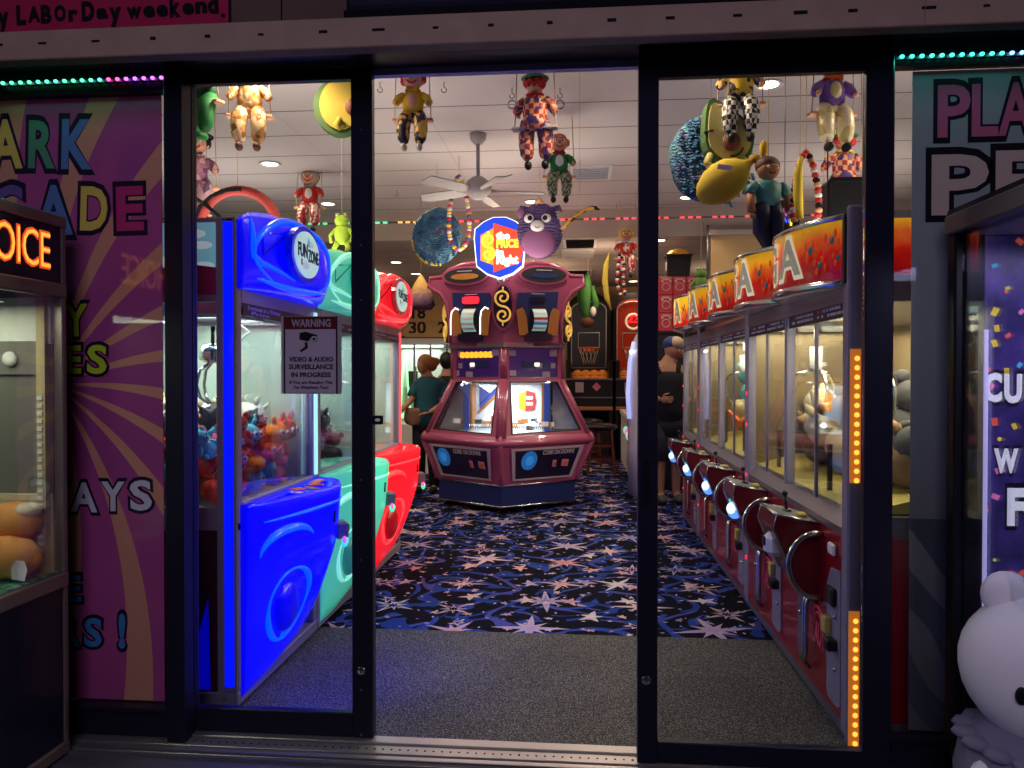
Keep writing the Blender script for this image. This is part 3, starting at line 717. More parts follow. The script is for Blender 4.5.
        e = MB().use('grey_metal'); e.prism([(-.01, .834), (bx+.005, .868), (bx+.005, .873), (-.01, .839)], (0, y0+.012, 0), (1, 0, 0), (0, 0, 1), (0, .276, 0)); e.build('top_plate', None, cb_)
        e = MB().use('black_paint').rod((-.1, y0+.16, .855), (-.105, y0+.165, .93), .007).ell((-.106, y0+.166, .94), .014, 10, 8).lathe([(.0, .0), (.025, 0), (.02, .012), (0, .014)], (-.1, y0+.16, .853), 12); e.build('joystick', None, cb_)
        MB().use('yellow_plate').box(-.075, -.035, y0+.05, y0+.11, .845, .866, .006).build('button', None, cb_)
        e = MB().use('chrome'); yy = y0-.055
        pts = [(0, yy, .795)]+[(-.03-.115*math.sin(a), yy, .655+.14*math.cos(a)) for a in [PI*k_/12 for k_ in range(13)]]+[(.0, yy, .51)]
        e.tube(pts, .0145, 10); e.build('guard_bar', None, r)
        # lit card globe under the box
        g = (bx+.03, y0+.16, .70); e = MB().use('globe_white' if k == 0 and led_post else 'globe_blue')
        if k == 0 and led_post:
            e = MB().use('white_plastic').box(g[0]-.05, g[0]+.05, g[1]-.07, g[1]+.03, g[2]-.05, g[2]+.06, .025).use('black_gloss').box(g[0]-.056, g[0]-.05, g[1]-.04, g[1]+.01, g[2]+.0, g[2]+.04)
        else: e.ell(g, (.045, .05, .055), 14, 10).use('globe_white').ell((g[0]-.02, g[1]-.02, g[2]+.01), (.032, .035, .035), 10, 8).use('globe_green' if k else 'globe_blue').ell((g[0]-.01, g[1]+.03, g[2]+.05), (.02, .02, .02), 8, 6)
        e.build('card_reader', None, r)
        # delivery handle bars and grey service door
        e = MB().use('chrome'); 
        for dy in (0, .035): e.tube([(-.012, y0+.08+dy, .50), (-.03, y0+.08+dy, .44), (-.03, y0+.08+dy, .22), (-.045, y0+.08+dy, .18), (-.012, y0+.08+dy, .15)], .010, 8)
        e.build('delivery_handle', None, r)
        e = MB().use('sill_metal').box(-.008, 0., y0+.17, y0+.30, .14, .52, .006).use('chrome').ell((-.012, y0+.235, .36), .012, 10, 8); e.build('service_door', None, r)
        if True:
            ys = k*BW+.06
            q = MB().use('post_lav').prism([(ys+.02, .12), (ys+.15, .12), (ys+.17, .14), (ys+.17, .60), (ys+.12, .68), (ys+.02, .69), (ys, .67), (ys, .14)], (-.001, 0, 0), (0, 1, 0), (0, 0, 1), (-.007, 0, 0))
            q.use('black_paint').box(-.03, -.008, ys+.04, ys+.12, .53, .61, .008).box(-.05, -.008, ys+.03, ys+.09, .35, .40, .006).use('yellow_plate').box(-.035, -.008, ys+.11, ys+.165, .40, .47, .004).use('chrome').ell((-.01, ys+.05, .49), .01, 8, 6).ell((-.01, ys+.05, .27), .01, 8, 6).use('white_plastic').box(-.02, -.004, ys+.06, ys+.13, .74, .79, .006)
            q.build('coin_panel', None, r)
            # maker's name in raised letters inside an arch
            q = MB().use('decal_pink'); yt = y0+.0
            q.text('ELAUT', (-.003, yt, .33), (0, -1, 0), (0, 0, 1), .14, .2, .003, .02)
            q.tube(arc((-.002, yt, .38), .075, 0, PI, 14, (0, 1, 0), (0, 0, 1)), .005, 5).tube(arc((-.002, yt, .38), .05, 0, PI, 12, (0, 1, 0), (0, 0, 1)), .004, 5)
            q.build('maker_name', None, r)
        # claw
        gx, gy, gz = .3, yc+.04, 1.60; g = MB().use('steel').rod((gx, gy, 1.79), (gx, gy, gz), .012).use('white_plastic').lathe([(0, .12), (.035, .12), (.035, .0), (.03, -.02), (0, -.02)], (gx, gy, gz-.06), 14)
        gn = g.build('claw_head', None, r); g = MB().use('chrome')
        for a_ in range(3):
            a = a_*2.094+.6; d = Vector((math.cos(a), math.sin(a), 0)); o_ = Vector((gx, gy, gz-.08))
            g.tube([o_+d*.03, o_+d*.12+Vector((0, 0, -.02)), o_+d*.17+Vector((0, 0, -.1)), o_+d*.15+Vector((0, 0, -.2)), o_+d*.1+Vector((0, 0, -.26))], .01, 7)
        g.build('claw_prongs', None, gn)
        MB().use('black_paint').box(.1, .12, yc-.2, yc-.18, .95, 1.2).box(.1, .12, yc+.1, yc+.12, .95, 1.17).build('chute_guard', None, r)
    # small red lights on the end posts
    b = MB().use('red_dot')
    for z in (1.18, .95 if False else .86, 1.38, .33): b.ell((-.008, L-.02, z), (.006, .012, .012), 8, 6)
    b.build('pilot_lights', None, r)
    # casters
    for y in (.12, L-.12):
        b = MB().use('steel').box(.01, .06, y-.02, y+.02, .0+.02, .04).use('dark_rubber').ell((.0+.035, y, .022), (.022, .012, .022), 12, 8); b.build('caster', None, r)
    # end panel sign at the near end
    b = MB().use('claw_sign').box(.08, D-.04, -.003, .004, 1.90, 2.12).use('sill_metal').box(.05, D, -.004, .02, 1.80, 1.90).box(.05, D, -.004, .03, 2.12, 2.15); b.build('end_sign', None, r)
    return r
right_claw(3.18, 2, .93, (0, 0), 'double red claw machine with amber lit corner post, nearest in the right row', True, ((1.885, 2.125), (1.905, 2.16)))
right_claw(5.03, 2, 1.0, (0, 0), 'double red claw machine in the middle of the right row', False, ((1.925, 2.17), (1.93, 2.19)))
right_claw(7.05, 1, 1.0, (1,), 'single red claw machine with the brightest yellow sign, at the aisle end', False, ((1.95, 2.22),))
w = 'in the nearest right claw machine'
pile(XR+.2, XR+.76, 3.36, 4.88, 1.0, 36, [['D8C898', 'E0DCD0', '8A6A48'], ['E0DCD0', 'D8C898', '3C3A40', '8A6A48'], ['E0452C', 'E0DCD0']], w, sc=(1.6, 2.3), layers=2, kinds=('bear', 'ball', 'bear'))
pile(XR+.2, XR+.76, 5.2, 6.85, .99, 30, [['D8C898', 'E0DCD0', 'F07820'], ['3C6898', 'D8C898', 'F07820', '3C3A40'], ['D8C898', '58A8B8']], 'in the middle right claw machine', sc=(1.7, 2.6), layers=3, kinds=('bear', 'ball', 'fish'))
pile(XR+.2, XR+.76, 7.22, 7.85, .99, 12, [['E0452C', 'E0DCD0'], ['E0452C', 'E0DCD0', '58A8B8']], 'in the last right claw machine', sc=(1.7, 2.3), layers=2, kinds=('bear', 'ball'))
# ================= posters inside the fixed lights, banner, strips of lamps
def burst_mat():
    m, t = newmat('sunburst_print'); x = t.sep(t.obj()); c = at(52, 385, 3.03)*S
    dx = t.m('SUBTRACT', x[0], c.x); dz = t.m('SUBTRACT', x[2], c.z); r = t.m('SQRT', t.m('ADD', t.m('MULTIPLY', dx, dx), t.m('MULTIPLY', dz, dz)))
    a = t.m('ADD', t.m('ARCTAN2', dz, dx), t.m('MULTIPLY', r, .28))
    f = t.m('FRACT', t.m('MULTIPLY', a, 19/(2*PI))); ray_ = t.m('LESS_THAN', f, .30)
    nz = t.n('TexNoise', i={'Vector': t.obj(), 'Scale': 1.2, 'Detail': 2.})
    base = t.ramp(nz.outputs[0], [(.35, 'B05090'), (.5, 'C05894'), (.65, '8A5098')])  # print tones washed paler, the glass's reflection veil painted into the colour
    t.bsdf(t.mix(ray_, base, lin('E0A080')), .35, spec=.4, coat=.2)
burst_mat()
def palm_mat():
    m, t = newmat('palm_print'); x = t.sep(t.obj()); w = t.n('TexWave', bands_direction='DIAGONAL', i={'Vector': t.obj(), 'Scale': 2.2, 'Distortion': 5., 'Detail': 1., 'Detail Scale': .8})
    k = t.m('MULTIPLY', t.m('GREATER_THAN', w.outputs[1], .5), t.m('LESS_THAN', x[2], .95*S))
    g = t.ramp(t.m('DIVIDE', x[2], 2.7*S), [(0, '5C5C5A'), (.35, '78807E'), (.6, '98A4A0'), (1., '9CB0AA')])
    t.bsdf(t.mix(k, g, lin('4A5458')), .35, coat=.2)
palm_mat()
M('print_outline', '221A30', .5); M('banner_pink', '962448', .7, noise_=.3)
YP = 3.045
def wtext(b, ch, px, py, h, w, col, Y=YP, grow=.03, out=True, tilt=0, oc='print_outline', k=1):
    c = at(px, py, Y-.001); s_ = Y/F; u = Vector((math.cos(tilt), 0, math.sin(tilt))); v = Vector((-math.sin(tilt), 0, math.cos(tilt)))
    if out:
        b.use(oc).text(ch, c+Vector((0, .0015, 0))+u*.0+v*0, u, v, h*1.36*s_*1.1, w*1.14*s_+.014, .001, grow+.045)
    b.use(col).text(ch, c, u, v, h*1.36*s_, w*s_, .001, grow)
def flatmat(n, c): return mat(n, c, .5)
for n, c in (('p_yellow', 'F0D860'), ('p_green', '58A078'), ('p_blue', '6088C0'), ('p_purple', '7860A8'), ('p_magenta', 'C83878'), ('p_lime', 'C8E838'), ('p_white', 'E0E0E8'), ('p_sky', '4890C8'), ('p_rose', 'C86C8C'), ('p_beige', 'D8C0B0')): flatmat(n, c)
pl = thing('window_poster', 'magenta and orange sunburst poster with cartoon letters in the window', 'poster', at(80, 700, YP))
L0 = pl.location.copy()
def local(b): b.v = [tuple(Vector(p)-L0) for p in b.v]; return b
x0, x1 = at(-190, 400, YP).x, at(163, 400, YP).x
# sheet in world coordinates so that the printed rays stay where they are
sh_ = MB().box(x0, x1, YP, YP+.003, .14, 2.655); pl.location = (0, 0, 0); sh_.build('sheet', 'sunburst_print', pl)
b = MB()
for (ch, px, py, h, w, col) in (('P', -38, 147, 54, 32, 'p_magenta'), ('A', 6, 147, 52, 36, 'p_yellow'), ('R', 42, 147, 50, 30, 'p_green'), ('K', 77, 147, 52, 34, 'p_blue'),
    ('C', 8, 212, 50, 34, 'p_purple'), ('A', 54, 213, 52, 42, 'p_blue'), ('D', 94, 211, 46, 30, 'p_yellow'), ('E', 130, 211, 46, 30, 'p_magenta'),
    ('Y', 76, 322, 34, 26, 'p_lime'), ('E', 74, 361, 30, 16, 'p_lime'), ('S', 97, 361, 30, 22, 'p_lime'),
    ('W', 50, 499, 32, 40, 'p_white'), ('A', 84, 499, 31, 30, 'p_white'), ('Y', 113, 498, 31, 26, 'p_white'), ('S', 141, 497, 31, 24, 'p_white'),
    ('E', 74, 590, 28, 16, 'p_sky'), ('R', 72, 634, 30, 18, 'p_sky'), ('S', 93, 634, 30, 20, 'p_sky'), ('!', 122, 633, 36, 8, 'p_sky')):
    wtext(b, ch, px, py, h, w, col, tilt=R.uniform(-.04, .04))
b.build('lettering', None, pl)
pr_ = thing('window_poster', 'grey green poster with pink and beige block letters in the window', 'poster')
MB().box(at(910.5, 400, YP).x, at(1200, 400, YP).x, YP, YP+.003, .14, at(930, 71, YP).z).build('sheet', 'palm_print', pr_)
b = MB()
for (ch, px, py, h, w, col) in (('P', 954, 114, 50, 30, 'p_rose'), ('L', 985, 113, 50, 24, 'p_rose'), ('A', 1016, 112, 50, 32, 'p_rose'), ('P', 960, 188, 58, 52, 'p_beige'), ('E', 1020, 183, 56, 44, 'p_beige')): wtext(b, ch, px, py, h, w, col, grow=.025, oc='dark_ink')
b.build('lettering', None, pr_)
# small tape squares at the poster corner
# pink banner above the beam
bn = thing('banner', 'pink holiday banner with black hand lettering above the door beam', 'banner')
e1 = at(229, 18, 2.76); MB().box(-3.6, e1.x, 2.755, 2.765, 2.782, 3.35).build('cloth', 'banner_pink', bn)
b = MB().use('dark_ink'); yb = 2.752
for (ch, px, py, h, w) in ((a_, b_, c_-1, d_*1.3, e_*1.15) for a_, b_, c_, d_, e_ in (('y', 3, 20, 20, 10), ('L', 21, 17, 15, 9), ('A', 34, 16, 12, 12), ('B', 46, 16, 14, 10), ('O', 60, 15, 12, 11), ('r', 73, 15, 12, 9), ('D', 88, 13, 15, 12), ('a', 102, 13, 11, 11), ('y', 115, 14, 17, 11), ('w', 134, 12, 12, 14), ('e', 149, 11, 12, 11), ('e', 162, 10, 12, 11), ('k', 175, 9, 15, 10), ('e', 188, 8, 12, 11), ('n', 201, 7, 12, 11), ('d', 213, 6, 14, 10), ('.', 223, 12, 10, 4))):
    c = at(px, py, yb); s_ = yb/F; b.text(ch, c, (1, 0, .03), (-.03, 0, 1), h*1.36*s_, w*s_, .001, .05)
b.build('lettering', None, bn)
# lamp strips along the top of the fixed lights
def lamp_strip(label, xs, y0, y1, cols, w0, w1):
    r = thing('light_strip', label, 'string lights')
    a, c = at(w0, y0, 2.99), at(w1, y1, 2.99)
    MB().box(a.x, c.x, 2.992, 2.998, a.z-.007, a.z+.005).build('strip_tape', 'grey_metal', r)
    n = len(xs)
    for i, px in enumerate(xs):
        col = cols[i]; nm = 'bulb_'+col; glow(nm, col, 3.)
        p = at(px, y0+(y1-y0)*(px-w0)/(w1-w0), 2.985); z = a.z
        o = MB().ell((0, 0, 0), (.009, .007, .007), 8, 6).build('bulb', nm, r, (p.x, 2.984, z))
lx = [3+8.8*i for i in range(19)]
lamp_strip('green turning violet light strip above the sunburst poster', lx, 88, 83.5, ['50E0A0']*12+['F050A0']*2+['C060F0']*5, -120, 166)
rx = [902+10*i for i in range(13)]
lamp_strip('teal green light strip above the grey green poster', rx, 57.5, 54, ['40E0C0']*11+['80C0F0']*2, 894, 1100)
light('strip_lamp', 'AREA', (-2.05, 2.975, 2.66), .5, '60E0A0', .7, (math.radians(-20), 0, 0), sy=.02); light('strip_lamp', 'AREA', (1.4, 2.975, 2.66), .3, '50E0D0', .5, (math.radians(-20), 0, 0), sy=.02)
# warning sign on the left leaf
ws = thing('warning_sign', 'video and audio surveillance warning sign stuck on the left sliding glass', 'sign')
Yw = 3.055; a, c = at(281, 316.5, Yw), at(341.5, 394, Yw); cx = (a.x+c.x)/2; s_ = Yw/F
M('sign_face', '9A92A6', .6); M('sign_maroon', '4C1822', .6); M('sign_grey', '8C8898', .5)
b = MB().use('sign_grey').box(a.x, c.x, Yw, Yw+.004, c.z, a.z).use('sign_face').box(a.x+.012, c.x-.016, Yw-.002, Yw, c.z+.006, a.z-.006).use('dark_ink')
b.box(a.x+.012, a.x+.018, Yw-.003, Yw, c.z, a.z).box(c.x-.022, c.x-.016, Yw-.003, Yw, c.z, a.z)
b.use('sign_maroon').box(a.x+.012, c.x-.016, Yw-.004, Yw, a.z-.052, a.z-.002); b.build('board', None, ws)
b = MB().use('sign_grey').text('WARNING', at(311, 323.5, Yw-.005), (1, 0, 0), (0, 0, 1), .042, .165, .001, .03); b.use('dark_ink')
for (tx, py, h, w, g) in (('VIDEO & AUDIO', 359.5, .026, .185, .03), ('SURVEILLANCE', 367, .027, .185, .03), ('IN PROGRESS', 375, .026, .165, .03), ('If You are Reading This', 382.5, .017, .18, .02), ("I'm Watching You!", 387.5, .018, .145, .02)):
    b.text(tx, at(311, py, Yw-.003), (1, 0, 0), (0, 0, 1), h, w, .001, g)
p = at(308, 338, Yw-.003)   # camera symbol
b.prism([(-.035, .02), (-.01, .026), (.038, .012), (.036, .004), (.012, .0), (.0, -.014), (-.036, -.006)], p, (1, 0, 0), (0, 0, 1), (0, -.001, 0))
b.prism([(-.004, -.016), (.0, -.04), (-.03, -.058), (-.034, -.05), (-.012, -.036), (-.014, -.018)], p, (1, 0, 0), (0, 0, 1), (0, -.001, 0))
b.use('sign_face').ell(p+Vector((.026, -.002, -.004)), (.014, .001, .012), 10, 6).use('dark_ink').ell(p+Vector((.026, -.003, -.004)), (.006, .001, .006), 8, 6); b.build('print', None, ws)

# ================= machine standing outside at the left
XE = at(68, 500, 2.88).x
M('cream_post', 'C8B888', .5); M('navy_panel', '141630', .35, coat=.3); M('brushed', '988A88', .35, .7); glow('amber_letter', 'FFB040', 1.1); glow('letter_core', 'E05020', .9); M('interior_grey', '74746C', .5); M('cream_panel', 'C8C4A0', .5)
def glitter():
    m, t = newmat('green_glitter'); v = t.n('TexVoronoi', i={'Vector': t.obj(), 'Scale': 70.})
    c = t.ramp(t.sep(v.outputs['Color'])[0], [(0, '0E6048'), (.5, '20A080'), (.85, 'A8F0D8')]); t.bsdf(c, .3, .2)
glitter()
r = thing('claw_machine', 'claw machine outside the door with gold lit lettering and orange plush inside', 'claw machine', (XE, 1.75, 0))
D, W = 1.0, 1.13
b = MB().use('brushed').box(-.04, 0, W-.025, W, 0, 2.12, .004).box(-.04, 0, 0, .04, 0, 2.12, .004).box(-D, -D+.04, W-.025, W, 0, 2.12).box(-D, -D+.04, 0, .04, 0, 2.12)
for z0, z1 in ((.66, .72), (1.80, 1.855), (2.075, 2.12), (.0, .05)): b.box(-.03, .004, 0, W, z0, z1, .006); b.box(-D, 0, W-.03, W, z0, z1); b.box(-D, 0, 0, .03, z0, z1)
b.build('frame', None, r)
b = MB().use('navy_panel').box(-D+.01, -.008, .02, W-.01, .05, .66).box(-.02, -.006, .03, W-.025, 1.855, 2.075).box(-D+.02, -.02, .03, W-.01, 2.08, 2.11); b.split('body_panel', None, r)
b = MB(); y_r = atx(51, 252, XE).y; y_l = atx(2, 252, XE).y; cw = (y_r-y_l)*1.85; Yc = y_r-cw/2-1.75
b.use('letter_core').text('CHOICE', (-.005, Yc, 1.965), (0, 1, 0), (0, 0, 1), .20, cw, .002, .02, spacing=.95); b.use('amber_letter').text('CHOICE', (-.0035, Yc, 1.965), (0, 1, 0), (0, 0, 1), .195, cw, .002, -.012, spacing=.95); b.build('lettering', None, r)
MB().box(-.018, -.012, .04, W-.025, .72, 1.8).build('glass_pane', 'clear_glass', r)
b = MB().use('interior_grey').box(-D+.02, -.04, W-.03, W-.02, 1.02, 1.62).use('cream_panel').box(-D+.02, -.04, W-.032, W-.02, .72, 1.02).box(-D+.02, -.04, W-.034, W-.02, 1.00, 1.03, .003).use('sign_white').box(-D+.02, -.04, W-.04, W-.02, 1.62, 1.8).use('interior_grey').box(-.5, -.05, W-.044, W-.04, 1.50, 1.63).use('cream_post').box(-.085, -.05, W-.06, W-.03, .72, 1.8)
b.use('interior_grey').box(-D+.01, -D+.02, .03, W-.03, .72, 1.8); b.build('inner_lining', None, r)
b = MB().use('sign_white')
for i in range(22): b.box(-.08, -.06, W-.064, W-.06, 1.40-i*.03, 1.415-i*.03)
b.use('white_plastic').lathe([(0, 0), (.03, 0), (.03, .006), (0, .006)], (-.2, W-.05, 1.56), 12, Matrix.Rotation(PI/2, 3, 'X')); b.build('post_slots', None, r)
MB().use('green_glitter').box(-D+.02, -.02, .03, W-.03, .68, .725).build('glitter_bed', None, r)
MB().use('inner_light').box(-.5, -.1, .3, .34, 1.78, 1.79).build('light_tube', None, r)
light('cabinet_lamp', 'AREA', (XE-.35, 2.45, 1.77), 4.5, 'FFFFDC', .5, (0, 0, 0))
def orange_plush(c, rz, label, s_=1., tagged=True):
    t = thing('plush_bird', label, 'plush toy', c, rz, 'orange plush toys in the outside claw machine', s_)
    b = MB().use(mat('orange_fur', 'F4A860', .9, noise_=.2)).loft([[(x, w*math.cos(a), h0+h*math.sin(a)) for a in [2*PI*k/14 for k in range(14)]] for x, w, h, h0 in ((-.17, .01, .01, .1), (-.15, .06, .06, .1), (-.08, .1, .1, .1), (.02, .11, .105, .105), (.1, .09, .09, .1), (.15, .05, .05, .1), (.165, .01, .01, .1))]); b.build('body', None, t)
    if not tagged: MB().use(mat('cream_fur', 'E8D8C0', .9)).ell((.10, -.0, .165), (.075, .07, .045), 12, 8).build('belly', None, t)
    if tagged: MB().use('white_card').prism([(-.03, -.04), (.025, -.05), (.035, 0), (.02, .04), (-.015, .045), (-.035, .01)], (.13, -.11, .07), (1, 0, 0), (0, .1, 1), (0, -.003, 0)).build('paper_tag', None, t)
    return t
p = at(14, 583, 2.73); orange_plush((p.x-.03, 2.72, .725), .15, 'orange plush with a white oval paper tag lying on green glitter', .80)
p = at(20, 540, 2.8); orange_plush((p.x-.02, 2.79, .86), -.1, 'orange and white plush lying behind the tagged one', .7, False)
# ================= machine standing outside at the right
XQ = at(948, 500, 2.90).x
def confetti_mat():
    m, t = newmat('confetti_print'); nz = t.n('TexNoise', i={'Vector': t.obj(), 'Scale': 3., 'Detail': 4., 'Roughness': .7}); c = t.ramp(nz.outputs[0], [(.3, '14122A'), (.5, '322866'), (.7, '584098')])
    v = t.n('TexVoronoi', i={'Vector': t.obj(), 'Scale': 14.}); k = t.m('LESS_THAN', v.outputs['Distance'], .10); cc = t.ramp(t.sep(v.outputs['Color'])[0], [(0, 'F0D030'), (.35, 'F06048'), (.6, '50C0F0'), (.8, 'B0E040')], 'CONSTANT')
    c = t.mix(k, c, cc); t.bsdf(c, .3, 0, c, .55)
confetti_mat()
r = thing('claw_machine', 'tall dark claw machine outside with purple confetti panel and white plush inside', 'claw machine', (XQ, 1.7, 0))
W = 1.22; M('dark_post', '1E222A', .3, .6)
b = MB().use('black_paint').box(0, .09, W-.06, W, 0, 2.03, .006).box(0, .05, 0, .05, 0, 2.03).box(.95, 1., W-.05, W, 0, 2.03).box(.95, 1., 0, .05, 0, 2.03)
b.use('dark_post').box(.03, .095, W-.075, W-.055, .0, 2.02, .004).use('grey_metal').box(-.012, .05, 0, W, 2.00, 2.07, .006).box(0, 1., W-.05, W, 2.00, 2.07).use('black_paint').box(0, 1., 0, W, 0, .14, .01).use('dark_post').box(0, 1., 0, W, 2.07, 2.09)
b.build('frame', None, r)
MB().box(.02, .026, .05, W-.07, .14, 2.0).build('side_glass', 'clear_glass', r)
MB().use('sign_white').box(.05, .95, .02, W-.08, 1.99, 2.005).build('top_panel', None, r)
fp = MB().use('confetti_print').box(.09, .97, W-.05, W-.03, .14, 1.99).build('printed_panel', None, r)
b = MB(); Yt = 1.7+W-.052
for (ch, px, py, h, w) in (('C', 993, 389, 26, 16), ('U', 1013, 390, 26, 16), ('W', 1006, 462, 22, 22), ('F', 1016, 509, 34, 16)):
    c = at(px, py, Yt-.004)-Vector((XQ, 1.7, 0)); q = Yt/F
    b.use('print_outline').text(ch, c+Vector((0, .002, 0)), (1, 0, 0), (0, 0, 1), h*1.5*q, w*1.2*q, .001, .10); b.use(mat('backlit_white', 'F0F0F8', .5, 0, 'D8D8F0', .6)).text(ch, c, (1, 0, 0), (0, 0, 1), h*1.36*q, w*q, .001, .05)
b.build('lettering', None, fp)
b = MB(); cols = ['F0D030', 'F06048', '50C0F0', 'B0E040', 'F080C0']
for c_ in cols: mat('confetti_'+{'F0D030': 'gold', 'F06048': 'coral', '50C0F0': 'sky', 'B0E040': 'lime', 'F080C0': 'pink'}[c_], c_, .5, 0, c_, .4)
nm = ['confetti_gold', 'confetti_coral', 'confetti_sky', 'confetti_lime', 'confetti_pink']
for i in range(70):
    px, py = R.uniform(968, 1100), R.uniform(228, 640); c = at(px, py, Yt-.002)-Vector((XQ, 1.7, 0)); a = R.uniform(0, 6.28); s_ = R.uniform(.008, .016)
    b.use(R.choice(nm)).prism([(-1, -.7), (1, -.7), (1, .7), (-1, .7)], c, (s_*math.cos(a), 0, s_*math.sin(a)), (-s_*math.sin(a), 0, s_*math.cos(a)), (0, -.001, 0))
b.build('confetti', None, fp)
glow('cool_glow', 'B0A8E8', .9)
c = at(985, 500, Yt-.03)-Vector((XQ, 1.7, 0)); MB().use('cool_glow').rod((c.x, c.y, at(985, 640, Yt).z), (c.x, c.y, at(985, 330, Yt).z), .007).build('light_tube', None, r)  # glowing rod drawn in place of a light tube's reflection
MB().use('cool_glow').box(.1, .9, .5, .56, 1.975, 1.99).build('ceiling_lamp', None, r)
light('cabinet_lamp', 'AREA', (XQ+.35, 2.35, 1.96), 5, 'D8D0FF', .5, (0, 0, 0))
# big white toy leaning in its corner (a plain round eared one)
c = at(1054, 672, 2.55)
t = thing('plush_bear', 'giant white plush with black eye and lilac dress in the right outside machine', 'plush toy', (c.x, 2.52, .14), -.25)
z = c.z-.14; M('white_fur', 'E4E4EA', .9); M('lilac_cloth', '7C7894', .85, noise_=.3); M('backlit_white', 'F0F0F8', .5, 0, 'D8D8F0', .6)
b = MB().use('white_fur').ell((0, 0, z), (.285, .22, .245), 24, 16, Matrix.Rotation(.35, 3, 'Y')); hd = b.build('head', None, t)
b = MB().use('white_fur').ell((-.14, .02, z+.235), (.075, .045, .075), 14, 10).ell((.16, .02, z+.2), (.075, .045, .075), 14, 10); b.split('ear', None, t)
b = MB().use('dark_ink').ell((-.150, -.188, z-.01), (.017, .012, .027), 10, 8).ell((.08, -.205, z-.01), (.017, .012, .027), 10, 8).use('p_yellow').ell((-.03, -.22, z-.06), (.02, .012, .014), 10, 8); b.build('face', None, t)
b = MB().use('lilac_cloth').lathe([(.0, 0), (.27, .0), (.29, .08), (.27, z-.24), (.2, z-.16), (0, z-.16)], (0, 0, 0), 24); b.build('dress', None, t)
b = MB().use('lilac_cloth')
for k in range(18): a = 2*PI*k/18; b.ell((.25*math.cos(a), .22*math.sin(a), z-.215), (.05, .05, .02), 8, 6)
b.build('collar_ruffle', None, t)
MB().use('white_fur').ell((-.22, -.12, z-.33), (.055, .06, .09), 12, 8).ell((.22, -.12, z-.33), (.055, .06, .09), 12, 8).split('arm', None, t)
# ================= the coin pusher in the middle
M('pusher_pink', 'A04A6A', .32, coat=.4, noise_=.1); M('pusher_blue', '1C2A60', .4); M('pusher_dark', '1A1230', .3); M('violet_panel', '2E1450', .3, 0, '38186A', .25)
glow('orange_lamp', 'FF9820', 1.6); glow('red_display', 'FF2030', 1.4); glow('sign_blue', '1840C8', .8); glow('sign_red', 'F04028', 1.0); glow('sign_orange', 'F89020', 1.0); glow('sign_yellow', 'FFE040', 1.3); glow('sign_white_glow', 'FFF8F0', 1.4)
M('honey', 'B87830', .5, noise_=.3); glow('dollar_glow', 'E0B050', .5); M('holo_strip', 'B8C8E8', .15, .9); M('teal_wheel', 'A8D8D0', .4, 0, '98C8B8', .35); M('paper_sticker', 'A898A4', .6)
M('field_white', 'D8E4EC', .5); M('field_blue', '2848A0', .4); M('prize_red', 'C03838', .5); glow('hot_lamp', 'E8F8FF', 14.); glow('warm_disc', 'FFF0B0', 2.)
ru = thing('coin_pusher', 'pink game show coin pusher with lit octagonal sign in the middle of the carpet', 'arcade machine', (-.83, 8.2, 0))
def sect(h, f, s_, bk=1.45): return [Vector((0, f, 0)), Vector((h, s_, 0)), Vector((h*.82, bk, 0)), Vector((-h*.82, bk, 0)), Vector((-h, s_, 0))]
def lv(h, f, s_, z, bk=1.45): return [p+Vector((0, 0, z)) for p in sect(h, f, s_, bk)]
b = MB().use('pusher_blue').loft([lv(.78, .0, .55, .07), lv(.78, .0, .55, .30)], smooth=False); b.build('skirt', None, ru)
b = MB().use('chrome')
for z in (.07, .30):
    ps = lv(.787, -.01, .55, z)
    for i in range(5): b.rod(ps[i], ps[(i+1) % 5], .014, 8)
b.build('skirt_trim', None, ru)
b = MB().use('dark_rubber')
for x, y in ((0, .12), (.6, .62), (-.6, .62), (.55, 1.3), (-.55, 1.3)): b.rod((x, y, 0), (x, y, .07), .03, 10)
b.build('feet', None, ru)
LB = [(.80, -.02, .55, .31), (.84, -.06, .56, .45), (.93, -.12, .58, .64), (.975, -.15, .60, .74), (.975, -.14, .60, .79), (.945, -.09, .62, .83)]
b = MB().use('pusher_pink').loft([lv(h, f, s_, z) for h, f, s_, z in LB], smooth=False); b.build('lower_body', None, ru)
# edge rounding tubes
b = MB().use('pusher_pink')
for i in (0, 1, 4): b.tube([sect(h, f, s_)[i]+Vector((0, 0, z)) for h, f, s_, z in LB], .028, 10)
for (h, f, s_, z) in (LB[3],):
    ps = lv(h, f, s_, z+.02); b.tube([ps[4], ps[0], ps[1]], .035, 10)
b.build('rounded_edges', None, ru)
def face(side, l0, l1):
    """returns P(u, t, n): u 0 at the front rib ..1 at the side, t 0..1 up, n outward"""
    a0, b0 = lv(*l0)[0], lv(*l0)[1 if side > 0 else 4]; a1, b1 = lv(*l1)[0], lv(*l1)[1 if side > 0 else 4]
    n = (b0-a0).cross(a1-a0).normalized(); n = n if n.y < 0 else -n
    return lambda u, t, o=0.: (a0.lerp(b0, u)).lerp(a1.lerp(b1, u), t)+n*o
def fquad(b, P, u0, u1, t0, t1, o, th, side):
    q = [P(u0, t0, o), P(u1, t0, o), P(u1, t1, o), P(u0, t1, o)]
    if side < 0: q = [q[1], q[0], q[3], q[2]]
    b.quad(*q, th)
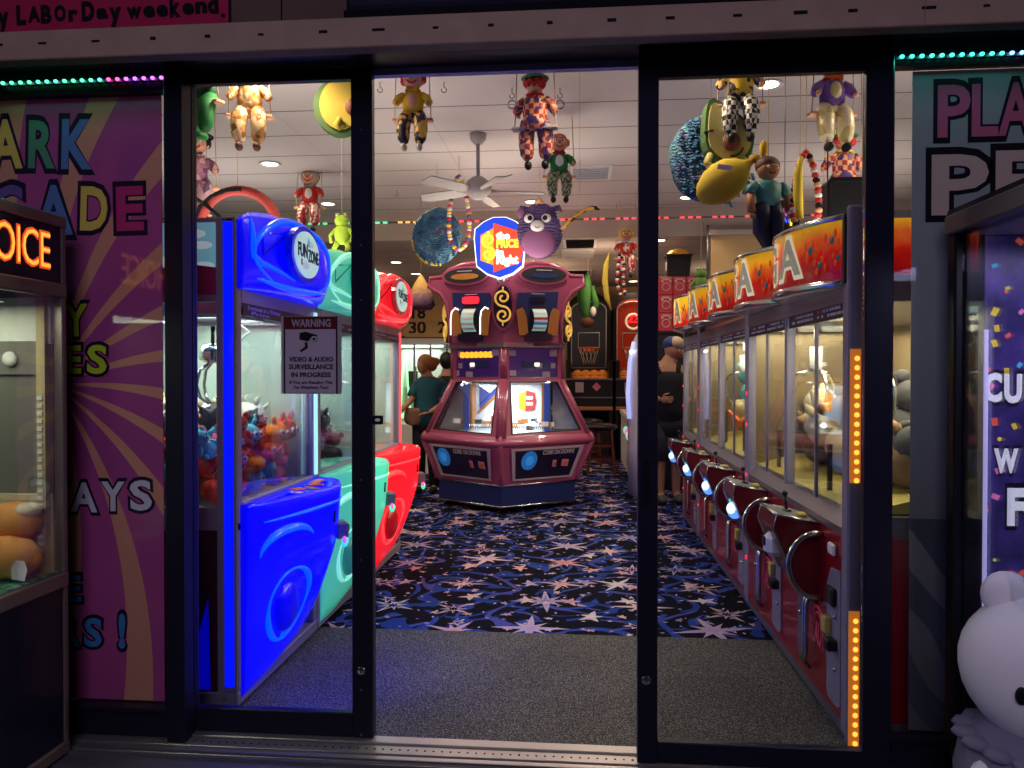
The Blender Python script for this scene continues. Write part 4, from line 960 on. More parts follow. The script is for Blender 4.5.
for sd in (1, -1):
    # lower control art
    P = face(sd, LB[0], (LB[3][0], LB[3][1], LB[3][2], .74)); b = MB().use('pusher_dark')
    q = [P(.16, .14, .012), P(.86, .14, .012), P(.86, .88, .03), P(.14, .88, .03)]
    fo = [P(.13, .10, .02), P(.90, .10, .02), P(.90, .93, .035), P(.10, .93, .035)]; fi = [P(.16, .14, .02), P(.86, .14, .02), P(.86, .88, .035), P(.14, .88, .035)]
    if sd < 0: q, fo, fi = [[a[1], a[0], a[3], a[2]] for a in (q, fo, fi)]
    b.quad(*q, .03); b.use('paper_sticker').frame(fo, fi, .012)
    gp = b.build('control_art', None, ru)
    U = (P(1, .5)-P(0, .5)).normalized()*sd; V = (P(.5, 1)-P(.5, 0)).normalized(); b = MB()
    cu = .30 if sd > 0 else .74; n = U.cross(V)
    b.use(mat('badge_blue', '2878B8', .4, 0, '2060B0', .3)).prism([(.10*math.cos(a), .105*math.sin(a)) for a in [2*PI*k/24 for k in range(24)]], P(cu, .62, .034), U, V, n*.006)
    b.use(glow('round_glow', '3088D0', .35)).prism([(.05*math.cos(a), .055*math.sin(a)) for a in [2*PI*k/20 for k in range(20)]], P(cu, .62, .041), U, V, n*.003)
    b.use('paper_sticker').text('COME ON DOWN!', P(.62 if sd > 0 else .40, .80, .038), U, V, .07, .42, .003, .02)
    for (uu, w) in ((.60 if sd > 0 else .36, .05), (.73 if sd > 0 else .22, .09)): b.use('p_rose').prism([(-w/2, -.03), (w/2, -.04), (w/2, .04), (-w/2, .045)], P(uu, .50, .038), U, V, n*.004).use('honey').prism([(-w/3, -.02), (w/3, -.02), (w/3, .02), (-w/3, .02)], P(uu, .50, .043), U, V, n*.002)
    b.build('art_print', None, gp)
    # glazed sloping front
    L0_, L1_ = (.945, -.09, .62, .83), (.64, .20, .62, 1.44)
    P = face(sd, L0_, L1_)
    fo = [P(0, 0), P(1, 0), P(1, 1), P(0, 1)]; fi = [P(.11, .035), P(.93, .06), P(.90, .965), P(.10, .965)]
    if sd < 0: fo, fi = [[a[1], a[0], a[3], a[2]] for a in (fo, fi)]
    b = MB().use('pusher_pink').frame(fo, fi, .05)
    b.tube([P(.0, 0, -.02), P(0, 1, -.02)], .045, 10).tube([P(.985, 0, -.02), P(.985, 1, -.02)], .04, 10); b.build('window_frame', None, ru)
    b = MB().use('clear_glass'); q = [P(.10, .03, -.02), P(.94, .05, -.02), P(.91, .97, -.02), P(.09, .97, -.02)]
    if sd < 0: q = [q[1], q[0], q[3], q[2]]
    b.quad(*q, .006).build('window_glass', None, ru)
    b = MB().use('dark_ink'); fi2 = [P(.13, .055), P(.91, .08), P(.885, .955), P(.12, .955)]
    if sd < 0: fi2 = [fi2[1], fi2[0], fi2[3], fi2[2]]
    b.frame(fi, fi2, .02).build('gasket', None, ru)
    # playfield
    b = MB().use('field_white').quad(Vector((0, .1, .84)), Vector((sd*.9, .66, .84)), Vector((sd*.8, 1.2, .86)), Vector((0, 1.2, .86)))
    b.use('field_white').box(0.01*sd, sd*.42, .95, .98, .86, 1.42).use('field_blue').box(sd*.43, sd*.50, .55, .95, .86, 1.42).use('honey').box(sd*.40, sd*.425, .6, .9, .86, 1.42)
    b.use('field_white').prism([(0, .86), (.30, .86), (.06, 1.40), (0, 1.40)], (sd*.52, .8, 0), (sd, 0, 0), (0, 0, 1), (0, .02, 0)); pf = b.build('playfield', None, ru)
    b = MB()
    if sd > 0:
        b.use('sign_orange').prism([(-.09, -.09), (.0, -.12), (.0, .12), (-.09, .09)], (.20, .945, 1.18), (1, 0, 0), (0, 0, 1), (0, -.004, 0)).use('prize_red').prism([(-.03, -.12), (.08, -.1), (.10, .0), (.08, .1), (-.02, .13)], (.22, .944, 1.18), (1, 0, 0), (0, 0, 1), (0, -.008, 0)).use('white_card').box(.2, .28, .93, .936, 1.2, 1.24).box(.2, .28, .93, .936, 1.13, 1.17)
    else:
        b.use('field_blue').prism([(-.36, -.1), (-.05, .2), (-.02, .24), (-.36, .24)], (0, .945, 1.16), (1, 0, 0), (0, 0, 1), (0, -.004, 0)).use('honey').prism([(-.38, -.14), (-.38, -.10), (-.03, .24), (-.01, .2)], (0, .944, 1.16), (1, 0, 0), (0, 0, 1), (0, -.006, 0)).use('prize_red').prism([(-.3, -.28), (-.02, -.28), (-.02, .1)], (0, .944, 1.16), (1, 0, 0), (0, 0, 1), (0, -.005, 0))
        b.use('warm_disc').prism([(.055*math.cos(a), .045*math.sin(a)) for a in [2*PI*k/20 for k in range(20)]], (-.16, .9, 1.04), (1, 0, 0), (0, 0, 1), (0, -.01, 0))
    for k in range(14): x = sd*(.06+.55*R.random()); y = .5+.4*R.random(); b.use(R.choice(['white_card', 'chrome', 'honey', 'white_card'])).prism([(-.04, -.025), (.04, -.025), (.04, .025), (-.04, .025)], (x, y, .88+.1*R.random()), (1, .2, 0), (0, .2, 1), (0, -.006, .002))
    b.use('chrome')
    for k in range(16): b.rod((sd*(.06+k*.024), .5+.0*k, .85), (sd*(.06+k*.024), .5, .93), .005, 5)
    b.use('white_card')
    for k in range(12): b.prism([(-.05, -.035), (.05, -.035), (.05, .035), (-.05, .035)], (sd*R.uniform(.53, .66), .78+R.uniform(-.03, .03), R.uniform(.95, 1.3)), (1, 0, R.uniform(-.8, .8)), (R.uniform(-.5, .5), 0, 1), (0, -.004, 0))
    b.build('prizes_and_pins', None, pf)
    b = MB().use('hot_lamp').ell((sd*.30 if sd > 0 else -.02, .62, .93), .028, 10, 8) if sd > 0 else MB().use('hot_lamp').ell((-.55, .8, 1.38), .01, 8, 6)
    b.build('field_lamp', None, ru)
    # display windows above
    U0, U1 = (.64, .20, .62, 1.44), (.64, .24, .62, 1.82)
    P = face(sd, U0, U1); fo = [P(0, 0), P(1, 0), P(1, 1), P(0, 1)]; fi = [P(.09, .08), P(.91, .08), P(.91, .92), P(.09, .92)]
    if sd < 0: fo, fi = [[a[1], a[0], a[3], a[2]] for a in (fo, fi)]
    b = MB().use('pusher_pink').frame(fo, fi, .05); b.tube([P(0, 0, -.02), P(0, 1, -.02)], .03, 10).tube([P(1, 0, -.02), P(1, 1, -.02)], .03, 10); b.build('display_frame', None, ru)
    b = MB().use('violet_panel'); fquad(b, P, .07, .93, .06, .94, -.02, .02, sd); dp_ = b.build('display_panel', None, ru)
    b = MB(); U = (P(1, .5)-P(0, .5)).normalized()*sd; V = Vector((0, 0, 1)); n = U.cross(V)
    if sd < 0:
        for k in range(7): b.use('orange_lamp').ell(P(.80-.09*k, .76, -.01), (.032, .012, .03), 8, 6)
        for k in range(7): b.use('orange_lamp').ell(P(.80-.09*k, .70, -.01), (.032, .012, .02), 8, 6)
    for (uu, tt, w, h) in ((.14, .80, .07, .035) if sd < 0 else (.86, .80, .06, .04), (.84, .78, .04, .035) if sd < 0 else (.15, .78, .045, .03), (.60, .42, .04, .03), (.84, .42, .03, .03), (.72, .15, .05, .035) if sd > 0 else (.66, .15, .05, .035), (.16, .2, .04, .03) if sd > 0 else (.9, .2, .03, .03)):
        b.use('paper_sticker').prism([(-w, -h), (w, -h), (w, h), (-w, h)], P(uu, tt, -.01), U, V, n*.003)
    b.use('pusher_blue').prism([(-.16, -.04), (.16, -.04), (.16, .04), (-.16, .04)], P(.52, .45, -.012), U, V, n*.003).use('sign_white_glow').prism([(-.03, -.02), (.03, -.02), (.03, .02), (-.03, .02)], P(.56 if sd > 0 else .60, .45, -.006), U, V, n*.003)
    b.build('stickers_and_lamps', None, dp_)
    # holographic strip
    b = MB().use('holo_strip'); P = face(sd, (.67, .20, .62, 1.80), (.67, .20, .62, 1.85)); fquad(b, P, 0, 1, 0, 1, .0, .03, sd); b.build('holographic_strip', None, ru)
    # head: a shaped slab turned back from the centre rib
    ang = math.radians(16); U = Vector((sd*math.cos(ang), math.sin(ang), 0)); O = Vector((0, .22, 0)); Z = Vector((0, 0, 1)); back = Vector((-sd*math.sin(ang), math.cos(ang), 0))
    prof = [(0, 1.85), (.64, 1.85), (.655, 2.1), (.70, 2.3), (.78, 2.42), (.92, 2.50), (.90, 2.60), (.76, 2.60), (.66, 2.68), (.50, 2.73), (.34, 2.74), (.20, 2.70), (.10, 2.62), (.05, 2.54), (0, 2.52)]
    pr2 = prof if sd > 0 else prof
    b = MB().use('pusher_pink').prism(pr2, O, U, Z, back*.55)
    b.tube([O+U*p[0]+Z*p[1]-back*-.012 for p in prof[1:]], .026, 8)
    if sd < 0: b.f = [f[::-1] for f in b.f]
    hd = b.build('head', None, ru)
    fn = -back
    def ovl(bb, cx, cz, rx, rz, m_, o, th=.006, n_=28, sq=1.): bb.use(m_).prism([(math.copysign(abs(math.cos(a))**sq, math.cos(a))*rx, math.copysign(abs(math.sin(a))**sq, math.sin(a))*rz) for a in [2*PI*k/n_ for k in range(n_)]], O+fn*o, U, Z, fn*th); bb.v = bb.v[:-2*n_]+[tuple(Vector(p)+U*cx+Z*cz) for p in bb.v[-2*n_:]]
    b = MB(); ovl(b, .45, 2.60, .285, .105, 'pusher_pink', .0, .035); ovl(b, .45, 2.60, .255, .085, 'dark_ink', .034, .006)
    if sd < 0: ovl(b, .45, 2.59, .17, .035, 'honey', .041, .004)
    else: ovl(b, .45, 2.59, .16, .03, 'pusher_blue', .041, .004)
    b.use('paper_sticker').prism([(.36, 2.645), (.54, 2.645), (.54, 2.655), (.36, 2.655)], O+fn*.042, U, Z, fn*.003); b.build('marquee_oval', None, hd)
    b = MB().use('pusher_blue').prism([(.20, 1.93), (.15, 2.28), (.16, 2.40), (.62, 2.42), (.60, 2.2), (.56, 1.93)], O+fn*.001, U, Z, fn*.012)
    b.use('dark_ink').prism([(.27, 1.90), (.28, 2.1), (.31, 2.26), (.46, 2.26), (.49, 2.1), (.50, 1.90)], O+fn*.012, U, Z, fn*.01)
    b.use('pusher_dark').prism([(.24, 1.87), (.24, 1.95), (.53, 1.95), (.53, 1.87)], O+fn*.012, U, Z, fn*.04)
    pn = b.build('wheel_panel', None, hd)
    for c0, tl in ((.20, .02), (.56, -.02)):
        b = MB().use('honey').prism([(c0-.055+tl, 1.93), (c0+.05+tl, 1.93), (c0+.05, 2.12), (c0+.045-tl, 2.2), (c0, 2.235), (c0-.05-tl, 2.2), (c0-.055, 2.12)], O+fn*.02, U, Z, fn*.03); o_ = b.build('honeycomb_light', None, hd)
        if sd < 0 :
            xx = .10 if c0 < .3 else .10
            b = MB().use('sign_white_glow').tube([O+fn*.05+U*(c0+dx)+Z*z for dx, z in ((.058, 1.94), (.058, 2.12), (.045, 2.2), (0, 2.24), (-.04, 2.22))] if c0 > .3 else [O+fn*.05+U*(c0+dx)+Z*z for dx, z in ((.058, 1.94), (.058, 2.12), (.045, 2.2), (0, 2.24), (-.04, 2.22))], .009, 6); b.build('lit_edge', None, o_)
    b = MB(); ovl(b, .385, 2.325, .085 if sd > 0 else .10, .03 if sd > 0 else .04, 'red_display' if sd < 0 else 'pusher_dark', .014, .02, 20, .4); b.use('paper_sticker').prism([(.31, 2.385), (.46, 2.385), (.46, 2.395), (.31, 2.395)], O+fn*.016, U, Z, fn*.003); b.build('score_display', None, hd)
    # prize wheel: a curved strip bulging forward
    rg = []
    for k in range(11):
        a = -.95+1.9*k/10; rg.append([O+U*(.385+dx+.02*math.sin(k*.3))+Z*(2.10+.15*math.sin(a))+fn*(-.02+.10*math.cos(a)) for dx in (-.075, .075)])
    b = MB()
    for k in range(10):
        b.use(['teal_wheel', 'white_card', 'teal_wheel', 'badge_blue', 'white_card', 'prize_red', 'teal_wheel', 'white_card', 'teal_wheel', 'white_card'][k] if sd > 0 else ['teal_wheel', 'white_card'][k % 2]).quad(rg[k][0], rg[k][1], rg[k+1][1], rg[k+1][0], .01)
    b.build('prize_wheel', None, hd)
# central medallion with a curled dollar
def dollar(b, o, s_, m_, n=Vector((0, -1, 0)), r_=.012):
    pts = []
    for k in range(26): a = PI*.5+ -PI*2.3*(1-k/25); rr = s_*(.10+.38*(k/25)); pts.append(Vector((rr*math.cos(a+PI), 0, rr*math.sin(a+PI)+s_*.52)))
    b.use(m_); o = Vector(o)
    sp_ = [Vector((s_*(.5-.42*t)*math.cos(-PI/2-3*PI*t), 0, s_*.5+s_*(.5-.42*t)*math.sin(-PI/2-3*PI*t))) for t in [k/30 for k in range(31)]]
    sp0_ = [Vector((s_*.42*(.15+.85*t)*math.cos(-PI*.9+2.2*PI*(1-t)+0), 0, s_*.5+s_*.42*(.15+.85*t)*math.sin(-PI*.9+2.2*PI*(1-t)))) for t in [k/24 for k in range(25)]]
    b.tube([o+p for p in sp_], r_, 6); b.tube([o-p for p in sp_], r_, 6)
    b.rod(o+Vector((0, 0, s_*.9)), o+Vector((0, 0, s_*1.12)), r_*.8, 6).rod(o-Vector((0, 0, s_*.9)), o-Vector((0, 0, s_*1.12)), r_*.8, 6)
b = MB().use('pusher_pink').prism([(.125*math.cos(a), .27*math.sin(a)) for a in [2*PI*k/30 for k in range(30)]], (0, .25, 2.24), (1, 0, 0), (0, 0, 1), (0, -.10, 0))
b.use('pusher_dark').prism([(.10*math.cos(a), .23*math.sin(a)) for a in [2*PI*k/30 for k in range(30)]], (0, .15, 2.24), (1, 0, 0), (0, 0, 1), (0, -.008, 0))
md = b.build('medallion', None, ru); b = MB(); dollar(b, (0, .135, 2.24), .19, 'dollar_glow', r_=.012); b.build('dollar_curl', None, md)
# side curls on black ovals
for sd in (1, -1):
    n = Vector((sd*.93, -.36, 0)).normalized(); U = Vector((0, 0, 1)).cross(n).normalized(); o_ = Vector((sd*.665, .55, 2.10))
    b = MB().use('dark_ink').prism([(.13*math.cos(a), .24*math.sin(a)) for a in [2*PI*k/24 for k in range(24)]], o_, U, (0, 0, 1), n*.03); so = b.build('side_oval', None, ru)
    b = MB(); dollar(b, (0, 0, 0), .20, 'dollar_glow', r_=.014); b.v = [tuple(o_+n*.045+U*p[0]+Vector((0, 0, 1))*p[2]+n*p[1]) for p in b.v]; b.build('dollar_curl', None, so)
    b = MB().use('pusher_pink').prism([(0, 1.85), (.5, 1.85), (.55, 2.45), (.1, 2.45)], (sd*.60, .42, 0), (0, 1, 0), (0, 0, 1), (sd*.05, 0, 0)); b.build('side_cheek', None, ru)
# rear body that closes it
b = MB().use('pusher_pink').box(-.55, .55, 1.25, 1.45, .8, 2.4); b.quad((.945, .62, .83), (.78, 1.45, .83), (.53, 1.45, 1.44), (.64, .62, 1.44), .04).quad((-.78, 1.45, .83), (-.945, .62, .83), (-.64, .62, 1.44), (-.53, 1.45, 1.44), .04).box(.60, .64, .62, 1.45, 1.44, 1.86).box(-.64, -.60, .62, 1.45, 1.44, 1.86); b.box(-.62, .62, .4, 1.45, 1.82, 1.86); b.build('rear_body', None, ru)
MB().use('inner_light').box(-.5, .5, .5, .53, 1.405, 1.42).build('light_tube', None, ru)
light('pusher_lamp', 'AREA', (-.83, 8.75, 1.38), 11, 'E8F4FF', .6, (0, 0, 0))
# sign on its post
so = Vector((0, .10, 0)); c = at(500, 248, 8.3); cx, cz = c.x+.83, c.z
b = MB().use('chrome').box(cx-.045, cx-.02, .20, .24, 2.45, cz-.2).box(cx+.02, cx+.045, .20, .24, 2.45, cz-.2).use('steel').box(cx-.03, cx+.06, .22, .26, 2.50, 2.62); b.build('sign_post', None, ru)
def badge(w, h): return [(-w*.62, h*.86), (-w*.25, h*1.0), (w*.25, h*1.0), (w*.62, h*.86), (w*.97, h*.62), (w, h*.3), (w*.94, -h*.3), (w*.90, -h*.62), (w*.5, -h*.88), (0, -h*1.02), (-w*.5, -h*.88), (-w*.90, -h*.62), (-w*.94, -h*.3), (-w, h*.3), (-w*.97, h*.62)]
q = 8.3/F
b = MB().use('sign_white_glow').prism(badge(26*q, 30.3*q), (cx, .16, cz), (1, 0, 0), (0, 0, 1), (0, -.10, 0)).use('sign_blue').prism(badge(25*q, 29.5*q), (cx, .06, cz), (1, 0, 0), (0, 0, 1), (0, -.012, 0)); sg = b.build('game_sign', None, ru)
b = MB().use('sign_orange').prism([(-19*q, 12*q), (-6*q, 19*q), (-6*q, 24*q), (-3*q, 22*q), (-5*q, -25*q), (-5*q, -18*q), (-19*q, -13*q)], (cx, .048, cz), (1, 0, 0), (0, 0, 1), (0, -.004, 0)).use('sign_red').prism([(-6*q, 24*q), (21*q, 15*q), (24*q, 0), (21*q, -15*q), (-6*q, -25*q)], (cx, .048, cz), (1, 0, 0), (0, 0, 1), (0, -.006, 0)); b.build('sign_shield', None, sg)
b = MB(); dollar(b, (cx-11*q, .035, cz-0*q), .15, 'sign_yellow', r_=.013)
for (tx, dx, dy, w, h, m_) in (('the', 3.5, 11, 14, 7, 'sign_white_glow'), ('PRICE', 8, 3, 22, 8, 'sign_yellow'), ('is', .5, -5.5, 8, 7, 'sign_white_glow'), ('Right', 8, -13, 22, 8.5, 'sign_white_glow')): b.use(m_).text(tx, (cx+dx*q, .038, cz+dy*q), (1, 0, 0), (0, 0, 1), h*1.35*q, w*q, .004, .05)
b.build('sign_lettering', None, sg)
# ================= far end of the room
YB = 14.6
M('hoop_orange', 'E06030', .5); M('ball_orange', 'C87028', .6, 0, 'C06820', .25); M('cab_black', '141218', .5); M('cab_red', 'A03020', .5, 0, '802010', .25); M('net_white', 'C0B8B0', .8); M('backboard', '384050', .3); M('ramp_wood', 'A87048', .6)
M('outline_white', 'B0B0B8', .5)
def hoops(px0, px1, pyt, red, label):
    a = at(px0, pyt, YB); c = at(px1, pyt, YB); w = c.x-a.x; H = a.z; xm = (a.x+c.x)/2; zz = lambda py: at(xm, py, YB).z
    r = thing('basketball_arcade', label, 'arcade machine', (xm, YB, 0)); h = w/2
    b = MB().use('cab_black').box(-h, -h+.07, -.9, .8, 0, 1.75, .01).box(h-.07, h, -.9, .8, 0, 1.75, .01).box(-h, h, .3, .8, 0, H-.3)
    b.prism([(h*math.cos(t), .35*math.sin(t)) for t in [PI*k/12 for k in range(13)]], (0, .25, H-.35), (1, 0, 0), (0, 0, 1), (0, .5, 0)).box(-h, h, .25, .75, 1.75, H-.35).box(-h, h, -.9, .3, 0, .55)
    b.build('cabinet', None, r)
    e = MB().use('cab_red' if red else 'backboard').prism([(-h*.84, -.75), (h*.84, -.75), (h*.84, .42)]+[(h*.84*math.cos(t), .42+.2*math.sin(t)) for t in [PI*k/10 for k in range(1, 10)]]+[(-h*.84, .42)], (0, .245, H-.75), (1, 0, 0), (0, 0, 1), (0, -.02, 0)); bp = e.build('back_board', None, r)
    e = MB().use('outline_white').tube([(-h*.8, .21, H-1.45), (-h*.8, .21, H-.35)]+[(h*.8*math.cos(t), .21, H-.35+.17*math.sin(t)) for t in [PI-PI*k/10 for k in range(1, 10)]]+[(h*.8, .21, H-.35), (h*.8, .21, H-1.45)], .012, 6, True)
    z0 = H-1.08; e.tube([(-.2, .20, z0), (.2, .20, z0), (.2, .20, z0+.3), (-.2, .20, z0+.3)], .014, 6, True)
    if red:
        e.use('red_display').text('23', (0, .215, H-.52), (1, 0, 0), (0, 0, 1), .2, .24, .004, .03).use('cream_outline').tube(arc((0, .2, z0+.42+.1), .14, 0, 2*PI, 20), .02, 6, True)
    e.build('board_lines', None, bp)
    e = MB().use('hoop_orange').tube([(.2*math.cos(t), -.02+.2*math.sin(t), z0) for t in [2*PI*k/20 for k in range(20)]], .016, 8, True).box(-.08, .08, .16, .22, z0-.05, z0+.02); hp_ = e.build('hoop', None, r)
    e = MB().use('net_white')
    for k in range(12):
        t0 = 2*PI*k/12
        for dr in (.26, -.26): e.tube([(.19*math.cos(t0), -.02+.19*math.sin(t0), z0), (.15*math.cos(t0+dr), -.02+.15*math.sin(t0+dr), z0-.14), (.10*math.cos(t0+2*dr), -.02+.1*math.sin(t0+2*dr), z0-.3)], .006, 4)
    e.build('net', None, hp_)
    e = MB().use('ramp_wood').prism([(.2, 1.55), (-.85, .98), (-.85, .9), (.2, 1.4)], (-h+.07, 0, 0), (0, 1, 0), (0, 0, 1), (w-.14, 0, 0)).use('ramp_wood').box(-h, h, -.95, -.88, .86, .93, .01).use('cab_black').box(-h, h, -.93, -.88, .93, 1.42, .01); e.build('ball_ramp', None, r)
    e = MB().use('paper_sticker').box(-h*.6, -h*.25, -.94, -.93, 1.18, 1.36).use('p_rose').prism([(-.08, 0), (0, -.08), (.08, 0), (0, .08)], (h*.3, -.93, 1.28), (1, 0, 0), (0, 0, 1), (0, -.01, 0)).use('steel').box(-h, h, -.945, -.93, 1.40, 1.43).box(-h, h, -.945, -.93, 1.08, 1.10); e.build('front_panel', None, r)
    return r, xm, h
for (p0, p1, pt, rd, lb) in ((567, 611, 291, False, 'black basketball hoop arcade machine with dark blue backboard at the far wall'), (613.5, 655, 291, True, 'basketball hoop arcade machine with red backboard beside the black one')):
    _, xm, h = hoops(p0, p1, pt, rd, lb)
    i = 0
    for ix in range(4):
        for iy in range(2):
            x = xm-h+.2+ix*(2*h-.36)/3; y = YB-.28+iy*.2; z = 1.38+.0+iy*.10
            b = MB().use('ball_orange').ell((0, 0, 0), .105, 14, 10).use('dark_ink').tube(arc((0, 0, 0), .106, 0, 2*PI, 18), .003, 4, True).tube(arc((0, 0, 0), .106, 0, 2*PI, 18, (1, 0, 0), (0, 1, 0)), .003, 4, True)
            tag(b.build('basketball', None, None, (x, y, z)), 'orange basketball behind the net of the %s hoop machine' % ('red' if rd else 'black'), 'basketball', 'basketballs of the %s machine' % ('red' if rd else 'black'))
# stools
M('stool_wood', '5A2420', .45, coat=.2); M('black_vinyl', '1C1A1C', .3, coat=.3)
def stool(x, y, label):
    r = thing('bar_stool', label, 'stool', (x, y, 0))
    MB().use('black_vinyl').lathe([(0, .665), (.2, .665), (.235, .69), (.24, .72), (.215, .75), (.12, .765), (0, .77)], (0, 0, 0), 24).build('seat', None, r)
    for sx in (-1, 1):
        for sy in (-1, 1): MB().use('stool_wood').loft([[(sx*(q+.02*a), sy*(q+.02*c), z) for a, c in ((-1, -1), (1, -1), (1, 1), (-1, 1))] for q, z in ((.2, 0), (.15, .67))], smooth=False).build('leg', None, r)
    b = MB().use('stool_wood')
    for z, q in ((.22, .185), (.42, .168)):
        for s_ in (-1, 1): b.box(-q, q, s_*q-.012, s_*q+.012, z, z+.035).box(s_*q-.012, s_*q+.012, -q, q, z+.05, z+.085)
    b.build('stretcher', None, r); MB().use('stool_wood').lathe([(0, .63), (.17, .63), (.19, .665), (0, .665)], (0, 0, 0), 20).build('apron', None, r)
c = atz(601, 474); stool(c.x, c.y, 'dark wood bar stool with round black seat, nearer of the two'); c = atz(590, 466); stool(c.x-.02, c.y+.15, 'dark wood bar stool behind the nearer one')
# white low counter game
a = at(634, 420, 9.9)
r = thing('counter_game', 'low white slatted counter game with coloured lights on its top', 'arcade machine', (.70, 10.06, 0))
b = MB().use('white_plastic').box(0, .3, 0, 3.4, .82, .90, .01)
for k in range(8): b.box(.02, .06, .03+k*.47, .08+k*.47, 0, .82)
b.use('paper_sticker').box(.05, .28, .03, 3.37, .04, .82); b.build('body', None, r)
b = MB()
for k, m_ in enumerate(('globe_blue', 'round_glow', 'globe_green', 'globe_blue', 'rainbow_b', 'globe_blue')): b.use(m_).ell((.10+.08*(k % 2), .35+.45*k, .90), (.06, .12, .04), 10, 6)
b.build('top_lights', None, r)
b = MB().use('badge_glow').ell((-.02, .5, .66), (.05, .05, .07)).use('rainbow_b').ell((-.02, .95, .68), (.04, .05, .06)).use('globe_green').ell((-.02, 1.3, .68), (.04, .05, .06)); b.build('side_lamps', None, r)
# tall rounded white machine with violet glow behind the door stile
c = at(641, 360, 9.75); r = thing('rounded_game', 'white rounded arcade machine glowing violet blue behind the right door stile', 'arcade machine', (c.x, 9.76, 0))
glow('violet_white', 'B0B8F0', .75); M('white_shell', 'D0D4E8', .35)
b = MB().use('white_shell').loft([[(w*math.cos(t), .25*math.sin(t), z) for t in [2*PI*k/20 for k in range(20)]] for w, z in ((.15, 0), (.16, .6), (.17, .95), (.18, 1.2), (.16, 1.6), (.13, 1.85), (.06, 2.0), (.02, 2.05))]); b.build('shell', None, r)
b = MB().use('violet_white').tube([(-.155, -.16, .95), (-.175, -.16, 1.25), (-.15, -.16, 1.65), (-.10, -.16, 1.9)], .025, 8).use('hot_lamp').ell((-.13, -.18, 1.78), .02, 8, 6); b.build('edge_light', None, r)
# red prize boxes and the bin on top
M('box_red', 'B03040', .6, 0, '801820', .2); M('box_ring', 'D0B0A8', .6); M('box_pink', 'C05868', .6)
sh = thing('display_shelf', 'dark shelf unit carrying the stacked red prize boxes', 'shelf', (1.12, 10.1, 0))
c0 = at(655, 331, 10.1); MB().use('cab_black').box(-.10, .75, 0, .5, 0, c0.z-.03).box(-.11, .77, -.02, .52, c0.z-.03, c0.z).build('unit', None, sh)
w_ = at(673, 300, 10.1).x-at(659, 300, 10.1).x
for j in range(3):
    for i in range(3):
        px = 660+i*13.6; 
        x = at(px, 300, 10.1).x
        b = MB().use('box_red').box(0, w_*.93, 0, .3, 0, .232, .006).use('box_pink').box(.01, w_*.90, -.002, 0, .18, .22).use('box_ring').tube(arc((w_*.46, -.003, .10), .05, 0, 2*PI, 16), .008, 5, True).box(w_*.2, w_*.7, -.004, 0, .19, .21)
        for sx in (.2, .8): b.ell((w_*sx*.95, -.004, .17), (.018, .003, .018), 8, 6)
        z = c0.z+.002+j*.236
        tag(b.build('prize_box', None, None, (x, 10.14, z)), '%s red prize box with a pale ring, %s of the stack on the shelf' % (('left', 'middle', 'right')[i], ('bottom row', 'middle row', 'top row')[j]), 'box', 'red prize boxes stacked on the shelf')
cz_ = c0.z+3*.236+.004
c = at(678, 260, 10.3); tb = thing('bin', 'black tapered bin with a round yellow lid on top of the red boxes', 'bin', (c.x, 10.29, cz_))
h_ = .27; b = MB().use('cab_black').loft([[(sx*w, sy*w*.7, z) for sx, sy in ((-1, -1), (1, -1), (1, 1), (-1, 1))] for w, z in ((.135, 0), (.16, h_), (.172, h_), (.172, h_+.02))], smooth=False); b.build('body', None, tb)
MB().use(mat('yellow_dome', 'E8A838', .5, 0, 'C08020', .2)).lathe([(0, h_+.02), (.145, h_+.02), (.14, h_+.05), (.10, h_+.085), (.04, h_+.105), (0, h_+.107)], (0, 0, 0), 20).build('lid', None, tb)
b = MB().use('outline_white').text('10', (-.155, -.02, h_*.5), (0, -1, 0), (0, 0, 1), .16, .14, .004, .03); b.build('number', None, tb)
# number board and white lit cabinet at the left back
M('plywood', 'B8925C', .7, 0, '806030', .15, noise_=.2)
c = at(405, 336, 11.4); e = at(447, 306, 11.4)
bb = thing('number_board', 'wooden number board reading 18 and 30 on top of the white cabinet', 'sign', (c.x, 11.4, c.z))
W3 = e.x-c.x; H3 = e.z-c.z; b = MB().use('plywood').box(0, W3, 0, .12, 0, H3).box(0, W3, -.02, 0, H3*.47, H3*.53).box(0, W3, -.03, 0, -.02, .04).box(W3*.58, W3*.66, -.02, 0, 0, H3); b.build('board', None, bb)
b = MB().use('plywood').box(0, W3*.62, -.05, .1, H3*.02, H3*.04)
b.use('dark_ink').text('18', (W3*.33, -.004, H3*.76), (1, 0, 0), (0, 0, 1), .24, .21, .004, .03).text('30', (W3*.30, -.004, H3*.26), (1, 0, 0), (0, 0, 1), .26, .26, .004, .03).text('2', (W3*.88, -.004, H3*.26), (1, 0, 0), (0, 0, 1), .24, .12, .004, .03)
b.build('numbers', None, bb)
c2 = at(380, 345, 11.4); wc = thing('prize_cabinet', 'white lit glass cabinet with green tubes behind the person in teal', 'cabinet', (c2.x, 11.4, 0)); W4 = e.x-c2.x; H4 = c.z-.03
glow('green_tube', 'A0F0A8', 1.3)
b = MB().use('white_plastic').box(0, W4, 0, .7, H4-.1, H4, .006).box(0, W4, 0, .7, 0, .75, .01).use('steel')
for k in (0, .26, .5, .74, .985): b.box(k*W4, k*W4+.025, -.006, .03, .75, H4-.1)
b.use('cab_black').box(-.02, W4+.02, -.01, .72, H4, H4+.03); b.build('frame', None, wc)
MB().box(.01, W4-.01, .008, .012, .75, H4-.1).build('glass_pane', 'clear_glass', wc)
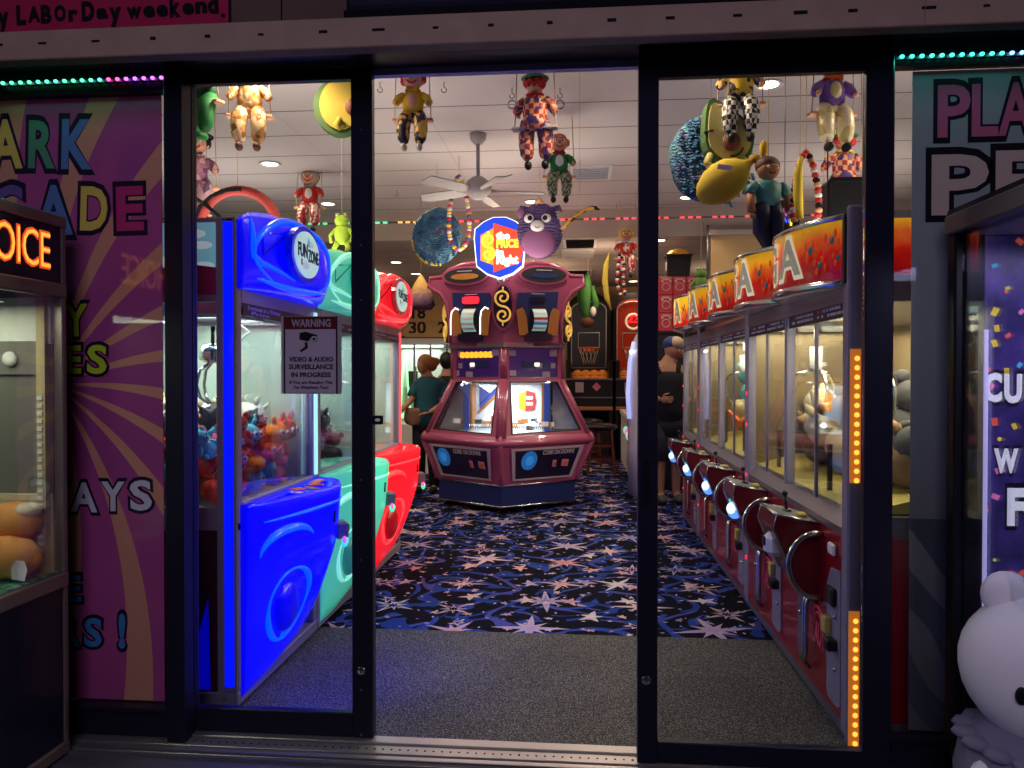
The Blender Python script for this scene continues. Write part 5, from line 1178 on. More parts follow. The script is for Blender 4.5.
b = MB().use('sign_white').box(.02, W4-.02, .6, .68, .75, H4-.1).use('mirror_back').box(W4*.3, W4*.5, .3, .58, .75, 1.3).box(W4*.55, W4*.62, .3, .4, .75, 1.5).use('dark_ink').box(W4*.36, W4*.46, .3, .5, 1.3, 1.55); b.build('back_panel', None, wc)
b = MB().use('green_tube').rod((W4*.12, .3, .85), (W4*.06, .3, 1.75), .02).rod((W4*.2, .4, .8), (W4*.27, .4, 1.8), .018).rod((W4*.4, .25, .9), (W4*.32, .25, 1.8), .015).use('inner_light').box(.1, W4-.1, .2, .26, H4-.13, H4-.11).use('green_tube').ell((W4*.33, .3, .86), (.1, .1, .05)); b.build('light_tube', None, wc)
light('cabinet_lamp', 'AREA', (c2.x+W4/2, 11.7, H4-.16), 4, 'F0FFF0', .6, (0, 0, 0))
# burlap cone shaped pinata
def burlap():
    m, t = newmat('burlap_fade'); x = t.sep(t.obj()); f = t.m('DIVIDE', x[2], .42); nz = t.n('TexNoise', i={'Vector': t.obj(), 'Scale': 22., 'Detail': 3.})
    c = t.ramp(t.m('ADD', f, t.m('MULTIPLY', t.m('SUBTRACT', nz.outputs[0], .5), .5)), [(0., '6A4868'), (.35, '8A6878'), (.6, 'C09850'), (1., 'D8B870')]); t.bsdf(c, .9, bump=nz.outputs[0], bs=1.)
burlap()
# ---------- things hanging over the aisle are in the next part
# man and woman
def hand(b, o, d, side, up, s_=1., curl=.4):
    """palm with four fingers and a thumb; d = pointing direction, side = toward the thumb, up = back of the hand"""
    o, d, side, up = Vector(o), Vector(d).normalized(), Vector(side).normalized(), Vector(up).normalized()
    Mx = Matrix((side, d, up)).transposed(); b.ell(o+d*.045*s_, (.038*s_, .05*s_, .016*s_), 10, 8, Mx)
    for k, (of, ln) in enumerate(((.027, .068), (.009, .076), (-.009, .070), (-.027, .055))):
        p0 = o+d*.07*s_+side*of*s_; p1 = p0+(d-up*curl*.4)*ln*.45*s_; p2 = p1+(d*.8-up*curl)*ln*.32*s_; p3 = p2+(d*.6-up*curl*1.3)*ln*.25*s_
        b.tube([p0, p1, p2, p3], [.0095*s_, .009*s_, .008*s_, .006*s_], 7)
    t0 = o+d*.02*s_+side*.03*s_; b.tube([t0, t0+(side*.8+d*.6)*.03*s_, t0+(side*.9+d*1.5)*.045*s_], [.012*s_, .010*s_, .007*s_], 7)
def body(b, J, R_, E, root=0):
    vs, fs = skin(J, E, R_, root); b.add(vs, fs, True)
M('skin_tan', 'B88868', .6); M('teal_shirt', '1E5868', .85); M('dark_cloth', '17181C', .9); M('camo_cloth', '30343A', .9, noise_=.6); M('blond_hair', 'B08048', .7, noise_=.4); M('black_hair', '120E0E', .6); M('cap_blue', '2A4478', .7); M('cap_cream', 'C8B898', .7); M('tan_bag', '7A5A48', .7); M('grey_shoe', '4A4644', .7)
def face_bits(p, c, f, sx, s_=1.):
    """eyes, brows, nose, mouth on a head at c looking along f"""
    c, f = Vector(c), Vector(f).normalized(); u = Vector((0, 0, 1)); sd = f.cross(u).normalized(); b = MB().use('white_card')
    for k in (-1, 1): b.use('white_card').ell(c+f*.088*s_+sd*k*.033*s_+u*.0, (.014*s_, .014*s_, .009*s_), 8, 6).use('dark_ink').ell(c+f*.099*s_+sd*k*.033*s_, (.006*s_,)*3, 6, 5)
    b.use(sx).ell(c+f*.102*s_-u*.03*s_, (.014*s_, .014*s_, .022*s_), 8, 6).use('prize_red').ell(c+f*.090*s_-u*.062*s_, (.022*s_, .016*s_, .007*s_), 8, 6); b.build('face', None, p)
# woman seen from behind and side, leaning over the game at the left
wx = at(431, 400, 9.6).x
w = thing('person', 'person in teal t-shirt with a blond bun and tan bag, bent over a game', 'person', (wx, 9.6, 0), .0)
J = [(-.06, 0, .93), (-.05, 0, 1.08), (-.03, -.01, 1.24), (-.03, -.02, 1.38), (-.05, -.03, 1.47), (-.075, -.04, 1.60),
     (.13, .02, 1.36), (.16, -.08, 1.12), (.0, -.16, 1.02), (-.15, -.02, 1.36), (-.24, -.12, 1.16), (-.36, -.2, 1.03),
     (.02, .0, .88), (.03, -.02, .5), (.04, .03, .09), (.03, -.1, .04), (-.14, .0, .88), (-.14, -.04, .5), (-.15, .03, .09), (-.16, -.1, .04)]
Rr = [.14, .12, .13, .13, .055, .09, .06, .042, .028, .06, .042, .028, .09, .058, .04, .035, .09, .058, .04, .035]
E = [(0, 1), (1, 2), (2, 3), (3, 4), (4, 5), (3, 6), (6, 7), (7, 8), (3, 9), (9, 10), (10, 11), (0, 12), (12, 13), (13, 14), (14, 15), (0, 16), (16, 17), (17, 18), (18, 19)]
b = MB().use('skin_tan'); body(b, J, Rr, E); b.ell((-.085, -.05, 1.61), (.082, .095, .115), 14, 10); hand(b, (-.36, -.2, 1.03), (-.8, -.4, -.2), (0, -1, 0), (0, .2, 1)); hand(b, (0, -.16, 1.02), (-.8, -.4, -.1), (0, 1, 0), (0, 0, 1)); b.build('body', None, w)
b = MB().use('teal_shirt').loft([[(cx_+w_*math.cos(t), cy_+d_*math.sin(t), z) for t in [2*PI*k/18 for k in range(18)]] for cx_, cy_, w_, d_, z in ((-.06, 0, .19, .15, .86), (-.055, 0, .18, .145, .98), (-.04, -.005, .175, .14, 1.12), (-.03, -.01, .19, .145, 1.26), (-.025, -.02, .19, .13, 1.38), (-.03, -.02, .13, .09, 1.45), (-.045, -.03, .07, .065, 1.475))]).tube([(.09, .0, 1.39), (.15, .01, 1.36), (.17, -.03, 1.25), (.17, -.05, 1.20)], [.075, .078, .07, .066], 10).tube([(-.11, -.02, 1.39), (-.17, -.03, 1.35), (-.21, -.07, 1.26), (-.22, -.085, 1.22)], [.075, .078, .07, .066], 10); b.build('shirt', None, w)
b = MB().use('dark_cloth').loft([[(-.06+w_*math.cos(t), .14/.18*w_*math.sin(t), z) for t in [2*PI*k/18 for k in range(18)]] for w_, z in ((.15, .76), (.185, .84), (.175, .97))]).tube([(.02, 0, .86), (.025, -.01, .66), (.03, -.02, .5), (.04, .03, .09)], [.10, .095, .08, .062], 12).tube([(-.14, 0, .86), (-.14, -.02, .66), (-.14, -.04, .5), (-.15, .03, .09)], [.10, .095, .08, .062], 12); b.build('trousers', None, w)
b = MB().use('dark_cloth').ell((.035, -.06, .045), (.05, .13, .045)).ell((-.155, -.06, .045), (.05, .13, .045)); b.split('shoe', None, w)
b = MB().use('blond_hair').ell((-.065, -.03, 1.645), (.105, .115, .115), 14, 10).ell((.01, .03, 1.63), (.07, .075, .095), 12, 8).ell((.055, .05, 1.66), (.05, .05, .055), 10, 8); b.build('hair', None, w)
face_bits(w, (-.085, -.05, 1.61), (-.95, -.3, -.2), 'skin_tan')
b = MB().use('tan_bag').loft([[(-.20+w_*math.cos(t), -.10+.06*math.sin(t), z) for t in [2*PI*k/14 for k in range(14)]] for w_, z in ((.04, .86), (.10, .88), (.13, .94), (.12, 1.02), (.09, 1.08))]).tube([(-.3, -.1, 1.1), (-.2, -.08, 1.35), (-.06, -.02, 1.42), (-.06, -.1, 1.1)], .012, 6); tag(b.build('shoulder_bag', None, None, (wx, 9.6, 0)), 'tan slouchy shoulder bag hanging at the side of the person in teal', 'bag')
# second person mostly hidden behind
w2x = at(446, 400, 10.1).x; w = thing('person', 'person with short black hair hidden behind the one in teal', 'person', (w2x, 10.15, 0), PI)
J2 = [(0, 0, .93), (0, 0, 1.1), (0, 0, 1.3), (0, 0, 1.42), (0, -.01, 1.5), (0, -.02, 1.62), (.17, 0, 1.38), (.21, -.04, 1.12), (.19, -.12, .9), (-.17, 0, 1.38), (-.21, -.04, 1.12), (-.19, -.12, .9), (.09, 0, .86), (.1, 0, .48), (.1, .03, .08), (.1, -.1, .04), (-.09, 0, .86), (-.1, 0, .48), (-.1, .03, .08), (-.1, -.1, .04)]
b = MB().use('skin_tan'); body(b, J2, Rr, E); b.ell((0, -.02, 1.66), (.08, .095, .115), 14, 10); hand(b, J2[8], (0, -.2, -1), (-1, 0, 0), (1, 0, 0)); hand(b, J2[11], (0, -.2, -1), (1, 0, 0), (-1, 0, 0)); b.build('body', None, w)
b = MB().use('dark_cloth').loft([[(w_*math.cos(t), d_*math.sin(t), z) for t in [2*PI*k/18 for k in range(18)]] for w_, d_, z in ((.18, .14, .86), (.18, .14, 1.1), (.20, .15, 1.28), (.19, .13, 1.4), (.08, .07, 1.48))]).tube([(.12, 0, 1.41), (.18, 0, 1.37), (.2, -.02, 1.2)], [.075, .08, .066], 10).tube([(-.12, 0, 1.41), (-.18, 0, 1.37), (-.2, -.02, 1.2)], [.075, .08, .066], 10); body(b, [(0, 0, .96), (0, 0, .86), (.09, 0, .8), (.1, 0, .48), (.1, .03, .1), (-.09, 0, .8), (-.1, 0, .48), (-.1, .03, .1)], [.15, .15, .1, .075, .06, .1, .075, .06], [(0, 1), (1, 2), (2, 3), (3, 4), (1, 5), (5, 6), (6, 7)]); b.build('clothes', None, w)
MB().use('black_hair').ell((0, .012, 1.685), (.095, .108, .118), 14, 10).build('hair', None, w); face_bits(w, (0, -.02, 1.66), (0, -1, 0), 'skin_tan')
# man in a tank top, turned toward the right row
mc = atz(668, 503); w = thing('person', 'person in black tank top, camouflage shorts and blue cap beside the right row', 'person', (mc.x, mc.y, 0), 0., None, 1.08)
J3 = [(0, 0, .97), (0, 0, 1.12), (-.01, -.01, 1.30), (-.01, -.01, 1.43), (.01, -.02, 1.53), (.04, -.03, 1.64), (.15, .02, 1.42), (.22, .06, 1.17), (.12, -.1, 1.10), (-.18, -.03, 1.42), (-.25, -.06, 1.17), (-.10, -.19, 1.12), (.08, .02, .9), (.09, .0, .5), (.09, .06, .09), (.12, -.06, .04), (-.09, -.02, .9), (-.08, -.04, .5), (-.08, .02, .09), (-.06, -.12, .04)]
R3 = [.15, .14, .155, .15, .062, .09, .068, .046, .03, .068, .046, .03, .1, .066, .045, .04, .1, .066, .045, .04]
b = MB().use('skin_tan'); body(b, J3, R3, E); b.ell((.045, -.03, 1.66), (.09, .098, .118), 14, 10); hand(b, J3[11], (1, -.1, .02), (0, -.1, 1), (0, -1, 0), 1., .25); hand(b, J3[8], (-1, -.2, 0), (0, -.1, 1), (0, -1, 0), 1., .25)
for k in (-1, 1): b.ell((.045+.0*k, -.03+.095*k*.2, 1.66), (.092, .03, .03), 8, 6)
b.build('body', None, w)
b = MB().use('dark_cloth').loft([[(-.01+w_*math.cos(t), -.01+d_*math.sin(t), z) for t in [2*PI*k/20 for k in range(20)]] for w_, d_, z in ((.19, .16, .90), (.19, .16, 1.02), (.19, .16, 1.16), (.205, .17, 1.30), (.20, .16, 1.38), (.17, .12, 1.42))]).tube([(.08, -.11, 1.38), (.10, -.05, 1.49), (.10, .03, 1.50), (.08, .11, 1.38)], .032, 8).tube([(-.10, -.12, 1.38), (-.12, -.06, 1.49), (-.12, .02, 1.50), (-.10, .10, 1.38)], .032, 8); b.build('tank_top', None, w)
b = MB().use('camo_cloth').loft([[(w_*math.cos(t), .8*w_*math.sin(t), z) for t in [2*PI*k/20 for k in range(20)]] for w_, z in ((.17, .74), (.2, .84), (.195, .95))]).tube([(.09, .01, .86), (.095, .0, .66), (.10, .0, .46)], [.115, .118, .11], 12).tube([(-.09, -.02, .86), (-.09, -.03, .66), (-.09, -.04, .46)], [.115, .118, .11], 12); b.build('shorts', None, w)
b = MB().use('grey_shoe').ell((.115, -.01, .05), (.055, .14, .05), 12, 8).ell((-.07, -.06, .05), (.055, .14, .05), 12, 8); b.split('shoe', None, w)
b = MB().use('cap_blue').ell((.04, -.02, 1.715), (.105, .115, .085), 16, 10).use('cap_cream').ell((.075, -.06, 1.72), (.085, .09, .075), 14, 10).use('cap_blue').prism([(-.05, -.05), (.05, -.05), (.06, .05), (0, .09), (-.06, .05)], (-.03, .1, 1.69), (1, 0, 0), (-.4, .9, -.1), (0, 0, .012)); b.build('cap', None, w)
face_bits(w, (.05, -.03, 1.65), (.8, -.6, -.1), 'skin_tan')
# string of lamps along the beam
r = thing('light_strip', 'long strip of small green and red lamps along the ceiling beam', 'string lights'); zl = at(640, 218, 9.83).z
for n_, c_ in (('beam_green', '50E090'), ('beam_red', 'F04850'), ('beam_amber', 'F0A050')): glow(n_, c_, 1.6)
xa = at(160, 218, 9.83).x; xb = at(860, 218, 9.83).x
MB().use('grey_metal').box(xa, xb, 9.842, 9.85, zl-.008, zl+.008).build('strip_tape', None, r)
nb = 90
for i in range(nb):
    if i % 4 == 3: continue
    x = xa+(xb-xa)*(i+.5)/nb; px = 160+700*(i+.5)/nb
    MB().box(-.03, .03, -.008, .0, -.012, .012, .004).build('bulb', 'beam_green' if px < 410 else ('beam_amber' if px < 470 else 'beam_red'), r, (x, 9.842, zl))
# air grilles on the rear ceiling and the air diffuser at the front
def grille(px0, px1, py, zc, dark, d, label):
    a = atz(px0, py, zc); c = atz(px1, py, zc); r = thing('air_vent', label, 'air vent', ((a.x+c.x)/2, a.y, zc)); h = (c.x-a.x)/2
    MB().use('white_plastic').frame([(-h, -d, -.012), (-h, d, -.012), (h, d, -.012), (h, -d, -.012)], [(-h+.04, -d+.04, -.012), (-h+.04, d-.04, -.012), (h-.04, d-.04, -.012), (h-.04, -d+.04, -.012)], .012).build('frame', None, r)
    MB().use('cab_black' if dark else 'grey_metal').box(-h+.04, h-.04, -d+.04, d-.04, -.004, -.001).build('duct', None, r)
    b = MB().use('cab_black' if dark else 'white_plastic'); n = 6
    for k in range(n): y = -d+.06+(2*d-.12)*k/(n-1); b.box(-h+.04, h-.04, y-.006, y+.006, -.02, -.004)
    b.build('louver', None, r)
grille(563, 597, 242, 3.27, True, .45, 'dark slotted air vent on the rear ceiling'); grille(562, 594, 254, 3.27, False, .4, 'white slotted air vent behind the dark one'); grille(560, 592, 273, 3.27, True, .4, 'farthest narrow air vent on the rear ceiling')
grille(571, 612, 173, 3.6, False, .28, 'white louvred air diffuser right of the ceiling fan')
# ceiling fan at rest
c = atz(478, 134, 3.6); fn_ = thing('ceiling_fan', 'white five blade ceiling fan on a long down rod', 'ceiling fan', (c.x, c.y, 3.6)); M('fan_white', 'A8A29C', .5)
zr = at(480, 190, c.y).z-3.6
MB().use('fan_white').lathe([(0, 0), (.075, 0), (.07, -.05), (.035, -.09), (0, -.09)], (0, 0, 0), 18).build('canopy', None, fn_)
MB().use('fan_white').rod((0, 0, -.05), (0, 0, zr+.1), .017).build('down_rod', None, fn_)
MB().use('fan_white').lathe([(0, .12), (.05, .11), (.10, .07), (.12, .03), (.12, -.02), (.08, -.05), (.05, -.08), (0, -.09)], (0, 0, zr), 20).build('motor', None, fn_)
for k in range(5):
    a = k*2*PI/5+.2; d = Vector((math.cos(a), math.sin(a), 0)); s_ = Vector((-d.y, d.x, 0))
    b = MB().use('fan_white').add([d*q+s_*wd+Vector((0, 0, zr+dz+(.02 if wd > 0 else -.015))) for dz in (-.012, -.002) for q, wd in ((.11, -.02), (.2, -.06), (.56, -.075), (.60, 0), (.56, .075), (.2, .06), (.11, .02))], [(0, 1, 2, 3, 4, 5, 6)[::-1], (7, 8, 9, 10, 11, 12, 13)]+[(i, (i+1) % 7, (i+1) % 7+7, i+7) for i in range(7)]); b.build('blade', None, fn_)
# ================= hanging clowns, pinatas and garlands
def cloth(name, a, b_, kind='check', sc=26., c3=None, rough=.45):
    m, t = newmat(name); P = t.obj()
    if kind == 'check':
        ck = t.n('TexChecker', i={'Vector': P, 'Scale': sc}); nz = t.n('TexNoise', i={'Vector': P, 'Scale': sc*.7}); 
        c = t.mix(ck.outputs[1], lin(a), lin(b_))
        if c3: c = t.mix(t.m('GREATER_THAN', nz.outputs[0], .56), c, lin(c3))
    else:
        v = t.n('TexVoronoi', i={'Vector': P, 'Scale': sc}); c = t.ramp(t.sep(v.outputs['Color'])[0], [(0, a), (.4, b_), (.75, c3 or a)], 'CONSTANT')
    nb_ = t.n('TexNoise', i={'Vector': P, 'Scale': 30., 'Detail': 2.}); t.bsdf(c, rough, .1, bump=nb_.outputs[0], bs=.6); return name
cloth('harlequin', 'D8D4C8', '181818', 'check', 34.); cloth('red_check', 'A02828', 'D8A078', 'check', 30., '40306A'); cloth('green_check', '5A7050', 'B0B088', 'check', 34., '3C4C38')
cloth('yellow_black', 'E0C050', '1C1C28', 'vor', 36., '40406A'); cloth('black_gold', '1C1A22', 'C8A040', 'vor', 34., '2A2848'); cloth('gold_foil', 'D09860', 'F0D0A0', 'vor', 26., 'A06838', .25); cloth('cream_silk', 'E0D0A0', 'C8B478', 'vor', 12., 'F0E0B8', .35)
cloth('pink_foil', 'B07890', 'D8B0B8', 'vor', 30., '705070', .25); cloth('white_red_dots', 'E0D8D0', 'B02028', 'vor', 40., 'E0D8D0'); cloth('bandana', '8A2030', 'D8C8B8', 'vor', 44., 'B04050')
for n, c in (('c_yellow', 'E0B820'), ('c_green', '1E7838'), ('c_red', 'C02828'), ('c_purple', '7850A0'), ('c_black', '17161A'), ('c_peach', 'D8A078'), ('c_orange', 'E06028'), ('c_dkgreen', '1E5038'), ('c_blue', '3858A0'), ('c_grey', 'A09890'), ('c_brown', '5A3420'), ('c_white', 'D8D4D0')): mat(n, c, .6)
def clown(c, label, shirt, trouser, hat=None, hair='c_orange', front='c_peach', collar='c_yellow', rz=0., sc=1., shoe='c_black', rope_to=3.6, bar=True, hatform='brim', back=False, hs=1.35, group='clown dolls sitting on swings under the ceiling'):
    """0.62 m tall puppet; origin at the seat bar"""
    r = thing('clown_doll', label, 'clown doll', c, rz, group, sc)
    b = MB().use(trouser)
    for sx in (-1, 1): b.tube([(sx*.045, .01, .03), (sx*.062, -.035, -.02), (sx*.068, -.05, -.10), (sx*.062, -.05, -.17), (sx*.055, -.05, -.20)], [.05, .055, .052, .045, .028], 10)
    b.ell((0, .01, .03), (.085, .06, .06), 12, 8); b.build('trousers', None, r)
    b = MB().use(shoe)
    for sx in (-1, 1): b.ell((sx*.058, -.07, -.235), (.026, .045, .030), 10, 8)
    b.split('shoe', None, r)
    b = MB().use(shirt).loft([[(w*math.cos(t), d*math.sin(t), z) for t in [2*PI*k/14 for k in range(14)]] for w, d, z in ((.075, .05, .03), (.082, .055, .08), (.085, .055, .14), (.07, .05, .19), (.03, .03, .21))])
    hands = [(-.125, -.05, .10), (.125, -.05, .10)]
    for sx in (-1, 1): b.tube([(sx*.065, 0, .18), (sx*.105, -.01, .15), (sx*.128, -.03, .11), (sx*.125, -.05, .105)], [.03, .036, .03, .02], 9)
    b.build('shirt', None, r)
    b = MB().use('skin')
    for sx in (-1, 1):
        o = Vector((sx*.125, -.06, .10)); b.ell(o, (.017, .018, .017), 8, 6)
        for k in range(4): b.tube([o+Vector((sx*.004, -.012, -.010+.007*k)), o+Vector((-sx*.012, -.022, -.010+.007*k))], [.0045, .003], 5)
        b.tube([o+Vector((0, -.01, .01)), o+Vector((-sx*.008, -.015, .022))], [.005, .003], 5)
    b.build('hands', None, r)
    if not back: MB().use(front).ell((0, -.04, .125), (.042, .022, .065), 12, 8).build('bib', None, r)
    b = MB().use(collar)
    for k in range(10): a = 2*PI*k/10; b.ell((.045*math.cos(a), .036*math.sin(a), .212), (.02, .02, .010), 8, 5)
    for sx in (-1, 1): b.loft([[(0, -.055, .205+dz) for dz in (-.006, .006, .006, -.006)], [(sx*.04, -.06, .205+dz) for dz in (-.024, .024, .024, -.024)], [(sx*.045, -.055, .205+dz) for dz in (-.02, .02, .02, -.02)]], smooth=False)
    b.build('collar', None, r)
    b = MB().use('skin').ell((0, -.005, .275), (.055, .055, .062), 16, 12)
    for sx in (-1, 1): b.ell((sx*.056, 0, .27), (.010, .012, .018), 8, 6)
    def big(p): return Vector((p.x*hs, p.y*hs, .215+(p.z-.215)*hs))
    hd_ = b.warp(big).build('head', None, r)
    b = MB().use('white_card')
    for sx in (-1, 1): b.use('white_card').ell((sx*.021, -.05, .285), (.012, .008, .014), 8, 6).use('dark_ink').ell((sx*.021, -.057, .285), (.005, .004, .008), 6, 5).use('c_brown').tube(arc((sx*.021, -.052, .292), .014, .4, 2.7, 6), .0025, 5)
    b.use('c_red').ell((0, -.063, .27), .010, 8, 6).tube(arc((0, -.052, .268), .028, PI*1.15, PI*1.85, 8), .005, 6).use('p_rose').ell((-.035, -.042, .262), (.010, .006, .010), 8, 6).ell((.035, -.042, .262), (.010, .006, .010), 8, 6); b.warp(big).build('face', None, hd_)
    b = MB().use(hair)
    for k in range(13): a = -.5+(PI+1.)*k/12; b.ell((.055*math.cos(a), .03*math.sin(a)+.012, .285+.012*math.sin(3*k)), (.022, .022, .026), 8, 6)
    if not hat: b.ell((0, .008, .315), (.054, .05, .032), 12, 8)
    b.warp(big).build('hair', None, hd_)
    if hat:
        b = MB().use(hat)
        if hatform == 'brim': b.lathe([(0, .315), (.085, .308), (.09, .315), (.055, .325), (.05, .375), (.04, .385), (0, .385)], (0, 0, 0), 18).use('c_yellow').lathe([(.057, .325), (.058, .345), (.05, .345), (.05, .325)], (0, 0, 0), 18)
        elif hatform == 'hood': b.ell((0, .012, .285), (.068, .062, .075), 14, 10)
        else: b.lathe([(0, .31), (.06, .31), (.055, .34), (.02, .40), (0, .42)], (0, 0, 0), 14)
        b.warp(big).build('hat', None, hd_)
    if bar:
        MB().use('c_peach' if trouser != 'red_check' else 'c_grey').box(-.155, .155, -.035, .035, -.022, -.002, .005).build('swing_bar', None, r)
        top = (rope_to+.004-c[2])/sc; b = MB().use('rope')
        for sx in (-1, 1): b.tube([(sx*.14, 0, -.02), (sx*.135, -.02, .12), (sx*.12, 0, top)], .0042, 5)
        b.build('ropes', None, r)
    return r
def hang(px, py, Y): return at(px, py, Y)
# seat positions (pixel of the swing bar) and distance
clown(hang(413, 119, 5.0), 'clown doll in yellow jacket and black gold trousers, hanging left in the open doorway', 'c_yellow', 'black_gold', None, 'c_red', collar='c_yellow', rz=.05, sc=.86, shoe='c_grey', group=None)
clown(hang(535, 127, 5.0), 'clown doll in red checked suit and green hat seen from behind, above the doorway', 'red_check', 'red_check', 'c_green', 'c_red', rz=PI-.1, hs=1.05, sc=.97, back=True, collar='c_red', group=None)
clown(hang(559, 176, 6.3), 'clown doll with red hair, green jacket and green checked trousers, hanging lowest', 'c_green', 'green_check', None, 'c_orange', 'c_white', 'c_red', rz=.12, sc=.88, group=None)
clown(hang(740, 104, 4.7), 'clown doll in black and white harlequin trousers in front of the avocado pinata', 'yellow_black', 'harlequin', None, 'c_yellow', 'c_yellow', 'c_yellow', rz=-.1, sc=.93, group=None)
clown(hang(832, 113, 4.7), 'clown doll in cream trousers with purple sleeves and a big orange bow, at upper right', 'c_purple', 'cream_silk', None, 'c_orange', 'cream_silk', 'c_orange', rz=.2, sc=.93, group=None)
clown(hang(844, 182, 5.2), 'clown doll in red diamonds and green hat sitting on its swing above the black speaker', 'red_check', 'red_check', 'c_green', 'c_red', rz=PI+.1, hs=1.05, sc=.92, back=True, group=None)
clown(hang(250, 115, 4.7), 'clown doll in shiny gold suit on a swing at upper left', 'gold_foil', 'gold_foil', None, 'c_orange', 'gold_foil', 'gold_foil', rz=.2, sc=.92, shoe='c_brown', group=None)
clown(hang(206, 104, 4.6), 'green suited doll beside the gold one at upper left', 'c_dkgreen', 'c_green', 'c_green', 'c_green', 'c_green', 'c_green', rz=-.5, sc=.95, shoe='c_green', hatform='hood', group=None)
clown(hang(310, 207, 7.8), 'clown doll in red jacket and red white dotted trousers above the blue machine header', 'c_red', 'bandana', 'c_grey', 'c_grey', 'c_white', 'c_grey', sc=1.02, rope_to=3.6, hatform='hood', group=None)
clown(hang(196, 186, 5.2), 'doll in pink foil suit with a black brimmed hat half behind the left jamb', 'pink_foil', 'pink_foil', 'c_black', 'c_black', 'pink_foil', 'pink_foil', rz=.4, sc=1.0, group=None)
clown(hang(626, 258, 9.6), 'small clown doll in red and white dots hanging far back under the beam', 'c_red', 'white_red_dots', None, 'c_yellow', 'white_red_dots', 'c_white', sc=.95, rope_to=3.6, group=None)
clown(hang(197, 215, 5.6), 'doll in dark pink foil hanging lower behind the left jamb', 'pink_foil', 'pink_foil', None, 'c_black', 'pink_foil', 'c_purple', rz=-.3, sc=.8, group=None)
# inflatable boxy toy replaced by a plain round headed doll in the same clothes
c = hang(768, 205, 4.55); r = thing('hanging_doll', 'big doll in teal shirt and navy trousers hanging beside the nearest marquee', 'doll', c, .25)
M('doll_teal', '4A9090', .5); M('doll_navy', '1C1C3C', .5); M('doll_skin', 'B07850', .5)
b = MB().use('doll_teal').loft([[(w*math.cos(t), d*math.sin(t), z) for t in [2*PI*k/16 for k in range(16)]] for w, d, z in ((.065, .045, -.01), (.075, .05, .05), (.085, .05, .11), (.05, .04, .135))])
for sx in (-1, 1): b.tube([(sx*.07, 0, .11), (sx*.105, 0, .09), (sx*.115, -.01, .055)], [.03, .032, .03], 10)
b.build('shirt', None, r)
b = MB().use('doll_skin').ell((0, 0, .205), (.066, .06, .065), 16, 12)
for sx in (-1, 1):
    b.tube([(sx*.115, -.01, .06), (sx*.118, -.02, .0), (sx*.115, -.03, -.05)], [.024, .026, .022], 9)
    for k in range(4): b.tube([(sx*.115+.009*(k-1.5), -.035, -.06), (sx*.115+.009*(k-1.5), -.045, -.085)], [.006, .004], 5)
b.build('body', None, r)
b = MB().use('doll_navy')
for sx in (-1, 1): b.tube([(sx*.035, 0, .0), (sx*.045, -.01, -.07), (sx*.045, .0, -.15), (sx*.03+.03, .02, -.21), (sx*.03+.05, .03, -.26)], [.045, .05, .045, .035, .022], 10)
b.build('trousers', None, r)
b = MB().use('c_brown').ell((0, .008, .225), (.072, .066, .058), 14, 10); b.build('hair', None, r)
b = MB().use('white_card').ell((-.024, -.054, .205), (.012, .006, .008), 8, 6).ell((.024, -.054, .205), (.012, .006, .008), 8, 6).use('dark_ink').ell((-.024, -.060, .205), .005, 6, 5).ell((.024, -.060, .205), .005, 6, 5).use('c_brown').tube(arc((0, -.052, .19), .022, PI*1.15, PI*1.85, 8), .004, 5); b.build('face', None, r)
MB().use('c_black').ell((.055, .0, -.28), (.026, .045, .026)).ell((.1, .0, -.28), (.026, .045, .026)).build('shoes', None, r); MB().use('rope').rod((0, 0, .26), (0, 0, 3.6-c.z), .003, 5).build('string', None, r)
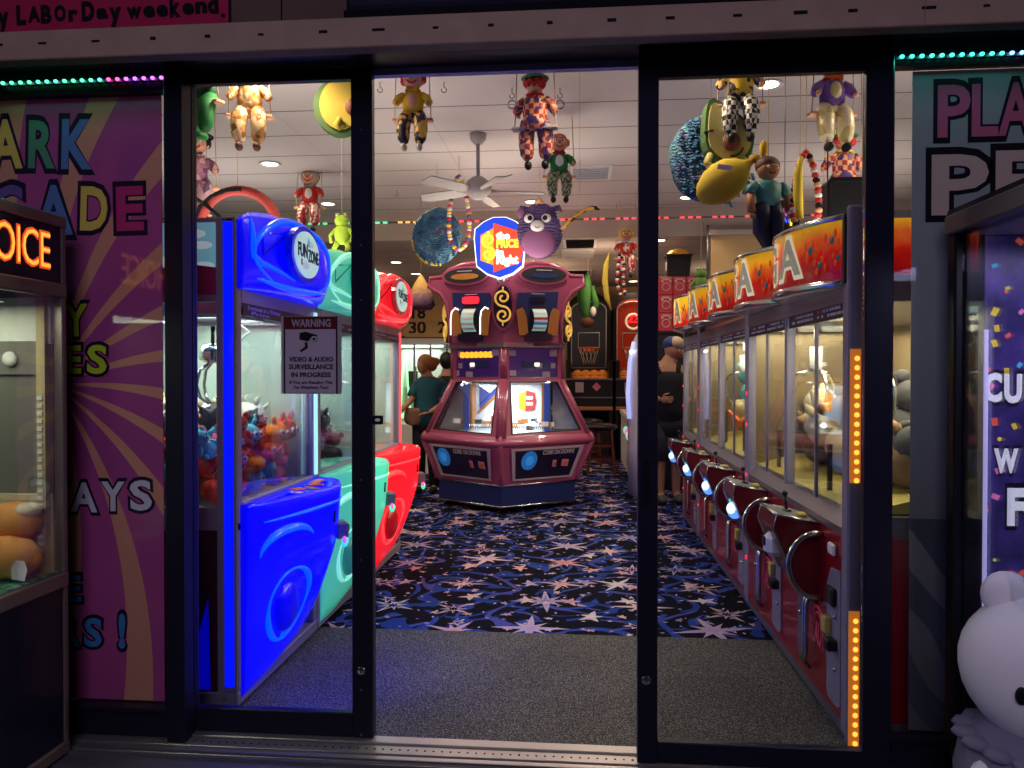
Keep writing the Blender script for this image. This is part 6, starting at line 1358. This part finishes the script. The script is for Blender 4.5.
# ---------- pinatas
def fringe(name, a, b_, c3, sc=18.):
    m, t = newmat(name); P = t.obj(); w = t.n('TexWave', bands_direction='Z', i={'Vector': P, 'Scale': sc, 'Distortion': 7., 'Detail': 2., 'Detail Scale': 2.}); nz = t.n('TexNoise', i={'Vector': P, 'Scale': 9., 'Detail': 3.})
    c = t.ramp(nz.outputs[0], [(.32, a), (.48, b_), (.62, c3)]); t.bsdf(c, .8, bump=w.outputs[1], bs=1.); return name
fringe('blue_fringe', '2C4668', '4A7C9C', '6A9890'); fringe('purple_fringe', '44305C', '584478', '6A5488', 10.); fringe('teal_fringe', '2C5C80', '4478A0', '6A5890')
def string(b, c, z0, dx=0., r_=.003): return b.use('rope').tube([(0, 0, z0), (dx, 0, (3.604 if c.y < 9.85 else 3.274)-c.z)], r_, 5)
def round_pinata(c, R0, R1, dep, mt, label, edge='teal_fringe', rot=0., lip=None):
    r = thing('pinata', label, 'pinata', c, rot); n = 26; rings = []
    for y, q in ((-dep, .0), (-dep, .55), (-dep*.9, .86), (-dep*.4, .97), (dep*.4, .98), (dep*.9, .88), (dep, .5), (dep, 0)): rings.append([(q*R0*math.cos(a)*(1+.025*math.sin(7*a)), y, q*R1*math.sin(a)*(1+.03*math.sin(5*a+1))) for a in [2*PI*k/n for k in range(n)]])
    MB().use(mt).loft(rings, False, False).build('body', None, r)
    b = MB().use(edge)
    for k in range(150):
        a = R.uniform(0, 2*PI); q = math.sqrt(R.uniform(.02, .92)); x, z = q*R0*math.cos(a), q*R1*math.sin(a); L = R.uniform(.035, .07); t_ = R.uniform(-.6, .6); y = -dep*(1.02 if q < .6 else 1.02-.5*(q-.6))
        dx, dz = L*math.sin(t_), -L*math.cos(t_); b.add([(x-.012, y, z), (x+.012, y, z), (x+dx+.012, y-.018, z+dz), (x+dx-.01, y-.018, z+dz)], [(0, 1, 2, 3)])
    b.build('paper_fringe', None, r)
    if lip:
        MB().use(lip).tube([(R0*.98*math.cos(a), 0, R1*.98*math.sin(a)) for a in [PI*1.0+PI*.55*k/14 for k in range(15)]], .022, 8).build('rim', None, r)
    string(MB(), c, R1*.9).build('string', None, r); return r
c = hang(437, 236, 7.6); round_pinata(c, .255, .285, .07, 'blue_fringe', 'round blue paper pinata hanging left of the game sign', 'teal_fringe', -.1, 'c_yellow')
c = hang(711, 159, 4.95); round_pinata(c, .27, .29, .07, 'blue_fringe', 'large round blue pinata behind the avocado at upper right', 'teal_fringe', .2)
# purple animal
c = hang(540, 232, 7.7); r = thing('pinata', 'purple round animal pinata with big white eyes and pink belly', 'pinata', c, 0.); q = 7.7/F
MB().use('purple_fringe').ell((0, 0, 0), (23*q, .1, 27*q), 22, 14).ell((0, .0, 14*q), (17*q, .09, 15*q), 18, 12).build('body', None, r)
MB().use('p_magenta' if False else mat('pinata_pink', '8C5880', .8)).ell((-1*q, -.06, -11*q), (17*q, .065, 16*q), 18, 12).build('belly', None, r)
b = MB()
for sx in (-1, 1): b.use('c_white').ell((sx*8.5*q-2*q, -.085, 12*q), (5*q, .02, 4.5*q), 12, 8).use('dark_ink').ell((sx*7.5*q-2*q, -.103, 12*q), (2.4*q, .01, 2.6*q), 8, 6)
b.use('c_white').ell((-2*q, -.10, 4*q), (7*q, .035, 6*q), 12, 8).use('dark_ink').tube(arc((-2*q, -.137, 4*q), 2.5*q, PI*1.1, PI*1.9, 6), .003, 5); b.build('face', None, r)
b = MB().use('purple_fringe')
for sx in (-1, 1): b.tube([(sx*12*q, 0, 22*q), (sx*19*q, 0, 24*q), (sx*22*q, 0, 20*q)], [.03, .03, .008], 8)
b.split('ear', None, r); b = MB().use('c_peach').tube([(-4*q, -.02, 27*q), (-1*q, -.03, 31*q), (3*q, -.02, 27*q)], [.03, .035, .03], 8).use('pinata_pink').ell((-19*q, -.02, 19*q), (4*q, .02, 5*q), 8, 6); b.split('hair_tuft', None, r); string(MB(), c, 30*q).build('string', None, r)
# giraffe patterned paper snake
cloth('giraffe_print', 'C89838', '3A2410', 'vor', 22., 'C89838', .8)
c = hang(580, 218, 7.6); r = thing('pinata', 'giraffe patterned paper tube pointing up to the right of the purple pinata', 'pinata', c, 0.)
MB().use('giraffe_print').tube([(-.19, 0, -.12), (-.1, 0, -.03), (0, 0, .05), (.09, 0, .095), (.15, 0, .10), (.19, -.01, .075)], [.014, .017, .018, .018, .022, .008], 8).build('body', None, r); string(MB(), c, .05).build('string', None, r)
# avocado pinata
c = hang(726, 138, 4.75); r = thing('pinata', 'avocado pinata with brown stone and little arms behind the harlequin clown', 'pinata', c, .1); q = 4.75/F; Mr = Matrix.Rotation(-.45, 3, 'Y')
def pear(sc_, y0, y1): return [[Mr @ Vector((sc_*(w)*q, y, sc_*z*q)) for w, z in [(24*math.sin(2*PI*k/26)*(1-.5*max(0, math.cos(2*PI*k/26))), (29*math.cos(2*PI*k/26)+(10*max(0, math.cos(2*PI*k/26))))) for k in range(26)]] for y in (y0, y1)]
M('avo_skin', '4C6A34', .8); M('avo_flesh', 'C8C070', .8); M('avo_stone', '7A4028', .6)
MB().use('avo_skin').loft(pear(1., -.05, .06), smooth=False).build('body', None, r); MB().use('avo_flesh').loft(pear(.87, -.062, -.05), smooth=False).build('flesh', None, r)
MB().use('avo_stone').ell(Mr @ Vector((-1*q, -.065, -7*q)), (9*q, .03, 9*q), 14, 10).build('stone', None, r)
b = MB().use('avo_flesh').tube([(-17*q, -.04, -18*q), (-21*q, -.06, -26*q), (-19*q, -.06, -30*q)], [.02, .022, .026], 8).tube([(9*q, -.04, -16*q), (13*q, -.06, -23*q), (18*q, -.06, -28*q)], [.02, .022, .026], 8).use('dark_ink').tube([(-24*q, -.05, 3*q), (-15*q, -.06, 4*q)], .008, 6).tube([Mr @ Vector((x*q, -.066, z*q)) for x, z in ((-8, -19), (-3, -21), (3, -20), (7, -17))], .005, 5); b.build('arms_and_mouth', None, r)
string(MB(), c, 30*q, .02).build('string', None, r)
# lemon pinata
c = hang(724, 181, 4.6); r = thing('pinata', 'yellow lemon shaped pinata with a white label, lowest of the upper right cluster', 'pinata', c, 0.); q = 4.6/F; M('lemon', 'E4C434', .8, noise_=.1)
ax = Vector((math.cos(.62), 0, math.sin(.62))); az = Vector((-ax.z, 0, ax.x)); rings = []
for t_, w in ((-30, 0), (-29, 5), (-24, 12), (-12, 18.5), (0, 20), (12, 18), (22, 11), (27, 5), (31, 4), (33, 0)): rings.append([ax*t_*q+(az*math.cos(a)*w+Vector((0, 1, 0))*math.sin(a)*w*.55)*q for a in [2*PI*k/18 for k in range(18)]])
MB().use('lemon').loft(rings, False, False).build('body', None, r)
b = MB().use('white_card').prism([(-7*q, -2.5*q), (7*q, -2.5*q), (7*q, 2.5*q), (-7*q, 2.5*q)], ax*12*q*.4+az*9*q+Vector((0, -.066, 0)), (.98, 0, -.17), (.17, 0, .98), (0, -.004, 0)); b.build('label', None, r)
b = MB().use('c_yellow').ell(ax*36*q, (.035, .02, .03)).ell(ax*38*q+Vector((.04, 0, .05)), (.025, .02, .05)); string(b, c, .16, .05); b.build('leaf_and_string', None, r)
# avocado-like disc at upper left
c = hang(340, 108, 4.9); r = thing('pinata', 'round yellow and green food pinata behind the left door stile', 'pinata', c, .1); q = 4.9/F
MB().use('avo_skin').loft([[(26*q*math.cos(a), y, 28*q*math.sin(a)) for a in [2*PI*k/24 for k in range(24)]] for y in (-.04, .06)], smooth=False).build('body', None, r)
MB().use(mat('corn_yellow', 'C8B040', .8)).loft([[(21*q*math.cos(a)+2*q, y, 25*q*math.sin(a)+1*q) for a in [2*PI*k/24 for k in range(24)]] for y in (-.055, -.04)], smooth=False).build('front', None, r)
MB().use('avo_stone').ell((15*q, -.06, -2*q), (8*q, .03, 9*q), 12, 8).use('corn_yellow').tube([(2*q, -.06, -14*q), (-1*q, -.08, -20*q), (4*q, -.08, -24*q)], [.02, .022, .024], 8).build('stone_and_arm', None, r)
string(MB(), c, 27*q).build('string', None, r)
# burlap cone
c = at(421, 310, 9.0); r = thing('pinata', 'shaggy tan and purple cone pinata above the number board', 'pinata', c, 0.); q = 9./F
MB().use('burlap_fade').lathe([(0, 0), (11*q, .5*q), (14.5*q, 5*q), (13*q, 13*q), (8*q, 24*q), (4*q, 31*q), (1.5*q, 35*q), (0, 36*q)], (0, 0, 0), 20).build('body', None, r); string(MB(), c, 34*q).build('string', None, r)
# garlands
def bead_loop(c, pts, rb_, label, cols, q, closed=True, string_=True):
    r = thing('garland', label, 'garland', c, 0.); P = [Vector((x*q, 0, -z*q)) for x, z in pts]
    b = MB(); L = 0; n = len(P)
    seg = [(P[i], P[(i+1) % n]) for i in range(n if closed else n-1)]; tot = sum((y-x).length for x, y in seg); step = rb_*1.5; k = 0; d = 0
    for x, y in seg:
        l = (y-x).length
        while d < l: b.use(cols[k % len(cols)]).ell(x.lerp(y, d/l)+Vector((0, R.uniform(-.006, .006), 0)), (rb_*1.15, rb_*.8, rb_*.95), 8, 6); d += step; k += 1
        d -= l
    b.build('flowers', None, r); b = MB().use('rope').tube(P, .004, 5, closed); 
    if string_: b.rod(P[0], (P[0].x, 0, 3.6-c.z), .003, 5)
    b.build('cord', None, r); return r
lc = ['c_red', 'c_white', 'c_yellow', 'c_white', 'p_magenta', 'c_yellow', 'c_blue']
def lasso(w, h): return [(w*math.sin(2*PI*k/28)*(1-.35*math.cos(2*PI*k/28)), -h*math.cos(2*PI*k/28)) for k in range(28)]
c = hang(459, 213, 7.35); bead_loop(c, lasso(10, 37), .021, 'long loop of red white and yellow paper flowers left of the game sign', lc, 7.35/F)
c = hang(806, 194, 4.5); bead_loop(c, lasso(11.5, 40), .019, 'tall loop garland of red and black printed discs beside the black speaker', ['c_red', 'c_black', 'c_peach', 'c_red', 'c_white'], 4.5/F)
c = hang(620, 275, 9.4); bead_loop(c, [(0, -22), (4, -10), (3, 5), (5, 18), (1, 20), (-3, 8), (-2, -8)], .02, 'narrow red and white garland hanging below the far clown', ['c_red', 'c_white', 'c_black'], 9.4/F)
c = hang(608, 280, 9.3); r = thing('garland', 'thin yellow crescent garland left of the far clown', 'garland', c, 0.); q = 9.3/F
MB().use('corn_yellow').tube([(1*q, 0, 27*q), (-2*q, 0, 15*q), (-3*q, 0, 0), (-1*q, 0, -18*q), (3*q, 0, -30*q)], [.006, .03, .035, .03, .008], 8).build('body', None, r)
# yellow strip inside the tall loop
c = hang(800, 190, 4.45); r = thing('garland', 'yellow paper strip hanging inside the tall loop garland', 'garland', c, 0.); q = 4.45/F
MB().use('lemon').tube([(1*q, 0, 32*q), (-2*q, 0, 15*q), (-2*q, 0, -5*q), (0, 0, -28*q)], [.01, .026, .028, .02], 8).build('strip', None, r); string(MB(), c, 30*q).build('string', None, r)
# black speaker box
c = hang(845, 202, 4.7); r = thing('speaker_box', 'black rounded box hanging under the seated clown at upper right', 'speaker', c, .0); q = 4.7/F
MB().use('cab_black').loft([[(x*q, y, z*q) for x, z in ((-22, -20), (22, -20), (22, 14), (20, 18), (16, 20), (-16, 20), (-20, 18), (-22, 14))] for y in (-.1, .12)], smooth=False).build('body', None, r)
MB().use('c_black').box(-19*q, 19*q, -.106, -.1, -17*q, 16*q, .003).build('grille', None, r); MB().use('cab_black').rod((-.1, 0, 19*q), (-.1, 0, 3.603-c.z), .004).build('bracket', None, r)
# tan rounded toy on the near marquee
c = hang(862, 212, 3.5); r = thing('neon_sign', 'pink and blue lit word sign on a black disc behind the nearest marquee', 'sign', hang(786, 216, 4.6), 0.); q = 4.6/F
MB().use('cab_black').ell((0, .03, 0), (15*q, .03, 17*q), 18, 10).build('disc', None, r)
b = MB().use(glow('neon_pink', 'FF80C0', 1.6)).text('ARCADE', (1*q, -.02, 3*q), (1, 0, .1), (-.1, 0, 1), .07, 19*q, .004, .02).use(glow('neon_blue', '4060FF', 1.8)).text('PLAY', (-3*q, -.02, -4*q), (1, 0, .05), (-.05, 0, 1), .06, 12*q, .004, .02).use('sign_yellow').box(3*q, 10*q, -.02, -.014, -10*q, -3*q)
b.build('letters', None, r); MB().use('steel').rod((0, .03, 17*q), (0, .03, 3.6-at(786, 216, 4.6).z), .0025, 6).build('bracket', None, r)
# red hoop with black strips at upper left
c = hang(238, 232, 4.9); r = thing('hanging_hoop', 'large red hoop with crossed black strips above the blue machine', 'hoop decoration', c, 0.); q = 4.9/F; M('hoop_red', 'A83830', .7)
MB().use('hoop_red').tube(arc((0, 0, 0), 43*q, 0, 2*PI, 40), .032, 8, True).build('hoop', None, r)
MB().use('c_black').tube([(p[0]*q, -.035, p[1]*q) for p in ((-44, 12), (-38, 26), (-26, 36), (-10, 42), (6, 43))], .014, 6).tube([(p[0]*q, -.035, p[1]*q) for p in ((-42, 34), (-30, 26), (-16, 14))], .014, 6).build('strips', None, r); string(MB(), c, 43*q).build('string', None, r)
# green toys
def frog(c, s_, label, col, rope=True):
    r = thing('hanging_toy', label, 'toy', c, 0., None, s_); m_ = mat(col[0], col[1], .8)
    MB().use(m_).ell((0, 0, 0), (.09, .07, .12), 14, 10).ell((0, -.01, .14), (.08, .07, .065), 14, 10).build('body', None, r)
    b = MB().use(m_)
    for sx in (-1, 1): b.tube([(sx*.07, 0, .05), (sx*.13, -.02, -.02), (sx*.11, -.04, -.1)], [.025, .02, .018], 8).tube([(sx*.05, 0, -.09), (sx*.08, -.03, -.16), (sx*.06, -.06, -.22)], [.035, .028, .02], 8).ell((sx*.04, -.03, .2), .028, 8, 6)
    b.build('limbs', None, r); b = MB()
    for sx in (-1, 1): b.use('white_card').ell((sx*.04, -.052, .205), .014, 8, 6).use('dark_ink').ell((sx*.04, -.064, .205), .007, 6, 5)
    b.build('face', None, r)
    if rope: string(MB(), c, .22/s_*s_).build('string', None, r)
    return r
c = hang(342, 234, 5.2); frog(c, .62, 'lime green hanging toy above the mint header', ('lime_plush', 'A8C838'))
c = hang(701, 284, 8.6); frog(c, .8, 'green toy standing between the red boxes and the marquees', ('green_plush', '5C8838'))
c = hang(588, 316, 11.0); r = thing('pinata', 'long green leafy pinata hanging over the black hoop machine', 'pinata', c, 0.); q = 11./F
MB().use(mat('leaf_green', '3C7838', .8, noise_=.4)).tube([(0, 0, 42*q), (-3*q, 0, 34*q), (-4*q, 0, 18*q), (-3*q, 0, 4*q), (2*q, 0, -8*q)], [.02, .09, .10, .07, .02], 8).tube([(4*q, 0, 30*q), (8*q, 0, 12*q), (5*q, 0, 0)], [.03, .05, .02], 8).use('c_brown').ell((-1*q, 0, -6*q), (7*q, .07, 6*q), 10, 8).use('c_white').ell((5*q, -.05, 4*q), (3*q, .03, 5*q), 8, 6).build('body', None, r); string(MB(), c, 40*q).build('string', None, r)
c = hang(556, 268, 9.5); r = thing('pinata', 'small green watermelon shaped pinata above the right display of the coin pusher', 'pinata', c, 0.); q = 9.5/F
MB().use('leaf_green').ell((0, 0, -2*q), (6*q, .05, 6*q), 12, 8).use('avo_skin').tube([(-5*q, -.03, -1*q), (0, -.065, 3*q), (5*q, -.03, -1*q)], .01, 6).build('body', None, r); string(MB(), c, 4*q).build('string', None, r)
# ceiling hooks with short chains
for i, (px, py) in enumerate(((380, 82), (444, 82), (512, 88), (560, 88), (397, 190))):
    c = atz(px, py, 3.6)
    b = MB().use('steel').tube([(0, 0, 0), (0, 0, -.04)]+[(.018*math.sin(t), 0, -.058+.018*math.cos(t)) for t in [.3+5*k/8 for k in range(9)]], .004, 6)
    if i in (2, 3): b.use('chrome').tube(arc((0, 0, -.12), .03, 0, 2*PI, 14), .006, 6, True)
    tag(b.build('ceiling_hook', None, None, (c.x, c.y, 3.6)), 'small metal hook screwed into a seam of the plank ceiling', 'hook', 'metal hooks in the plank ceiling')
# ================= light
W_ = bpy.data.worlds.new('night'); bpy.context.scene.world = W_; W_.use_nodes = True
W_.node_tree.nodes['Background'].inputs[0].default_value = lin('6A6490'); W_.node_tree.nodes['Background'].inputs[1].default_value = .10
# ceiling downlights: fitting + lamp
glow('downlight_disc', 'FFF0D0', 9.)
def downlight(px, py, zc=3.6, on=True, p=26):
    c = atz(px, py, zc)
    r = thing('ceiling_downlight', 'x', 'ceiling light', (c.x, c.y, zc), 0, 'round recessed downlights in the plank ceiling')
    MB().lathe([(.075, .0), (.10, -.004), (.11, -.012), (.10, -.014), (.078, -.006)], (0, 0, 0), 20).build('trim_ring', 'white_plastic', r)
    MB().lathe([(0, -.004), (.075, -.004), (.075, -.008), (0, -.010)], (0, 0, 0), 18).build('lamp', 'downlight_disc', r)
    if on: light('downlight_lamp', 'SPOT', (c.x, c.y, zc-.03), p, 'FFE2B8', .07, (0, 0, 0), 125)
    return r
DLS = [(270, 163.5, 3.6, 'ceiling light above the blue header, haloed by the door glass'), (328, 203.5, 3.6, 'ceiling light beside the red checked clown doll'), (768, 84, 3.6, 'ceiling light nearest the harlequin clown at upper right'), (687, 197, 3.6, 'ceiling light below the large blue round pinata'), (532, 201.5, 3.6, 'small ceiling light above the purple pinata'), (659, 240, 3.27, 'ceiling light on the rear ceiling above the bin'), (396, 262, 3.27, 'ceiling light above the red claw header'), (416, 273.5, 3.27, 'ceiling light above the hanging burlap cone'), (633, 281, 3.27, 'farthest ceiling light beside the far red clown')]
for a in DLS:
    o = downlight(*a[:3]); o['label'] = a[3]; del o['group']
# added spot lamps without fittings below the ceiling, to raise the house light
for x in (-4.2, -1.9, .3, 2.6):
    for y in (4.6, 8.2): light('house_fill_lamp', 'SPOT', (x, y, 3.5), 60, 'FFE6C8', .12, (0, 0, 0), 150)
# inside of the cabinets
for i, (y, c, p) in enumerate(((3.8, 'F0FFF0', 17), (4.85, 'E8FFF8', 15), (5.9, 'F0FFF0', 13))):
    light('cabinet_lamp', 'AREA', (XL-.42, y, 1.77), p, c, .6, (0, 0, 0))
for y in (3.6, 4.55, 5.5, 6.5, 7.5): light('cabinet_lamp', 'AREA', (XR+.42, y, 1.76), 17, 'FFF0C4', .6, (0, 0, 0))
# added lamps floating in mid air, facing up to brighten the ceiling
for (x, y, p) in ((-2.2, 5., 26), (1.9, 4.8, 26), (-.8, 7.2, 24), (-3.6, 7.6, 24), (2.6, 8., 20), (-.7, 9.3, 12)):
    light('ceiling_fill_glow', 'AREA', (x, y, 2.35), p, 'E8DCCC', 1.2, (PI, 0, 0))
light('rear_fill_glow', 'POINT', (.35, 10.7, 2.8), 14, 'FFD8B0', .2)  # added fill lamps in mid air for the stools and far end
for (x, y, p) in ((-.7, 12.5, 30), (-4.5, 13., 26), (2.4, 13., 26)): light('rear_fill_glow', 'POINT', (x, y, 2.7), p, 'FFD8B0', .3)
# led spill
light('blue_led_spill', 'AREA', (-1.17, 3.28, 1.0), 10, '1020FF', .3, (PI/2, 0, 0), sy=1.9)
light('blue_led_spill', 'AREA', (-1.47, 3.22, 1.1), 4, '1020FF', .05, (-PI/2, 0, 0), sy=1.8)
light('blue_led_spill', 'POINT', (-.98, 3.75, .55), 7, '0818FF', .12)
light('mint_led_spill', 'POINT', (-1.0, 4.9, .9), 1.5, '60FFD0', .15)
light('red_led_spill', 'POINT', (-1.0, 5.9, .6), 3, 'FF2030', .15)
#light('amber_spill', 'AREA', (1.10, 3.06, .9), .15, 'FFA050', .05, (PI/2, 0, 0), sy=1.5)
# dim street light on the outside of the shop
light('street_glow', 'AREA', (-.5, -2.2, 3.6), 155, 'B4A4BC', 2.5, (math.radians(48), 0, 0))

# ================= camera
cd = bpy.data.cameras.new('camera'); cam = bpy.data.objects.new('camera', cd); COL.objects.link(cam)
cd.sensor_width = 36; cd.lens = F*36/1024; cam.location = CAM; cam.rotation_euler = (PI/2-PITCH, 0, YAW); cd.clip_start = .05
bpy.context.scene.camera = cam
# ================= bring everything to metres
done = set()
for o in list(bpy.data.objects):
    o.location = o.location*S
    if o.type == 'MESH' and o.data.name not in done:
        done.add(o.data.name); o.data.transform(Matrix.Scale(S, 4))
    if o.type == 'LIGHT' and o.data.name not in done:
        done.add(o.data.name); l = o.data; l.energy *= S*S
        if l.type == 'AREA': l.size *= S; l.size_y *= S
        else: l.shadow_soft_size *= S
sc = bpy.context.scene
sc.view_settings.view_transform = 'Standard'; sc.view_settings.look = 'None'; sc.view_settings.exposure = .18; sc.view_settings.gamma = 1; sc.view_settings.use_curve_mapping = False
sc.cycles.max_bounces = 8; sc.cycles.transparent_max_bounces = 24; sc.cycles.diffuse_bounces = 3; sc.cycles.glossy_bounces = 3
sc.cycles.use_denoising = True; sc.cycles.sample_clamp_indirect = 4; sc.cycles.caustics_reflective = False; sc.cycles.caustics_refractive = False
